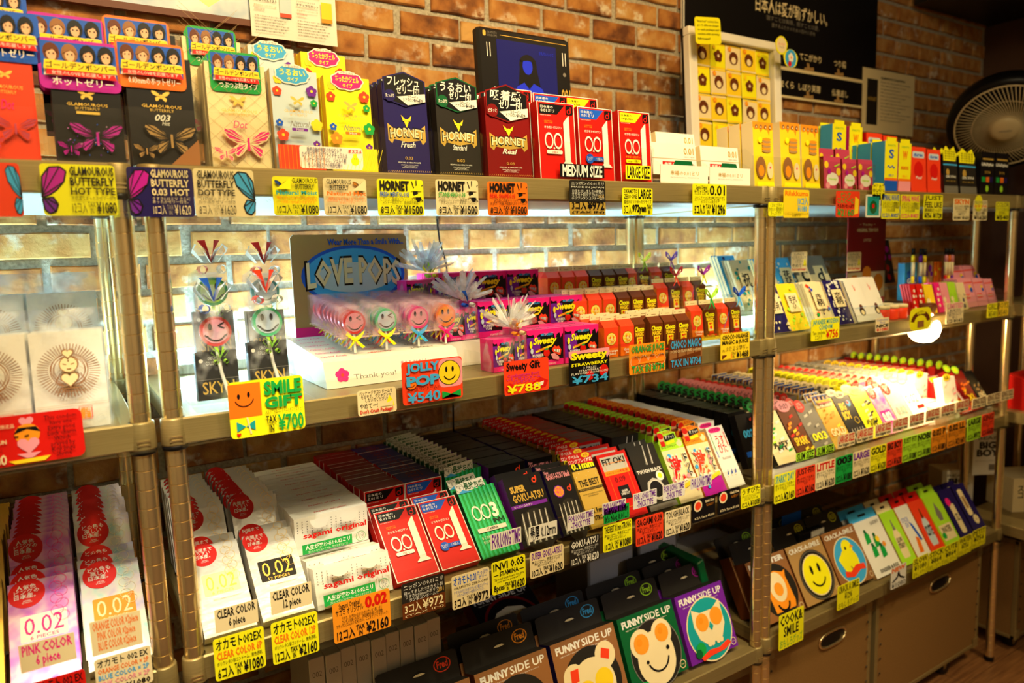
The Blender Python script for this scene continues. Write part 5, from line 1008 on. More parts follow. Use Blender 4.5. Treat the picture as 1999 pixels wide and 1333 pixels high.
column('silver_pack', 'silver foil pack with a red round sticker and pale 0.02 plate', .014, .088, Z3, .145, .019, a_clear('0.02','cr','gold','6 PIECES',''), 'foil', 'foil', 'silver', 2, 50, .135, 14, sticker=(sd, .02, .76, 'red round sticker'), lean_b=28)
column('silver_pack', 'silver foil pack with a black and gold 0.02 plate', .094, .172, Z3, .145, .019, a_clear('0.02','k','gold','12 PIECES',''), 'foil', 'foil', 'silver', 2, 50, .135, 14, sticker=(sd, -.02, .78, 'red round sticker'), lean_b=28)
# long white boxes stacked two high
me = pkg(.122, .062, .031, a_saglow, 'w', 'w', 'w', a_sagtop); fs = None
for k in range(2):
    l = 'long white box with red lettering and a green stripe, %s at the bottom' % ('front' if k == 0 else 'second'); loc = (.176, .006+k*.036, Z3+.006)
    if fs is None: fs = T('white_box', me, l, 'box', loc, (-.24, 0, 0), 'long white boxes')
    else: cp(fs, loc, None, l)
for k in range(9): 
    cp(fs, (.172, .09+k*.0345, Z3), (0,0,0), 'long white box in the lower layer, %s behind the front' % ORD[k]); cp(fs, (.171+random.uniform(-.001,.001), .09+k*.0345, Z3+.0635), (0,0,0), 'long white box topping the stack, %s from the front' % ORD[k])
for i, (a, b, ar, cn) in enumerate(((.303, .383, zero1('k','0.01ミリ',3), 'black'), (.384, .461, zero1('b','0.01ミリ','b'), 'blue'))):
    column('red_pack', 'lower shelf red pack with a %s corner tab' % cn, a, b, Z3, .128, .0205, ar, 'r', 'r', ('dr','nv')[i], 2, 45, .14, 14, art_top=top001, plab=None)
column('green_pack', 'bright green striped pack reading 0.03', .461, .541, Z3, .132, .020, a_invi, 'g', 'dg', 'dg', 2, 42, .12, 14, sticker=(st_slant(.06, .03), -.02, .86, 'white slanted sticker'))
column('black_pack', 'glossy black pack with gold lettering and a purple stripe', .546, .632, Z3, .130, .022, a_sgoku, 'k', 'pu', 'k', 2, 32, .12, 13)
column('black_pack', 'glossy black pack with pink lettering and an orange blob', .636, .700, Z3, .130, .022, a_goku, 'k', 'nv', 'k', 2, 32, .12, 13)
column('gold_pack', 'gold pack with a black 0.1mm band', .702, .765, Z3, .135, .02, a_best, 'gold', 'gold', 'br', 2, 32, .10, 15, sticker=(st_long(.062, .024), -.05, .93, 'red and yellow sticker'))
column('red_pack', 'glossy red pack with a silver panel and 0.09', .769, .848, Z3, .135, .021, a_r09, 'r', 'dr', 'dr', 3, 32, .13, 13)
column('dark_pack', 'dark grey pack with a silver ring window', .852, .930, Z3, .138, .02, a_tough, 'dk', 'k', 'k', 2, 32, .11, 14)
column('bright_pack', 'multicoloured pack with a big blue and orange character', .936, 1.006, Z3, .135, .019, a_geki('lg','r'), 'cr', 'lg', 'br', 1, 30, .05, 17, sticker=(st_char(.055, .036, 'lg'), .0, .9, 'cut-out sticker with a red haired figure'))
column('bright_pack', 'orange and pink pack with a big red character', 1.010, 1.080, Z3, .135, .019, a_geki('am','ro'), 'cr', 'o', 'br', 1, 30, .05, 17, sticker=(st_char(.055, .036, 'am'), .0, .9, 'cut-out sticker with a red haired figure'))
column('white_pack', 'plain white pack with small blue feathers', 1.084, 1.140, Z3, .140, .024, a_usu, 'w', 'cr', 'w', 1, 30, .055, 13, sticker=(st_pill(.038, .011), .1, .9, 'pink pill sticker'))
# clear rail above the third shelf and dividers
m = MB(); m.box(0, 1.145, 0, .001, 0, .055, 'acrylic'); m.box(0, 1.145, 0, .0016, .055, .0562, 'acrylic'); T('clear_fence', m.mesh('clear_fence'), 'long clear acrylic fence along the front of the third shelf, middle unit', 'fence', (.012, -.0065, Z3))
# left unit, third shelf
sp_ = st_disc(.021, '人気色\nピンクの\n日本産。'); sq = st_disc(.021, 'どの色も\n楽しい\n日本産。')
column('gold_foil_pack', 'gold foil pack at the left edge of the third shelf', -.292, -.212, Z3, .15, .02, a_clear('0.02','k','gold','12 PIECES',''), 'gold', 'gold', 'gold', 2, 50, .135, 14, sticker=(sp_, .1, .75, 'red round sticker'), lean_b=25)
column('purple_pack', 'purple holographic pack with a pale pink 0.02 plate', -.208, -.130, Z3, .15, .02, a_clear('0.02','w','p','6 PIECES',''), 'holop', 'pu', 'silver', 3, 50, .135, 13, sticker=(sp_, .0, .74, 'red round sticker'), lean_b=25)
column('silver_pack', 'silver glittering pack with an orange 0.02 plate', -.126, -.050, Z3, .15, .02, a_clear('0.02','am','cr','6 PIECES',''), 'holo', 'silver', 'silver', 3, 50, .135, 13, sticker=(sq, .04, .76, 'red round sticker'), lean_b=25)
# right unit, third shelf: a tray lifts the packs
zt = Z3+.022; m = MB(); m.box(0, 1.06, 0, .40, 0, .021, 'w'); T('lift_tray', m.mesh('lift_tray'), 'long white tray under the packs of the third shelf, right unit', 'tray', (1.222, .012, Z3))
def a_lay(cs, t, tc, extra=None):
    def a(F):
        R = random.Random(t+cs[0])
        for i in range(12): x = R.uniform(.1,.9); y = R.uniform(.08,.8); F.poly([(x-.1,y),(x+.12,y+.03),(x+.14,y+.08),(x-.08,y+.05)], R.choice(cs))
        F.text(t, .12, .24, .88, .4, tc, .03)
    return a
def cut(w, h, c, t, tc, sh=0):
    m = MB(); pts = [(w/2+w/2*math.cos(a)*(1+.08*math.sin(3*a+sh)), h/2+h/2*math.sin(a)) for a in [2*pi*i/18 for i in range(18)]]; m.prism(pts, 0, .0006, c); F = Face(m, (0,0,0), (w,0,0), (0,0,h), (0,-1,0)); F.text(t, .2,.25,.8,.75,tc,.04); return m.mesh('sticker')
def stb(w, h): return st_band(w, h, 'cr', '0.03')
DX = [1.250, 1.328, 1.395, 1.470, 1.549, 1.622, 1.700, 1.768, 1.845, 1.925]
D_ = [('green_pack','clear pack with green squares and a round green sticker', a_lay(['lg','g','w'],'JUST\nFIT','k'),'cr','dk','k',cut(.032,.032,'g','S','k'),.1,.92),
 ('orange_pack','dark pack with scattered orange and yellow sticks', a_lay(['am','r','ye'],'SPARK','ye'),'br','k','o',cut(.05,.03,'lp','ぴったり','k',1),.05,.92),
 ('grey_pack','grey pack with a yellow 003 and red rounded sticker', a_lay(['gy','silver','gy'],'003','y'),'gy','dk','br',cut(.034,.034,'r','リアル\nフィット','w',2),.0,.84),
 ('gold_pack','gold pack topped by a small group photo', a_lay(['gold','ye','am'],'GOLD','cr'),'gold','ye','cr',stb(.066,.036),.02,.84),
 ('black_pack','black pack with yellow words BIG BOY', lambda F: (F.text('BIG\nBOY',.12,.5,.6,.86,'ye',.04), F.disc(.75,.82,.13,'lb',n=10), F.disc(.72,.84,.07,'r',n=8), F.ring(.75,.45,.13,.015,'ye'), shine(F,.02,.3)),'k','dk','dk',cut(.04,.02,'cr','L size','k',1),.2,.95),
 ('yellow_pack','acid yellow pack with dark shapes', a_lay(['k','cr','dk'],'JUST\nFIT','k'),'y','dk','y',cut(.05,.026,'y','のびのび','k',2),.1,.94),
 ('pink_foil_pack','pink foil pack with a red round sticker', lambda F: (F.rect(.15,.2,.85,.5,'p'), F.text('0.02',.2,.26,.8,.46,'w',.04)),'holop','lp','cr',st_disc(.018,'ピンク\n人気'),.0,.78),
 ('silver_pack','silver foil pack with faint 0.02', lambda F: (F.ring(.5,.4,.3,.01,'gy'), F.text('0.02',.2,.32,.8,.5,'gy',.02)),'holo','cr','cr',st_disc(.018,'クリア\n定番'),.0,.8),
 ('white_pack','white pack with a large 0.02 in grey', lambda F: (F.disc(.4,.6,.36,'lc',n=16), F.text('0.02',.08,.5,.8,.72,'gy',.03), F.rect(.5,.36,.95,.44,'r')),'w','lp','w',cut(.05,.02,'gy','超なめらか','cr',0),.1,.94)]
for i, (nm, lb, ar, fr, si, tp, stk, sx, sy) in enumerate(D_):
    column(nm, lb, DX[i], DX[i+1], zt, .128, .02, ar, fr, si, tp, 2, 33, .10, 14, sticker=(stk, sx, sy))
column('blue_print_pack', 'black pack with blue print, squeezed beside the paired posts', 1.185, 1.247, zt, .125, .02, a_bb, 'k', 'k', 'dk', 1, 20, .07, 15, y_f=.035)
me = pkg(.13, .05, .04, lambda F: F.text('condom', .55,.3,.9,.7,'gy'), 'w', 'w', 'w'); t = T('white_box', me, 'plain white box lying at the front of the right unit, third shelf', 'box', (1.93, .004, zt)); cp(t, (1.91, .05, zt), None, 'plain white box behind the lying white box')
column('red_pack', 'red pack with a yellow corner tab at the far right', 2.075, 2.135, zt, .118, .02, zero1('y','Large','L'), 'r', 'r', 'ro', 3, 40, .14, 11)
column('white_topped_pack', 'pale pack in the bright row under the lamp', 1.99, 2.065, zt, .12, .022, a_lay(['w','lp','cr'],'LL','r'), 'w', 'w', 'w', 1, 10, .10, 12, sticker=(cut(.04,.02,'ye','LL','k',1),.1,.92))
column('green_tabbed_pack', 'dark red pack with a yellow-green tab on top', 2.14, 2.20, zt, .125, .02, a_lay(['ye','am','o'],'XL','ye'), 'dr', 'dr', 'dr', 2, 32, .12, 11, sticker=(cut(.036,.026,'lg','XL','y',1),.1,.94,'yellow-green tab'))
column('black_pack', 'black and tan narrow pack at the right end', 2.205, 2.255, zt, .12, .02, a_lay(['tan','gy','tan'],'KING','cr'), 'k', 'dk', 'wd', 2, 32, .12, 4)
# label strips above the rail, right unit
def tag(a, bg, rows, lab, y=-.0245, art=None, name='price_tag', cat='price tag', r=.004, x0=.05, x1=.95, rot=0.):
    def f(F):
        if art: art(F)
        if rows: F.rows(rows, x0, x1)
    return flat(name, a[0], a[1], a[2], a[3], y, f, lab, cat, bg, th=.0007, r=r, rot=(0, rot, 0))
for i in range(2): tag((1.268+.075*i, 1.335+.075*i, -.523, -.503), 'lg', [('SLIM SIZE', 'k', .08, 1.)], 'small green sign SLIM SIZE above the right unit tags, %s' % ('first','second')[i], -.03, name='sign', cat='sign')
for i in range(8):
    x = 1.424+.078*i; tag((x, x+.07, -.520+.001*i, -.488+.001*i), 'cr', [('LARGE SIZE', 'r', .08, 1.), ('For bigger one', 'k', .03, .5)], 'small cream sign with red words, number %s along the right unit' % ('one','two','three','four','five','six','seven','eight')[i], -.03, name='sign', cat='sign')
for i in range(3):
    x = 2.06+.085*i; tag((x, x+.078, -.515, -.485), 'cr', [('KING SIZE', 'br', .08, 1.), ('For big one', 'k', .03, .5)], 'small cream sign with brown words near the right end, %s of three' % ('first','second','last')[i], -.03, name='sign', cat='sign')
m = MB(); m.box(0, 1.08, 0, .001, 0, .07, 'acrylic'); T('clear_fence', m.mesh('clear_fence'), 'long clear acrylic fence along the front of the third shelf, right unit', 'fence', (1.225, -.0065, Z3))
# ---------------------------------------------------------------- bottom shelf
Z4 = T4+.0008; Z4D = T4+.012+.0008
def fred_art(kind):
    def a(F):
        F.text('FUNNY', .06, .84, .45, .94, 'w', .07); F.text('SIDE UP', .46, .84, .95, .94, 'w', .02); F.text('egg mold / moule à œuf / molde para huevos', .1, .795, .85, .82, 'w')
        if kind == 'frog':
            F.disc(.52,.38,.44,'dk',n=30); F.ring(.52,.38,.44,.012,'gy',n=30); F.disc(.3,.57,.19,'cr',n=18); F.disc(.68,.62,.18,'cr',n=18); F.disc(.52,.36,.31,'cr',n=24); F.disc(.5,.3,.33,'cr',n=24); F.disc(.3,.57,.13,'yolk',n=16); F.disc(.68,.62,.12,'yolk',n=16); F.disc(.27,.6,.05,'am',n=10); F.disc(.66,.65,.045,'am',n=10)
            F.ring(.52,.34,.2,.025,'k',n=16,a0=200,a1=345); F.disc(.33,.31,.025,'k',n=8); F.disc(.72,.4,.03,'k',n=8); F.poly([(.02,0),(.3,0),(.24,.08),(.08,.1)],'g')
        elif kind == 'owl':
            F.disc(.52,.4,.46,'cr',n=30); F.disc(.52,.4,.44,'te',n=30); F.disc(.52,.4,.36,'te',n=24); F.poly([(.24,.74),(.4,.66),(.66,.66),(.84,.76),(.84,.4),(.74,.24),(.7,.2),(.4,.2),(.28,.3),(.22,.5)],'cr'); F.disc(.4,.52,.13,'yolk',n=18); F.disc(.7,.54,.13,'yolk',n=18); F.disc(.38,.55,.05,'am',n=8); F.poly([(.55,.5),(.6,.42),(.55,.36),(.51,.42)],'te')
            for x in (.44,.5,.62,.68): F.disc(x,.2,.045,'cr',n=8)
            F.poly([(.2,.06),(.4,.12),(.6,.1),(.8,.16),(.86,.1),(.7,.04),(.4,.03),(.24,.0)],'ro'); F.disc(.24,.17,.1,'g',n=8); F.disc(.18,.12,.07,'dg',n=7)
        elif kind == 'bear':
            F.disc(.5,.34,.44,'dk',n=30); F.disc(.24,.5,.16,'cr',n=16); F.disc(.76,.64,.16,'cr',n=16); F.disc(.5,.3,.34,'cr',n=24); F.poly([(.18,.42),(.3,.44),(.32,.6),(.2,.6)],'ro'); F.poly([(.68,.62),(.8,.56),(.84,.68),(.72,.74)],'ro'); F.disc(.38,.26,.14,'ye',n=18); F.disc(.66,.34,.14,'ye',n=18)
        elif kind == 'skull':
            F.disc(.5,.36,.46,'dr',n=30); F.disc(.5,.36,.42,'k',n=30); F.poly([(.2,.3),(.2,.5),(.3,.62),(.5,.68),(.72,.62),(.82,.48),(.8,.3),(.68,.24),(.66,.12),(.34,.12),(.32,.24)],'cr'); F.disc(.38,.42,.1,'tan',n=14); F.disc(.64,.42,.1,'tan',n=14)
            for i in range(5): F.rect(.36+.06*i,.12,.385+.06*i,.2,'dr')
        elif kind == 'plain':
            F.disc(.5,.36,.42,'dk',n=30); F.disc(.5,.36,.3,'cr',n=24); F.disc(.42,.38,.12,'ye',n=16)
        F.ring(.9,.1,.055,.01,'cr'); F.text('2 pcs', .87,.085,.93,.115,'cr')
    return a
def egg_box(kind, front, side, ec, X0, y, z, lab, art, W_=.158, H_=.145, D_=.04, lean=-.38, n=2, tabt='Fred', zr=0., grp='egg mould boxes'):
    t = T('egg_mould_box', None, lab, 'box', (X0, y, z+D_*math.sin(-lean)), (lean, 0, zr), grp)
    O('body', pkg(W_, H_, D_, art, front, side, 'dk'), t)
    m = MB(); m.prism([(0,0),(W_,0),(W_,.046),(W_*.96,.05),(W_*.04,.05),(0,.046)], D_*.9, D_*.9+.001, 'dk', 'dk'); F = Face(m, (0,D_*.9,0), (W_,0,0), (0,0,.05), (0,-1,0)); F.ring(.8,.6,.11,.014,ec,ry=.26); F.text(tabt, .73,.48,.87,.74,ec,.03); F.poly([(.4,.5),(.46,.45),(.54,.45),(.6,.5),(.55,.6),(.5,.66),(.45,.6)],'k'); F.poly([(.42,.5),(.5,.47),(.58,.5),(.54,.56),(.46,.56)],'cr')
    O('hang_tab', m.mesh('hang_tab'), t, (0,0,H_))
    for k in range(1, n): cp(t, (X0-.004*k, y+k*(D_/math.cos(lean)+.004), z+D_*math.sin(-lean)+.0), None, lab+', second behind')
    return t
egg_box('owl','pu','pu','mg', .972, .004, Z4, 'purple box showing an owl shaped fried egg on a teal plate', fred_art('owl'), .148)
egg_box('frog','dg','dg','lg', .806, .004, Z4, 'green box showing a frog shaped fried egg in a pan', fred_art('frog'), .156)
egg_box('bear','wd','nv','lb', .636, .004, Z4, 'wood-brown and blue box showing a bear faced fried egg', fred_art('bear'), .16)
egg_box('plain','wd','br','am', .466, .004, Z4, 'wood-brown box with an orange emblem left of the blue one', fred_art('plain'), .16)
egg_box('plain','wd','br','ro', .296, .004, Z4, 'lowest egg mould box with a red-orange emblem, cut by the frame', fred_art('plain'), .16)
t = T('egg_mould_box', None, 'dark red box showing a skull shaped egg, lying on others at the back', 'box', (.60, .20, Z4+.07), (-1.05, 0, 0), 'egg mould boxes'); O('body', pkg(.16,.15,.04,fred_art('skull'),'k','dr','dr'), t)
st_block('carton', .585, .775, .20, .36, Z4, Z4+.068, 'carton', 'low brown carton under the skull box', 'carton')
t = T('egg_mould_box', None, 'purple owl box lying tilted behind the upright owl box', 'box', (1.0, .16, Z4+.06), (-1.2, 0, .2), 'egg mould boxes'); O('body', pkg(.148,.145,.04,fred_art('owl'),'pu','pu','pu'), t)
st_block('carton', .99, 1.15, .17, .33, Z4, Z4+.05, 'dk', 'dark carton under the tilted purple box', 'carton')
egg_box('frog','dg','dg','lg', .955, .13, Z4, 'green egg mould box standing behind the purple ones', fred_art('frog'), .156, n=1, lean=-.15)
m = MB(); m.bbox(0,.022,0,.13,0,.19,.002,'dg'); T('green_folder_box', m.mesh('folder'), 'dark green narrow box leaning by the paired middle posts', 'box', (1.135, .09, Z4+.006), (0, -.3, 0))
for i, (x0, x1) in enumerate(((.86, 1.0), (1.015, 1.145))):
    t = T('file_box', None, 'plain grey file box under the third shelf, %s one' % ('left','right')[i], 'box', (x0, .22, Z4), (0,0,0), 'grey file boxes')
    m = MB(); m.bbox(0,x1-x0,0,.13,0,.33,.002,'gy'); O('body', m.mesh('body'), t); m = MB(); m.bbox(.006,x1-x0-.006,-.0012,.0,.006,.324,.0004,'pg'); O('panel', m.mesh('panel'), t)
m0 = None
for k in range(9):
    x = .186+k*.0277
    if m0 is None:
        mb = MB(); mb.bbox(0,.0268,0,.13,0,.245,.001,'silver'); F = Face(mb,(0,0,0),(.0268,0,0),(0,0,.245),(0,-1,0)); F.text('002', .2,.86,.8,.9,'gy'); m0 = T('silver_box', mb.mesh('silver_box'), 'silver box standing under the long white boxes, leftmost of nine', 'box', (x, .12, Z4), (0,0,0), 'silver boxes standing side by side')
    else: cp(m0, (x, .12+random.uniform(-.004,.004), Z4), None, 'silver box standing under the long white boxes, %s of nine' % ('','second','third','fourth','fifth','sixth','seventh','eighth','last')[k])
# right unit, bottom shelf
def a_crack(kind):
    def a(F):
        F.text('CRACK-A-SMILE' if kind != 'monster' else 'MONSTER', .05,.86,.93,.95,'w',.06)
        if kind == 'smile': F.disc(.54,.42,.44,'dk',n=30); F.ring(.54,.42,.42,.01,'gy',n=30); smiley(F,.54,.42,.34,'y',out='cr')
        elif kind == 'duck': F.disc(.52,.42,.44,'cr',n=30); F.disc(.52,.42,.42,'lb',n=30); F.disc(.5,.4,.25,'y',n=20); F.disc(.55,.64,.15,'y',n=16); F.poly([(.2,.5),(.3,.56),(.35,.4),(.25,.36)],'y'); F.disc(.5,.64,.03,'k',n=7); F.poly([(.62,.62),(.74,.62),(.68,.68)],'am'); F.ring(.56,.36,.12,.02,'wd',n=10,a0=200,a1=340); F.poly([(.22,.18),(.45,.14),(.7,.22),(.85,.2),(.84,.3),(.6,.32),(.4,.24),(.24,.28)],'ro')
        else: F.disc(.54,.42,.44,'dk',n=30); F.poly([(.3,.1),(.8,.1),(.84,.2),(.8,.6),(.84,.7),(.76,.68),(.56,.74),(.34,.68),(.24,.72),(.26,.6)],'am'); F.disc(.54,.48,.2,'cr',ry=.24,n=18); F.disc(.54,.44,.11,'yolk',n=14); F.ring(.54,.24,.16,.04,'k',n=12,a0=190,a1=350)
        F.ring(.92,.08,.05,.01,'cr')
    return a
egg_box('m','wd','br','lg', 1.222, .004, Z4D, 'brown box with a monster face toast at the paired posts', a_crack('monster'), .143, .145, .035, -.5, 2, '☺')
egg_box('s','tan','br','y', 1.372, .004, Z4D, 'tan box with a yellow smiling face in a black pan', a_crack('smile'), .14, .145, .035, -.5, 2, '☺')
egg_box('d','wd','br','y', 1.518, .004, Z4D, 'brown box with a yellow duck on a blue plate', a_crack('duck'), .14, .145, .035, -.5, 2, '☺')
def pack(name, X0, X1, lab, art, bg, side, H=.15, d=.012, n=2, tab=None):
    w = X1-X0-.004; lean = -.55; t = T(name, None, lab, 'pack', (X0+.002, .004, Z4D+d*math.sin(-lean)), (lean,0,0), 'novelty packs on the bottom shelf'); O('body', pkg(w, H, d, art, bg, side, bg), t)
    if tab: 
        m = MB(); m.prism([(0,0),(w,0),(w,.026),(0,.026)], .004, .005, tab); F = Face(m,(0,.004,0),(w,0,0),(0,0,.026),(0,-1,0)); F.rrect(.35,.4,.65,.65,'k',.04); O('hang_tab', m.mesh('hang_tab'), t, (0,0,H))
    for k in range(1, n): cp(t, (X0+.002, .004+k*.03, Z4D+d*math.sin(-lean)), None, lab+', second one')
def bottle(F, c, t, top='gy'): F.poly([(.3,.12),(.7,.12),(.74,.2),(.72,.55),(.6,.66),(.4,.66),(.28,.55),(.26,.2)],c); F.poly([(.42,.64),(.58,.64),(.52,.84),(.48,.84)],top); F.text(t,.28,.3,.72,.5,'k',.03)
def a_sol(F): 
    for x,y in ((.3,.7),(.55,.6),(.35,.45),(.62,.4)): F.poly([(x-.1,y-.12),(x+.08,y-.1),(x+.1,y+.04),(x+.02,y+.1),(x-.06,y+.06)],'g'); F.disc(x,y+.1,.05,'dg',n=7)
    F.disc(.6,.62,.07,'ye',n=8); F.disc(.75,.5,.06,'am',n=8); F.text('SOLDIER & EGG', .2,.06,.9,.13,'k',.02); F.text('LUCKY',.6,.88,.9,.94,'k')
pack('white_pack', 1.668, 1.795, 'white pack with little green soldiers', a_sol, 'w', 'tan', tab='lb')
pack('green_pack', 1.797, 1.872, 'lime green pack with a grey bottle', lambda F: bottle(F,'cr','SLOW\nSTEADY'), 'lg', 'tan', tab='cr')
pack('white_orange_pack', 1.874, 1.945, 'white pack with a blue and orange tool', lambda F: (F.text('STICK\nEX',.1,.6,.6,.78,'b',.01), F.poly([(.5,.7),(.7,.62),(.9,.3),(.75,.3)],'b'), F.poly([(.3,.1),(.6,.1),(.7,.35),(.5,.4)],'o')), 'w', 'am', tab='r')
pack('orange_pack', 1.947, 2.022, 'orange-red pack with a grey bottle reading CUTE', lambda F: bottle(F,'lc','CUTE','br'), 'ro', 'o', tab='r')
pack('lime_pack', 2.024, 2.110, 'lime pack with a grey drop', lambda F: (F.poly([(.5,.85),(.68,.62),(.62,.48),(.4,.48),(.34,.6)],'gy'), F.rect(.1,.1,.9,.4,'cr'), F.text('WATER',.2,.24,.8,.36,'k',.02), F.disc(.2,.2,.12,'g',n=8)), 'lg', 'y', tab='lg')
pack('dark_pack', 2.112, 2.190, 'dark blister pack with a pink flower and cream stick', lambda F: (F.rrect(.3,.1,.65,.7,'cr',.1), F.disc(.35,.75,.18,'p',n=8), F.text('32',.38,.35,.58,.5,'k',.03)), 'nv', 'k')
pack('dark_pack', 2.192, 2.268, 'dark blister pack with a cream figure at the right end', lambda F: (F.rrect(.25,.35,.6,.9,'cr',.1), F.disc(.6,.25,.2,'cr',n=12), F.disc(.6,.25,.03,'br',n=6), F.rect(.33,.5,.52,.75,'tan')), 'nv', 'k')
# cartons behind
def carton_box(name, x, y, z, w, d, h, key, lab, txt=None, tc='k', rz=0., flaps=False):
    t = T(name, None, lab, 'carton', (x,y,z), (0,0,rz)); m = MB(); m.bbox(0,w,0,d,0,h,.002,key); F = Face(m,(0,0,0),(w,0,0),(0,0,h),(0,-1,0))
    if txt: F.text(txt,.15,.3,.85,.75,tc,.04)
    F = Face(m,(0,0,h),(w,0,0),(0,d,0),(0,0,1))
    if txt: F.text(txt,.2,.3,.8,.6,tc,.03)
    F.rect(0,.46,1,.54,'tan'); O('body', m.mesh('body'), t); return t
carton_box('cardboard_carton', 1.50, .16, Z4D, .5, .24, .085, 'carton', 'large brown cardboard carton on the bottom shelf behind the packs', 'SEASONAL')
carton_box('cardboard_carton', 1.72, .12, Z4D+.087, .24, .07, .035, 'tan', 'flat pale carton on the large brown one', None)
carton_box('cardboard_carton', 1.225, .15, Z4D, .2, .2, .10, 'gy', 'grey open carton behind the monster toast box', None)
t = carton_box('blue_tabbed_box', 1.46, .095, Z4D, .105, .055, .15, 'k', 'black box with a blue tab and a white soldier picture', None)
m = MB(); m.box(0,.08,.053,.055,.15,.185,'b'); O('hang_tab', m.mesh('tab'), t); m = MB(); m.box(.05,.104,-.001,0,.02,.148,'w'); F = Face(m,(.05,-.001,.02),(.054,0,0),(0,0,.128),(0,-1,0)); a_sol(F); O('picture', m.mesh('pic'), t)
def a_big(F): F.text('BEAR',.15,.8,.85,.88,'gy',.02); F.text('BIG\nBOY',.12,.42,.88,.76,'k',.1); F.text('スーパービッグサイズ',.1,.3,.8,.34,'gy'); F.rect(.55,.1,.9,.24,'gy')
Z4F = S4+.012+.036+.0008
for i, (x, y, z, w, h, lb) in enumerate(((2.40, -.0, Z4F, .11, .115, 'lower left'), (2.44, .02, Z4F+.117, .10, .15, 'upper'))):
    me = pkg(w, h, .08, a_big, 'w', 'cr', 'cr'); T('big_boy_box', me, 'white box with block letters BIG BOY, %s of the pile' % lb, 'box', (2.4000,0.2105,-0.8942) [:2]+(z,) if i == 0 else ((2.4200,0.1555,-0.7758)[0]+.0, (2.4200,0.1555,-0.7758)[1]-.03, z), (0,0,-.55))
me = pkg(.16, .115, .12, lambda F: (F.text('スーパー\nコフクク', .1,.4,.7,.8,'k',.02)), 'cr', 'cr', 'cr'); T('big_carton', me, 'cream carton right of the lower BIG BOY box', 'carton', (2.49, .03, Z4F), (0,0,-.5))
me = pkg(.2, .13, .12, a_big, 'cr', 'cr', 'cr'); T('big_carton', me, 'large cream carton at the right edge, bottom shelf', 'carton', (2.50, -.22, Z4F), (0,0,-.9))
m = MB(); m.prismx([(0,0),(.12,0),(.10,.11),(.02,.09)], 0, .12, 'r'); F = Face(m,(0,.0,.0),(.12,0,0),(0,.02,.09),(0,-1,.1)); F.rect(.05,.1,.95,.3,'w'); F.poly([(0,.4),(1,.9),(1,1),(0,.6)],'g'); T('red_bag', m.mesh('red_bag'), 'red pack with white and green print at the right edge, third shelf', 'bag', (2.40, -.07, S3+.037))
# flight cases under the right unit
def case(x0, x1, y0, y1, z0, z1, lab, hx=None, hz=-1.045, rivet=True):
    t = T('flight_case', None, lab, 'case', (x0, y0, z0)); w = x1-x0; d = y1-y0; h = z1-z0
    m = MB(); m.bbox(0,w,0,d,0,h,.002,'board'); O('body', m.mesh('body'), t)
    e = .012
    for (a,b,c,dd,f,g) in ((-.001,e,-.002,e,0,h),(w-e,w+.001,-.002,e,0,h),(0,w,-.002,e,0,e),(0,w,-.002,e,h-e,h+.001),(-.001,e,0,d,0,e),(-.001,e,0,d,h-e,h+.001)):
        m = MB(); m.bbox(a,b,c,dd,f,g,.001,'steel'); O('edge_strip', m.mesh('edge_strip'), t)
    for x in (0,w-.03):
        for z in (0,h-.03): m = MB(); m.prism([(x,z),(x+.03,z),(x+.03,z+.03),(x,z+.03)], -.004, -.002, 'steel'); m.lathe([(.003,0),(.002,.002)],'chrome',8,x+.01,z+.01,'y'); O('corner_plate', m.mesh('corner_plate'), t)
    if hx is not None:
        m = MB(); X = hx-x0; Zh = hz-z0; pts = [(X+.055*math.copysign(abs(math.cos(a))**.7,math.cos(a)), Zh+.02*math.copysign(abs(math.sin(a))**.8,math.sin(a))) for a in [2*pi*i/28 for i in range(29)]]
        m.tube([(p[0],-.003,p[1]) for p in pts], .0035, 'chrome', 8); m.prism([(X+.052*math.cos(a), Zh+.018*math.sin(a)) for a in [2*pi*i/24 for i in range(24)]], -.0012, -.0005, 'k'); O('handle', m.mesh('handle', True), t)
    for i in range(6):
        for xx in (.02, w-.02): m = MB(); m.lathe([(.0035,-.004),(.0025,-.0055)],'dk',8,xx,.06+i*(h-.12)/5,'y'); O('rivet', m.mesh('rivet'), t)
    for cx in (w*.12, w*.72):
        m = MB(); m.lathe([(.026,-.012),(.028,-.01),(.028,.01),(.026,.012)],'k',18,0,0,'y'); wl = m.mesh('wheel', True)
        c = MB(); c.box(-.018,.018,-.016,.05,-.006,0,'steel'); c.prism([(-.016,0),(.016,0),(.006,-.032),(-.006,-.032)], -.016,-.014,'steel'); cc = O('caster', c.mesh('caster'), t, (cx,.03,0)); O('wheel', wl, cc, (.012,0,-(z0-FZ)+.0285-.0))
    return t
case(1.235, 1.675, .022, .40, -1.325, -.99, 'brown flight case under the middle posts, left one', 1.50)
case(1.70, 2.275, .022, .40, -1.325, -.99, 'wide brown flight case under the right unit', 2.027)
case(2.42, 2.74, -.025, .11, -1.335, -1.0, 'flight case at the right edge below the sideways unit', None)
st_block('paper_stack', 2.02, 2.24, .04, .2, -.988, -.976, 'w', 'thin stack of papers lying on the wide flight case', 'paper')
# black cables on the wall
m = MB(); m.tube([(.6267,.452,.12),(.627,.452,.052),(.631,.45,.0),(.64,.44,-.05),(.648,.445,-.12),(.648,.45,-.2)], .0022, 'k', 6); T('cable', m.mesh('cable', True), 'thin black cable hanging down the lit bricks behind the lip boxes', 'cable')
m = MB(); m.tube([(.6485,.452,-.28),(.649,.45,-.36),(.647,.451,-.45),(.65,.45,-.56)], .0022, 'k', 6); T('cable', m.mesh('cable', True), 'thin black cable on the dark bricks above the pack rows', 'cable')
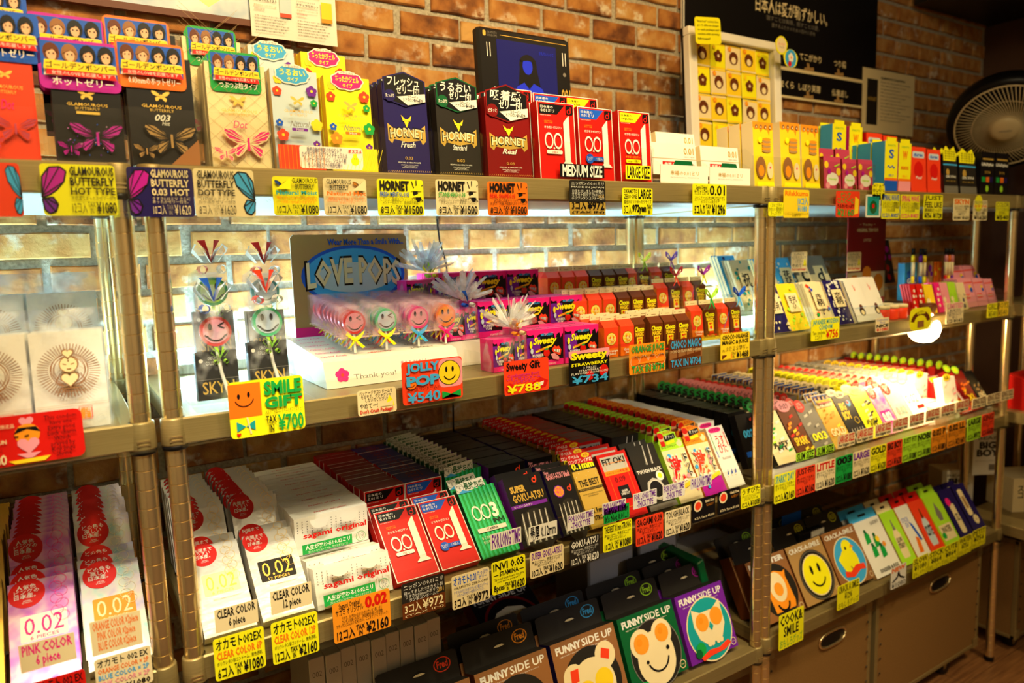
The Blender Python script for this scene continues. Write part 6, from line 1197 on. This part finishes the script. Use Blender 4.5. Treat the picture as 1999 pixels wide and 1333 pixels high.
# ---------------------------------------------------------------- price tags
def bf(c, x=.18, y=.62, s=.2): return lambda F: butterfly(F, x, y, s, c, 'k')
def wing(c, c2, left=True):
    def a(F):
        q = (lambda x: x) if left else (lambda x: 1-x); mk = lambda P: [(q(x), y) for x, y in P]
        A = mk([(0,.35),(.02,.75),(.12,.93),(.26,.95),(.34,.86),(.3,.66),(.2,.5),(.1,.4)]); B = mk([(0,.32),(.14,.36),(.2,.22),(.16,.08),(.08,.04),(.02,.12)])
        for P_, c_ in ((A,c),(B,c2)): F.poly(P_, c_); F.line(P_+[P_[0]], .022, 'k')
        for p in (A[2],A[3],A[5],B[2],B[3]): F.line([mk([(0,.38)])[0], p], .014, 'k')
    return a
J = '厚さ0.03ミリのうすうす\nたっぷりゼリー付き'
tag((-0.1778,-0.1380,0.0259,0.0862), 'ro', None, 'red price tag with a big blue butterfly wing, left edge of the top shelf', art=wing('lb','lb',False))
tag((-0.1188,-0.0424,0.0272,0.0870), 'y', [('GLAMOUROUS','k',.03,1.2),('BUTTERFLY','k',.03,1.1),('HOT TYPE','k',.02,.9),('不思議なあったかゼリー付き','k',.5),[1.5,('12コ入','k',1.),('TAX\nIN','k',.5),('¥1080','k',1.4,.02)]], 'yellow butterfly price tag HOT TYPE with a purple wing', x0=.38, x1=.98, art=wing('mg','pu'))
tag((-0.0299,0.0446,0.0261,0.0866), 'nv', [('GLAMOUROUS','cr',.03,1.2),('BUTTERFLY','cr',.03,1.1),('0.03 HOT','cr',.03,1.),('うすさ0.03ミリ さらに\nあったかゼリー付き。','cr',.9),[1.4,('10コ入','cr',1.),('TAX\nIN','cr',.5),('¥1620','cr',1.3)]], 'navy price tag 0.03 HOT with a purple wing', x0=.35, x1=.93, art=wing('mg','pu'))
tag((0.0451,0.1200,0.0262,0.0874), 'cr', [('GLAMOUROUS','k',.02,1.2),('BUTTERFLY','k',.02,1.1),('DOT TYPE','k',.02,.9),('1350粒のドットと\nたっぷりゼリー付き','k',.9),[1.4,('8コ入','k',1.),('TAX\nIN','k',.5),('¥1620','k',1.3)]], 'cream price tag DOT TYPE with a blue wing', x0=.06, x1=.66, art=wing('lb','lb',False))
tag((0.1438,0.2063,0.0278,0.0804), 'y', [[1.5,(' ','y',.7),('GLAMOUROUS\nBUTTERFLY','k',1.2,.02)],('Natural Moist','te',.03,.6),('通常のモイストタイプの2倍ジェル\nついたニューフェイス! 限定商品\nで花柄の個包装が可愛すぎる','o',1.),[1.2,('10コ入','k',1.,.02),('TAX\nIN','k',.5),('¥1080','k',1.3,.03)]], 'yellow price tag Natural Moist with a small blue butterfly', art=bf('b',.2,.78,.16))
tag((0.2136,0.2771,0.0279,0.0804), 'cr', [[1.5,('GLAMOUROUS\nBUTTERFLY','k',1.3,.02),(' ','cr',.7)],('Natural Hot','o',.03,.6),('通常の2倍のホットゼリー付き!!\n限定商品で中の個包装もダントツ\n可愛いです!!!','o',1.),[1.2,('10コ入','k',1.,.02),('TAX\nIN','k',.5),('¥1080','k',1.3,.03)]], 'cream price tag Natural Hot with a small orange butterfly', art=bf('am',.82,.8,.15))
def hornet_bug(F): F.disc(.82,.62,.06,'k',n=8); F.disc(.88,.48,.06,'k',ry=.1,n=9); F.line([(.8,.7),(.74,.95)],.02,'k'); F.line([(.84,.7),(.84,.98)],.02,'k'); F.line([(.86,.68),(.98,.86)],.02,'k'); F.line([(.9,.5),(.98,.4)],.015,'k')
for a, bg, s2, c2, j, n, lb in ((((0.2936,0.3679,0.0281,0.0814)), 'y', 'FRESH MENTOL·0.03', 'b', 'ヒアルロン酸配合のネットリ系ゼリー+\nメントール入りで、新感覚の刺激!!!', '8', 'yellow price tag of the navy banner packs with a drawn wasp'), (((0.3886,0.4636,0.0283,0.0833)), 'cr', 'STANDARD·0.03', 'g', '水溶性のヒアルロン酸配合ゼリー付、\nうすさ0.03ミリ。まずはコレから!!', '8', 'cream price tag STANDARD with a drawn wasp'), (((0.4806,0.5574,0.0285,0.0826)), 'o', 'REAL SHAPE·0.03', 'r', '男性側に密着ゼリーが入った\n形状で、究極の密着がよりリアルに!', '8', 'orange price tag REAL SHAPE with a drawn wasp')):
    tag(a, bg, [[1.6,('HORNET','k',1.3,.05),(' ',bg,.5)],[.8,(s2,c2,1.3,.03),(' ',bg,.5)],(j,'k',1.),[1.4,(n+'コ入','k',1.,.03),('TAX\nIN','k',.5,.02),('¥1500','k',1.4,.03)]], lb, art=hornet_bug)
tag((0.6443,0.7239,0.0297,0.0896), 'dk', [('ニッポンの0.01ミリ','w',.5),('MADE IN JAPAN','w',.3),('おまたせしました!!待望の\nオカモト製うすさ0.01ミリ\nポリウレタンコンドーム!!!','w',1.4),[1.3,('3コ入','k',1.,.03),('¥972','k',1.2,.03)],('(TAX IN)','k',.02,.4)], 'black and gold price tag ¥972 under the red medium size packs', art=lambda F: (F.rect(0,0,1,.37,'gold'), F.text('001',.8,.5,.95,.6,'gold')))
tag((0.7633,0.8372,0.0300,0.0790), 'y', [[1.2,('OKAMOTO\nZERO·ONE','k',1.,.03),('LARGE','k',1.,.03)],('直径38ミリのゆったりサイズ','k',.5),[1.2,('3コ入','k',.6),('972yen','k',1.2,.04),('TAX\nIN','k',.4,.02)]], 'yellow price tag 972yen under the red large size pack')
tag((0.9419,1.0375,0.0295,0.0911), 'y', [[1.3,('Sagami Original\nサガミオリジナル','k',1.1,.02),('0.01','k',1.2,.02)],('コレこそついに史上最うすいうす!!\nコンドームがポリウレタン製、うす\nさ0.01ミリの実力です','k',.9),[1.3,('5コ入り','k',1.,.03),('TAX\nIN','k',.5),('¥1296','k',1.3,.03)]], 'yellow price tag ¥1296 under the white landscape packs')
tag((1.1669,1.2172,0.0288,0.0578), 'y', [('くまのカタチの\nかわいい個包装が\nたっぷりです!','k',1.)], 'tiny yellow note at the paired middle posts, top shelf')
tag((1.2163,1.3041,0.0256,0.0859), 'ye', [('Rilakkuma','o',.03,.7),[2.,(' ','ye',1.),('10コ入\n¥1080','lb',.9,.03)],('いろいろな絵柄が入って\nお得です!','k',.5)], 'orange-yellow price tag under the tall yellow pancake boxes')
tag((1.4020,1.4934,0.0269,0.0864), 'ro', [('ピンク\nこんどーむ','g',.05,1.2),('うるおいたっぷり','k',.02,.4),('¥2160','g',.04,.8)], 'red price tag with green writing on the top rail', x1=.75, art=lambda F: F.poly([(.78,.1),(.95,.15),(.96,.7),(.8,.8)],'ye'))
tag((1.5184,1.5798,0.0270,0.0800), 'w', None, 'white card with a teal picture on the top rail', art=lambda F: (F.rect(.1,.08,.9,.92,'te'), F.disc(.5,.45,.25,'dg',ry=.3,n=14), F.disc(.5,.5,.1,'r',n=6)))
for a, c, lb in ((((1.5842,1.6617,0.0234,0.0837)), 'b', 'yellow price tag with blue headings on the top rail'), (((1.6664,1.7527,0.0221,0.0828)), 'p', 'yellow price tag with pink headings on the top rail')): tag(a, 'y', [('SPIRAL WAVE',c,.05,.7),('ぷるぷるした感触が\nたまらない人気商品\nらせん形状','k',1.2),('12コ入 ¥1827',c,.04,.6)], lb)
tag((1.5439,1.5952,0.0681,0.1078), 'y', [('はじめて','k',.8),('オススメ','k',.6)], 'round yellow speech card overlapping the top rail', r=.012)
tag((1.7719,1.8638,0.0220,0.0846), 'y', [('JUST','k',.02,.6),('FEEL LIKE','k',.02,.6),('潤滑剤たっぷり','k',.4),('¥756  ¥1728','k',.03,.6)], 'yellow price tag below the coral red boxes')
tag((1.9187,2.0049,0.0192,0.0776), 'cr', [('SKYN','o',.06,.8),('ゴムじゃない新素材\nやわらかくて薄い\nハイドロゲル\n人気です','k',1.6),('¥1080  ¥1620','k',.02,.5)], 'cream price tag with an orange heading, right end of the top rail')
tag((2.0245,2.1013,0.0191,0.0736), 'cr', [('PREMIUM','gy',.5),('おすすめ','o',.03,.4),('やわらかい素材\n極上の感触','k',1.),('¥1620','k',.03,.6)], 'narrow cream price tag beside the orange headed one', art=lambda F: F.disc(.35,.85,.3,'y',n=10))
tag((2.1515,2.2306,0.0189,0.0709), 'y', [('COLOR','k',.6),('ライフスタイル\nおためし','k',1.),('¥540','k',.04,.6)], 'last yellow price tag at the right end of the top rail')
tag((0.6436,0.7425,0.0969,0.1200), 'k', [('MEDIUM SIZE','w',.04,1.)], 'black sign MEDIUM SIZE on the red pack bin', -.0, name='sign', cat='sign', r=.001)
tag((0.7938,0.8565,0.0979,0.1233), 'y', [('LARGE SIZE','k',.05,1.)], 'yellow sign LARGE SIZE on the red pack bin', -.0, name='sign', cat='sign', r=.001)
tag((0.1908,0.2840,0.0957,0.1268), 'w', [('販売店舗が限定のかなりレア\nなグラマラスバタフライナチュラルは\nパッケージだけでなく、ジェルの量\nもこの商品だけの特別仕様!!!','nv',1.)], 'white handwritten note with a yellow thumb figure on the flowered packs', .0, name='note', cat='note', x0=.03, x1=.74, art=lambda F: (F.disc(.87,.4,.07,'y',n=12), F.poly([(.83,.4),(.84,.72),(.9,.74),(.91,.4)],'y'), F.disc(.86,.5,.008,'k',n=6), F.disc(.89,.5,.008,'k',n=6), F.text('オススメ',.76,.76,.98,.92,'r',.04)))
# second rail
Q = -.0305
def deity(F): heart(F,.62,.85,.05,'lp'); F.disc(.62,.6,.085,'am',n=14); F.poly([(.53,.62),(.56,.74),(.68,.74),(.71,.62),(.62,.7)],'k'); heart(F,.62,.38,.075,'lp'); F.poly([(.54,.22),(.7,.22),(.64,.12),(.6,.12)],'lp'); F.poly([(.48,.1),(.76,.12),(.72,.03),(.52,.03)],'ye'); F.line([(.53,.58),(.56,.57)],.01,'k'); F.line([(.6,.57),(.63,.58)],.01,'k')
tag((-.25, (-0.1015,-0.1025,-0.2603,-0.2014)[1], (-0.1015,-0.1025,-0.2603,-0.2014)[2], (-0.1015,-0.1025,-0.2603,-0.2014)[3]), 'r', None, 'wide red price tag with a heart holding figure, left unit', Q, r=.008, art=lambda F: (deity(F), F.text('原宿', .14,.7,.38,.92,'cr',.04), F.text('初回限定品',.39,.76,.54,.84,'cr'), F.text('愛運', .14,.42,.36,.64,'cr',.04), F.text('AI-UN',.38,.46,.48,.54,'cr',.02), F.text('縁起物コンドーム お守りに',.1,.3,.45,.37,'k'), F.text('¥680', .3,.05,.47,.26,'cr',.03), F.text('2コ入 TAX IN',.12,.07,.28,.2,'cr'), F.text('This condom\nhave one\nExtra good\nLuck charm\nWhich\nprayed by\nKoji Jingu\nShrine', .74,.08,.96,.93,'k')))
def a_smile(F): F.rect(0,.36,.42,.96,'o'); F.disc(.15,.68,.0,'o'); F.disc(.13,.74,.02,'k',ry=.05,n=8); F.disc(.26,.76,.02,'k',ry=.05,n=8); F.ring(.2,.72,.13,.012,'k',n=12,a0=200,a1=345); F.poly([(.08,.3),(.08,.12),(.2,.2),(.32,.3),(.32,.12),(.2,.2)],'te'); F.line([(.22,.36),(.26,.06)],.02,'cr'); heart(F,.1,.07,.03,'r'); heart(F,.5,.88,.03,'r'); heart(F,.95,.62,.03,'r'); heart(F,.5,.55,.025,'r')
tag((0.0652,0.1654,-0.2696,-0.1924), 'y', [('SMILE','g',.12,1.1),('GIFT','g',.1,.9),('人気のアメ型コンドームのギフトセット!!!','k',.3),[1.3,('TAX\nIN','k',.6,.02),('¥700','g',1.5,.12)]], 'large yellow price tag SMILE GIFT with an orange face', Q, r=.006, x0=.46, x1=.97, art=a_smile)
tag((0.2436,0.3047,-0.2646,-0.2266), 'cr', [('パッケージやコンドームを\nモミモミ、グシャグシャ\nしないでください!','k',1.3),[.6,('やめてー!','k',1.),(' ','cr',.8)],("Don't Crush Package!",'r',.03,.6)], "cream note Don't Crush Package under the sweet stand", Q, x1=.9, art=lambda F: F.poly([(.72,.25),(.95,.25),(.9,.5),(.82,.7),(.76,.5)],'y'))
tag((0.3153,0.4190,-0.2585,-0.1918), 'ro', [('JOLLY','lb',.1,1.2),('POP','lb',.1,1.1),('あめ型コンドーム!!!','k',.35),('¥540','lb',.08,1.1)], 'red price tag JOLLY POP with a yellow smiling sweet', Q, r=.005, x0=.06, x1=.6, art=lambda F: (F.rrect(.6,.3,1.,.98,'lp',.08), smiley(F,.78,.64,.18,'ye'), F.poly([(.64,.22),(.64,.05),(.8,.13),(.96,.22),(.96,.05),(.8,.13)],'g'), smiley(F,.14,.5,.09,'o')))
tag((0.4970,0.5875,-0.2676,-0.2105), 'ro', [('Sweety Gift','k',.08,1.1),('Condommeno Bon!!\nいちご味コンドーム\nプレゼントに','mg',1.),('¥788','y',.08,.9)], 'red price tag Sweety Gift with lips', Q, x1=.8, art=lambda F: (F.disc(.12,.2,.1,'r',n=8), F.poly([(.5,.2),(.8,.42),(.98,.3),(.92,.12),(.7,.06)],'r'), F.poly([(.62,.22),(.88,.3),(.86,.18),(.68,.12)],'w')))
tag((0.6309,0.7227,-0.2687,-0.2067), 'k', [('Sweety','y',.1,1.2),('STRAWBERRY','y',.04,.4),('3 PIECES\nSTRAWBERRY\nFLAVORED CONDOMS','w',.9),('¥734','lb',.1,1.)], 'black price tag Sweety with pink drips and ¥734', Q, art=lambda F: (F.poly([(0,1),(1,1),(1,.82),(.94,.7),(.9,.9),(.8,.88),(.74,.74),(.7,.9),(.4,.92),(.1,.9),(.06,.74),(0,.88)],'lp'), F.disc(.5,.25,.1,'r',n=8), F.disc(.85,.35,.12,'r',n=8)))
tag((0.7704,0.8623,-0.2646,-0.2081), 'am', [('ORANGE JUICE','g',.1,.9),('3 ORANGE FLAVORED Condoms','k',.3),(' ','am',.5),('TAX IN ¥734','g',.08,.8)], 'orange price tag ORANGE JUICE', Q, art=lambda F: [F.disc(.15+.24*i,.42,.13,'o',n=12) or F.ring(.15+.24*i,.42,.12,.01,'cr',n=12) for i in range(4)])
tag((0.8707,0.9620,-0.2644,-0.2076), 'br', [('CHOCO MAGIC','lb',.1,.9),('3 CHOCO FLAVORED condoms','cr',.3),(' ','br',.5),('TAX IN ¥734','lb',.08,.8)], 'brown price tag CHOCO MAGIC', Q, art=lambda F: [F.rect(.03+.25*i,.3,.25+.25*i,.62,'wd') for i in range(4)])
tag((1.0166,1.1047,-0.2636,-0.2092), 'ye', [('CHOCO ORANGE','k',.1,.7),('MAGIC & JUICE','k',.1,.7),('ふたつの味が\nたのしめるギフト','k',.7),[.9,(' ','ye',.8),('TAX\nIN','k',.4),('¥1468','k',1.2,.03)]], 'ochre price tag CHOCO ORANGE by the paired posts', Q, art=lambda F: (F.rect(.05,.05,.2,.2,'br'), F.disc(.32,.13,.08,'am',n=8)))
tag((1.3123,1.4177,-0.2510,-0.2011), 'y', [('JAPANESE MODERN\nCONDOM','te',.08,1.2),[1.,('Two condoms\n2コ入り','k',1.),('¥756','r',1.,.08)]], 'yellow-green price tag below the folded pattern packs', Q)
tag((1.5656,1.6229,-0.2512,-0.2175), 'cr', [('Customer\nFirst','b',1.),('NICE','k',.05,.6),('¥1080','r',.08,.6)], 'small cream price tag below the white doll packs', Q)
tag((1.7169,1.8190,-0.2607,-0.2038), 'y', None, 'arched yellow price tag right above the glowing lamp', Q, r=.018, art=lambda F: (F.ring(.5,.3,.46,.16,'br',n=18,a0=10,a1=170,ry=.56), F.text('CREAM',.3,.7,.7,.84,'y',.06), F.rect(.35,.1,.65,.4,'wd')))
tag((1.8939,1.9850,-0.2571,-0.2005), 'cr', [('LIMITED','lp',.1,.8),('桃の香り付き\n天然ゴムラテックス\n使いきりタイプ\n楽しい','nv',1.5),('1コ ¥162','k',.04,.5)], 'cream price tag with a pink heading on the second rail', Q)
tag((2.1182,2.1828,-0.2573,-0.2160), 'y', [('GIRLS\n¥540','k',1.,)], 'dull yellow price tag, left of the last pair on the second rail', Q); tag((2.1782,2.2450,-0.2573,-0.2153), 'ye', [('BOYS\n¥540','k',1.,)], 'dull yellow price tag, right of the last pair on the second rail', Q)
# third rail
tag((-0.1174,-0.0539,-0.5729,-0.5223), 'cr', [('オカモト 002 EX','k',.03,1.),('ORANGE COLOR × 2P','o',.02,.7),('BLUE COLOR × 2P','lb',.02,.7),('PINK COLOR × 2P','lp',.02,.7),('6コ入 ¥1080','k',.03,1.)], 'cream price tag 002 EX with three coloured lines, left unit', Q)
tag((-0.1837,-0.1278,-0.5720,-0.5288), 'r', [('オカモト 002 EX','k',.03,1.),('PINK COLOR','k',.02,1.),('¥1080','k',.02,1.)], 'red price tag at the bottom edge, left unit', Q)
for a, n, p, lb in ((((0.0208,0.0877,-0.6014,-0.5408)), '6', '¥1080', 'yellow-green price tag CLEAR COLOR 6P'), (((0.0975,0.1640,-0.6041,-0.5416)), '12', '¥2160', 'yellow-green price tag CLEAR COLOR 12P')): tag(a, 'y', [('オカモト002EX','k',.03,1.),('CLEAR COLOR %sP' % n,'o',.04,.8),('ポリウレタン製コンドーム。無色透明。','k',.4),[1.1,(n+'コ入','k',1.,.02),('TAX\nIN','k',.5,.02),(p,'k',1.3,.02)]], lb, Q)
tag((0.1866,0.2773,-0.6019,-0.5393), 'am', [[1.2,('Sagami Original\nサガミ オリジナル','k',1.2,.02),('0.02','r',1.,.12)],('うすさ、わずか0.02ミリのポリウレタン製。ポリ\nウレタンは臭いもなく、熱伝導性が高いのが特徴\nラテックス(ゴム)より丈夫だから、ここまでうすくできちゃう!','k',1.1),[1.1,('12コ入','k',1.,.02),('TAX\nIN','k',.5,.02),('¥2160','k',1.3,.02)]], 'orange price tag 0.02 under the long white boxes', Q)
def a_nip(F): F.rect(0,0,1,.45,'br'); F.text('001',.82,.5,.97,.64,'gold',.02)
tag((0.2969,0.3720,-0.5985,-0.5404), 'dk', [('ニッポンの0.01ミリ','w',.6),('待ってました!!!オカモト製\nうすさ0.01mmのポリウレ\nタン製コンドーム!!!','w',1.3),[1.1,('3コ入','cr',1.,.02),('¥972','cr',1.3,.02)],('(TAX IN)','cr',.3)], 'black and brown price tag ¥972 under the red packs', Q, art=a_nip)
tag((0.3844,0.4558,-0.6092,-0.5522), 'cr', [[1.,('オカモト0.01','b',1.3,.04),('たっぷり\nゼリー','b',.6)],('OKAMOTO ZERO-ONE','k',.3),('うすさ0.01ミリのポリウレタン製コンドーム\nのたっぷりゼリー付きバージョン。','b',.8),[1.1,('3コ入','k',1.,.02),('TAX\nIN','k',.5,.02),('¥972','k',1.3,.02)]], 'cream price tag with blue writing under the blue tabbed red packs', Q)
tag((0.4602,0.5285,-0.6063,-0.5488), 'y', [('INVI 0.03','k',.04,1.),('— STAMINA —','k',.03,.6),('"Special Lubricant to give\nyou more power!!"','k',.7),[1.,('8pces','k',1.,.02),('TAX\nIN','k',.5,.02),('¥1620','k',1.3,.02)]], 'yellow price tag STAMINA under the green packs', Q)
for a, bg, h, hc, bc, n, p, lb in ((((0.5378,0.6107,-0.5986,-0.5508)),'cr','SUPER GOKU-ATSU','pu','k','10','¥1620','cream price tag with a purple heading'), (((0.6245,0.6935,-0.6010,-0.5520)),'dk','GOKU-ATSU','w','w','12','¥1620','black price tag with white writing'), (((0.7020,0.7732,-0.5931,-0.5415)),'y','THE BEST 0.1mm STRONG','k','k','10','¥1080','yellow price tag THE BEST'), (((0.7829,0.8550,-0.6020,-0.5463)),'ro','SAGAMI 0.09','k','k','10','¥1620','orange-red price tag 0.09'), (((0.8595,0.9306,-0.6010,-0.5492)),'cr','TOUGH BLACK','k','k','12','¥1620','cream price tag TOUGH BLACK')):
    tag(a, bg, [(h,hc,.06,1.),('厚さ0.12mm、潤滑ゼリー20%\n増のスーパーゴクアツ!!!\n厚いからやさしい',bc,1.),[1.1,(n+'コ入',bc,1.,.02),('TAX\nIN',bc,.5,.02),(p,bc,1.3,.02)]], lb, Q)
for a, lb in ((((0.9349,1.0027,-0.5903,-0.5435)), 'black printed price tag with a round emblem, left of two'), (((1.0100,1.0786,-0.5905,-0.5409)), 'black printed price tag with a round emblem, right of two')): tag(a, 'k', None, lb, Q, art=lambda F: (F.disc(.25,.72,.18,'cr',n=16), F.disc(.25,.72,.13,'ro',n=10), F.text('Geki Dot',.55,.78,.95,.9,'cr',.03), F.text('ロングプレイ\nHOTゼリー',.6,.6,.92,.72,'am'), F.text('8コ入 Tax in ¥1,620',.1,.1,.95,.24,'cr',.02)))
tag((1.0830,1.1452,-0.5937,-0.5483), 'y', [('うすぴた','k',.04,1.),('ぴったりフィットの人気\nコンドームです。\nスタンダードな一品','k',1.),[1.,('12コ入','k',1.,.02),('¥1008','k',1.2,.02)]], 'yellow price tag below the plain white pack', Q)
for a, bg, tx, c, lb in ((((0.0255,0.0815,-0.5316,-0.4986)),'cr','CLEAR COLOR\n6 piece','k','cream sign 6 piece in front of the gold-numbered silver packs'), (((0.0995,0.1575,-0.5279,-0.4939)),'cr','CLEAR COLOR\n12 piece','k','cream sign CLEAR COLOR 12 piece'), (((0.4587,0.5201,-0.5251,-0.4973)),'w','FOR LONG TIME','pu','white sign FOR LONG TIME on the green packs'), (((0.5356,0.5959,-0.5298,-0.5031)),'w','最厚 0.12mm','k','white sign with an orange underline, thickest 0.12mm'), (((0.6182,0.6795,-0.5295,-0.5018)),'w','FOR LONG TIME\n-THICK TYPE','pu','white sign THICK TYPE under the pink lettered black packs'), (((0.6995,0.7565,-0.5193,-0.4968)),'w','FOR LONG TIME','pu','white sign FOR LONG TIME above the green card'), (((0.7025,0.7647,-0.5366,-0.5077)),'g','Here is 0.1mm\nIt\'s Not 0.01...!','k','bright green sign with red exclamation marks'), (((0.7747,0.8353,-0.5244,-0.4940)),'w','FOR LONG TIME\n-THICK TYPE','pu','white sign THICK TYPE under the glossy red packs'), (((0.8518,0.9120,-0.5240,-0.4936)),'w','FOR LONG TIME\n-THICK TYPE','pu','white sign THICK TYPE under the ring window packs'), (((0.9279,0.9887,-0.5172,-0.4942)),'w','FOR LONG TIME','pu','white sign FOR LONG TIME under the orange and pink packs'),
        (((-0.1915,-0.1346,-0.5117,-0.4772)),'cr','PINK COLOR\n6 piece','p','cream sign PINK COLOR 6 piece'), (((-0.1179,-0.0618,-0.4997,-0.4769)),'cr','ORANGE COLOR ×2piece\nPINK COLOR ×2piece\nBLUE COLOR ×2piece','o','cream sign with three colour names, left unit')):
    if 'three colour' in lb: a = (a[0], a[1], a[2]-.016, a[3]+.006)
    z0, z1 = a[2], a[3]; z1 = max(z1, z0+.017) if '\n' not in tx else max(z1, z0+.028)
    tag((a[0], a[1], z0, z1), bg, [(tx, c, .05, 1.)], lb, -.033, name='sign', cat='sign', r=.001)
DT = [(1512,920,1552,960,'y','te','SPARKY DAY','¥2160'),(1554,914,1591,948,'ro','k','JUST·FIT','¥2160'),(1593,896,1630,936,'cr','r','LITTLE','¥1620'),(1632,888,1664,922,'g','k','003','¥1080'),(1666,878,1698,910,'cr','pu','LARGE','¥1620'),(1700,868,1730,893,'y','k','GOLD','¥1620'),(1732,860,1761,884,'ro','k','BIG BOY','¥1620'),(1763,850,1790,874,'lg','k','JUST·FIT','¥1080'),(1791,843,1817,865,'lg','k','NOBI','¥1080'),(1820,835,1846,858,'am','k','0.02 P','¥1080'),(1851,824,1884,850,'am','k','0.02 LL','¥2160'),(1890,812,1915,836,'lg','k','LARGE','¥972'),(1918,803,1940,828,'ro','dr','KING','¥1620')]
DA = [(1.1921,1.2655,-0.5920,-0.5297),(1.2676,1.3390,-0.5925,-0.5370),(1.3406,1.4161,-0.5930,-0.5287),(1.4177,1.4863,-0.5888,-0.5327),(1.4878,1.5596,-0.5871,-0.5325),(1.5610,1.6312,-0.5777,-0.5322),(1.6331,1.7040,-0.5786,-0.5338),(1.7058,1.7749,-0.5772,-0.5324),(1.7743,1.8435,-0.5763,-0.5339),(1.8480,1.9204,-0.5792,-0.5344),(1.9299,2.0265,-0.5850,-0.5315),(2.0386,2.1165,-0.5784,-0.5303),(2.1205,2.1927,-0.5780,-0.5288)]
CN = dict(y='yellow', ro='orange-red', cr='cream', g='green', lg='lime', am='orange'); NN = ('first','second','third','fourth','fifth','sixth','seventh','eighth','ninth','tenth','eleventh','twelfth','last')
for i, (d, a) in enumerate(zip(DT, DA)): tag((a[0], a[1], -.606, -.540), d[4], [(d[6],d[5],.05,1.),('使いやすくて人気の\nおすすめコンドーム\nです','k',1.1),[1.,('12コ入','k',1.,.03),(d[7],'k',1.3,.03)]], '%s price tag, %s along the third rail of the right unit' % (CN[d[4]], NN[i]), Q)
for i, (a, bg, tx) in enumerate((((1.2164,1.3069,-0.9633,-0.8773),'y','COOK&\nSMILE'),((1.4385,1.5308,-0.9268,-0.8822),'y','CRACK A SMILE\n¥1296'),((1.6734,1.7456,-0.9465,-0.8864),'w','¥1080'),((1.7794,1.8561,-0.9448,-0.8889),'y','SLOW\n¥1080'),((1.8600,1.9402,-0.9464,-0.8922),'y','STICK\n¥864'),((1.9386,2.0166,-0.9482,-0.8943),'y','CUTE\n¥864'),((2.0203,2.0956,-0.9452,-0.8934),'y','WATER\n¥756'),((2.0997,2.1779,-0.9420,-0.8941),'y','PETIT\n¥756'))):
    z0, z1 = a[2], a[3]
    if i != 1: z1 = max(z1, z0+.055)
    else: z0 -= .006; z1 += .012
    tag((a[0], a[1], z0, z1), bg, [(tx, 'k', .03, 1.), ('おもしろグッズ' , 'g' if i == 0 else 'k', .4)] if i != 2 else [('NEW','o',.05,.5),('人','k',.05,1.),('¥1080','k',.5)], '%s price tag, %s along the bottom rail of the right unit' % (('yellow' if bg == 'y' else 'white'), NN[i]), Q)

for i, (a, w_) in enumerate(((((1.4117,0.1000,-0.1002)), 'left'), (((1.6419,0.1000,-0.1067)), 'right'))):
    tag((a[0], a[0]+.062, a[2], a[2]+.05), 'cr', [('パッケージを\nモミモミしないで\nください!','k',1.2),('やめてー!','k',.4),("Don't Crush Package!",'r',.02,.4)], 'small cream handwritten note on the raised folded packs, %s one' % w_, .098, name='note', cat='note', x1=.9, art=lambda F: F.poly([(.75,.3),(.95,.3),(.9,.6),(.8,.6)],'y'))
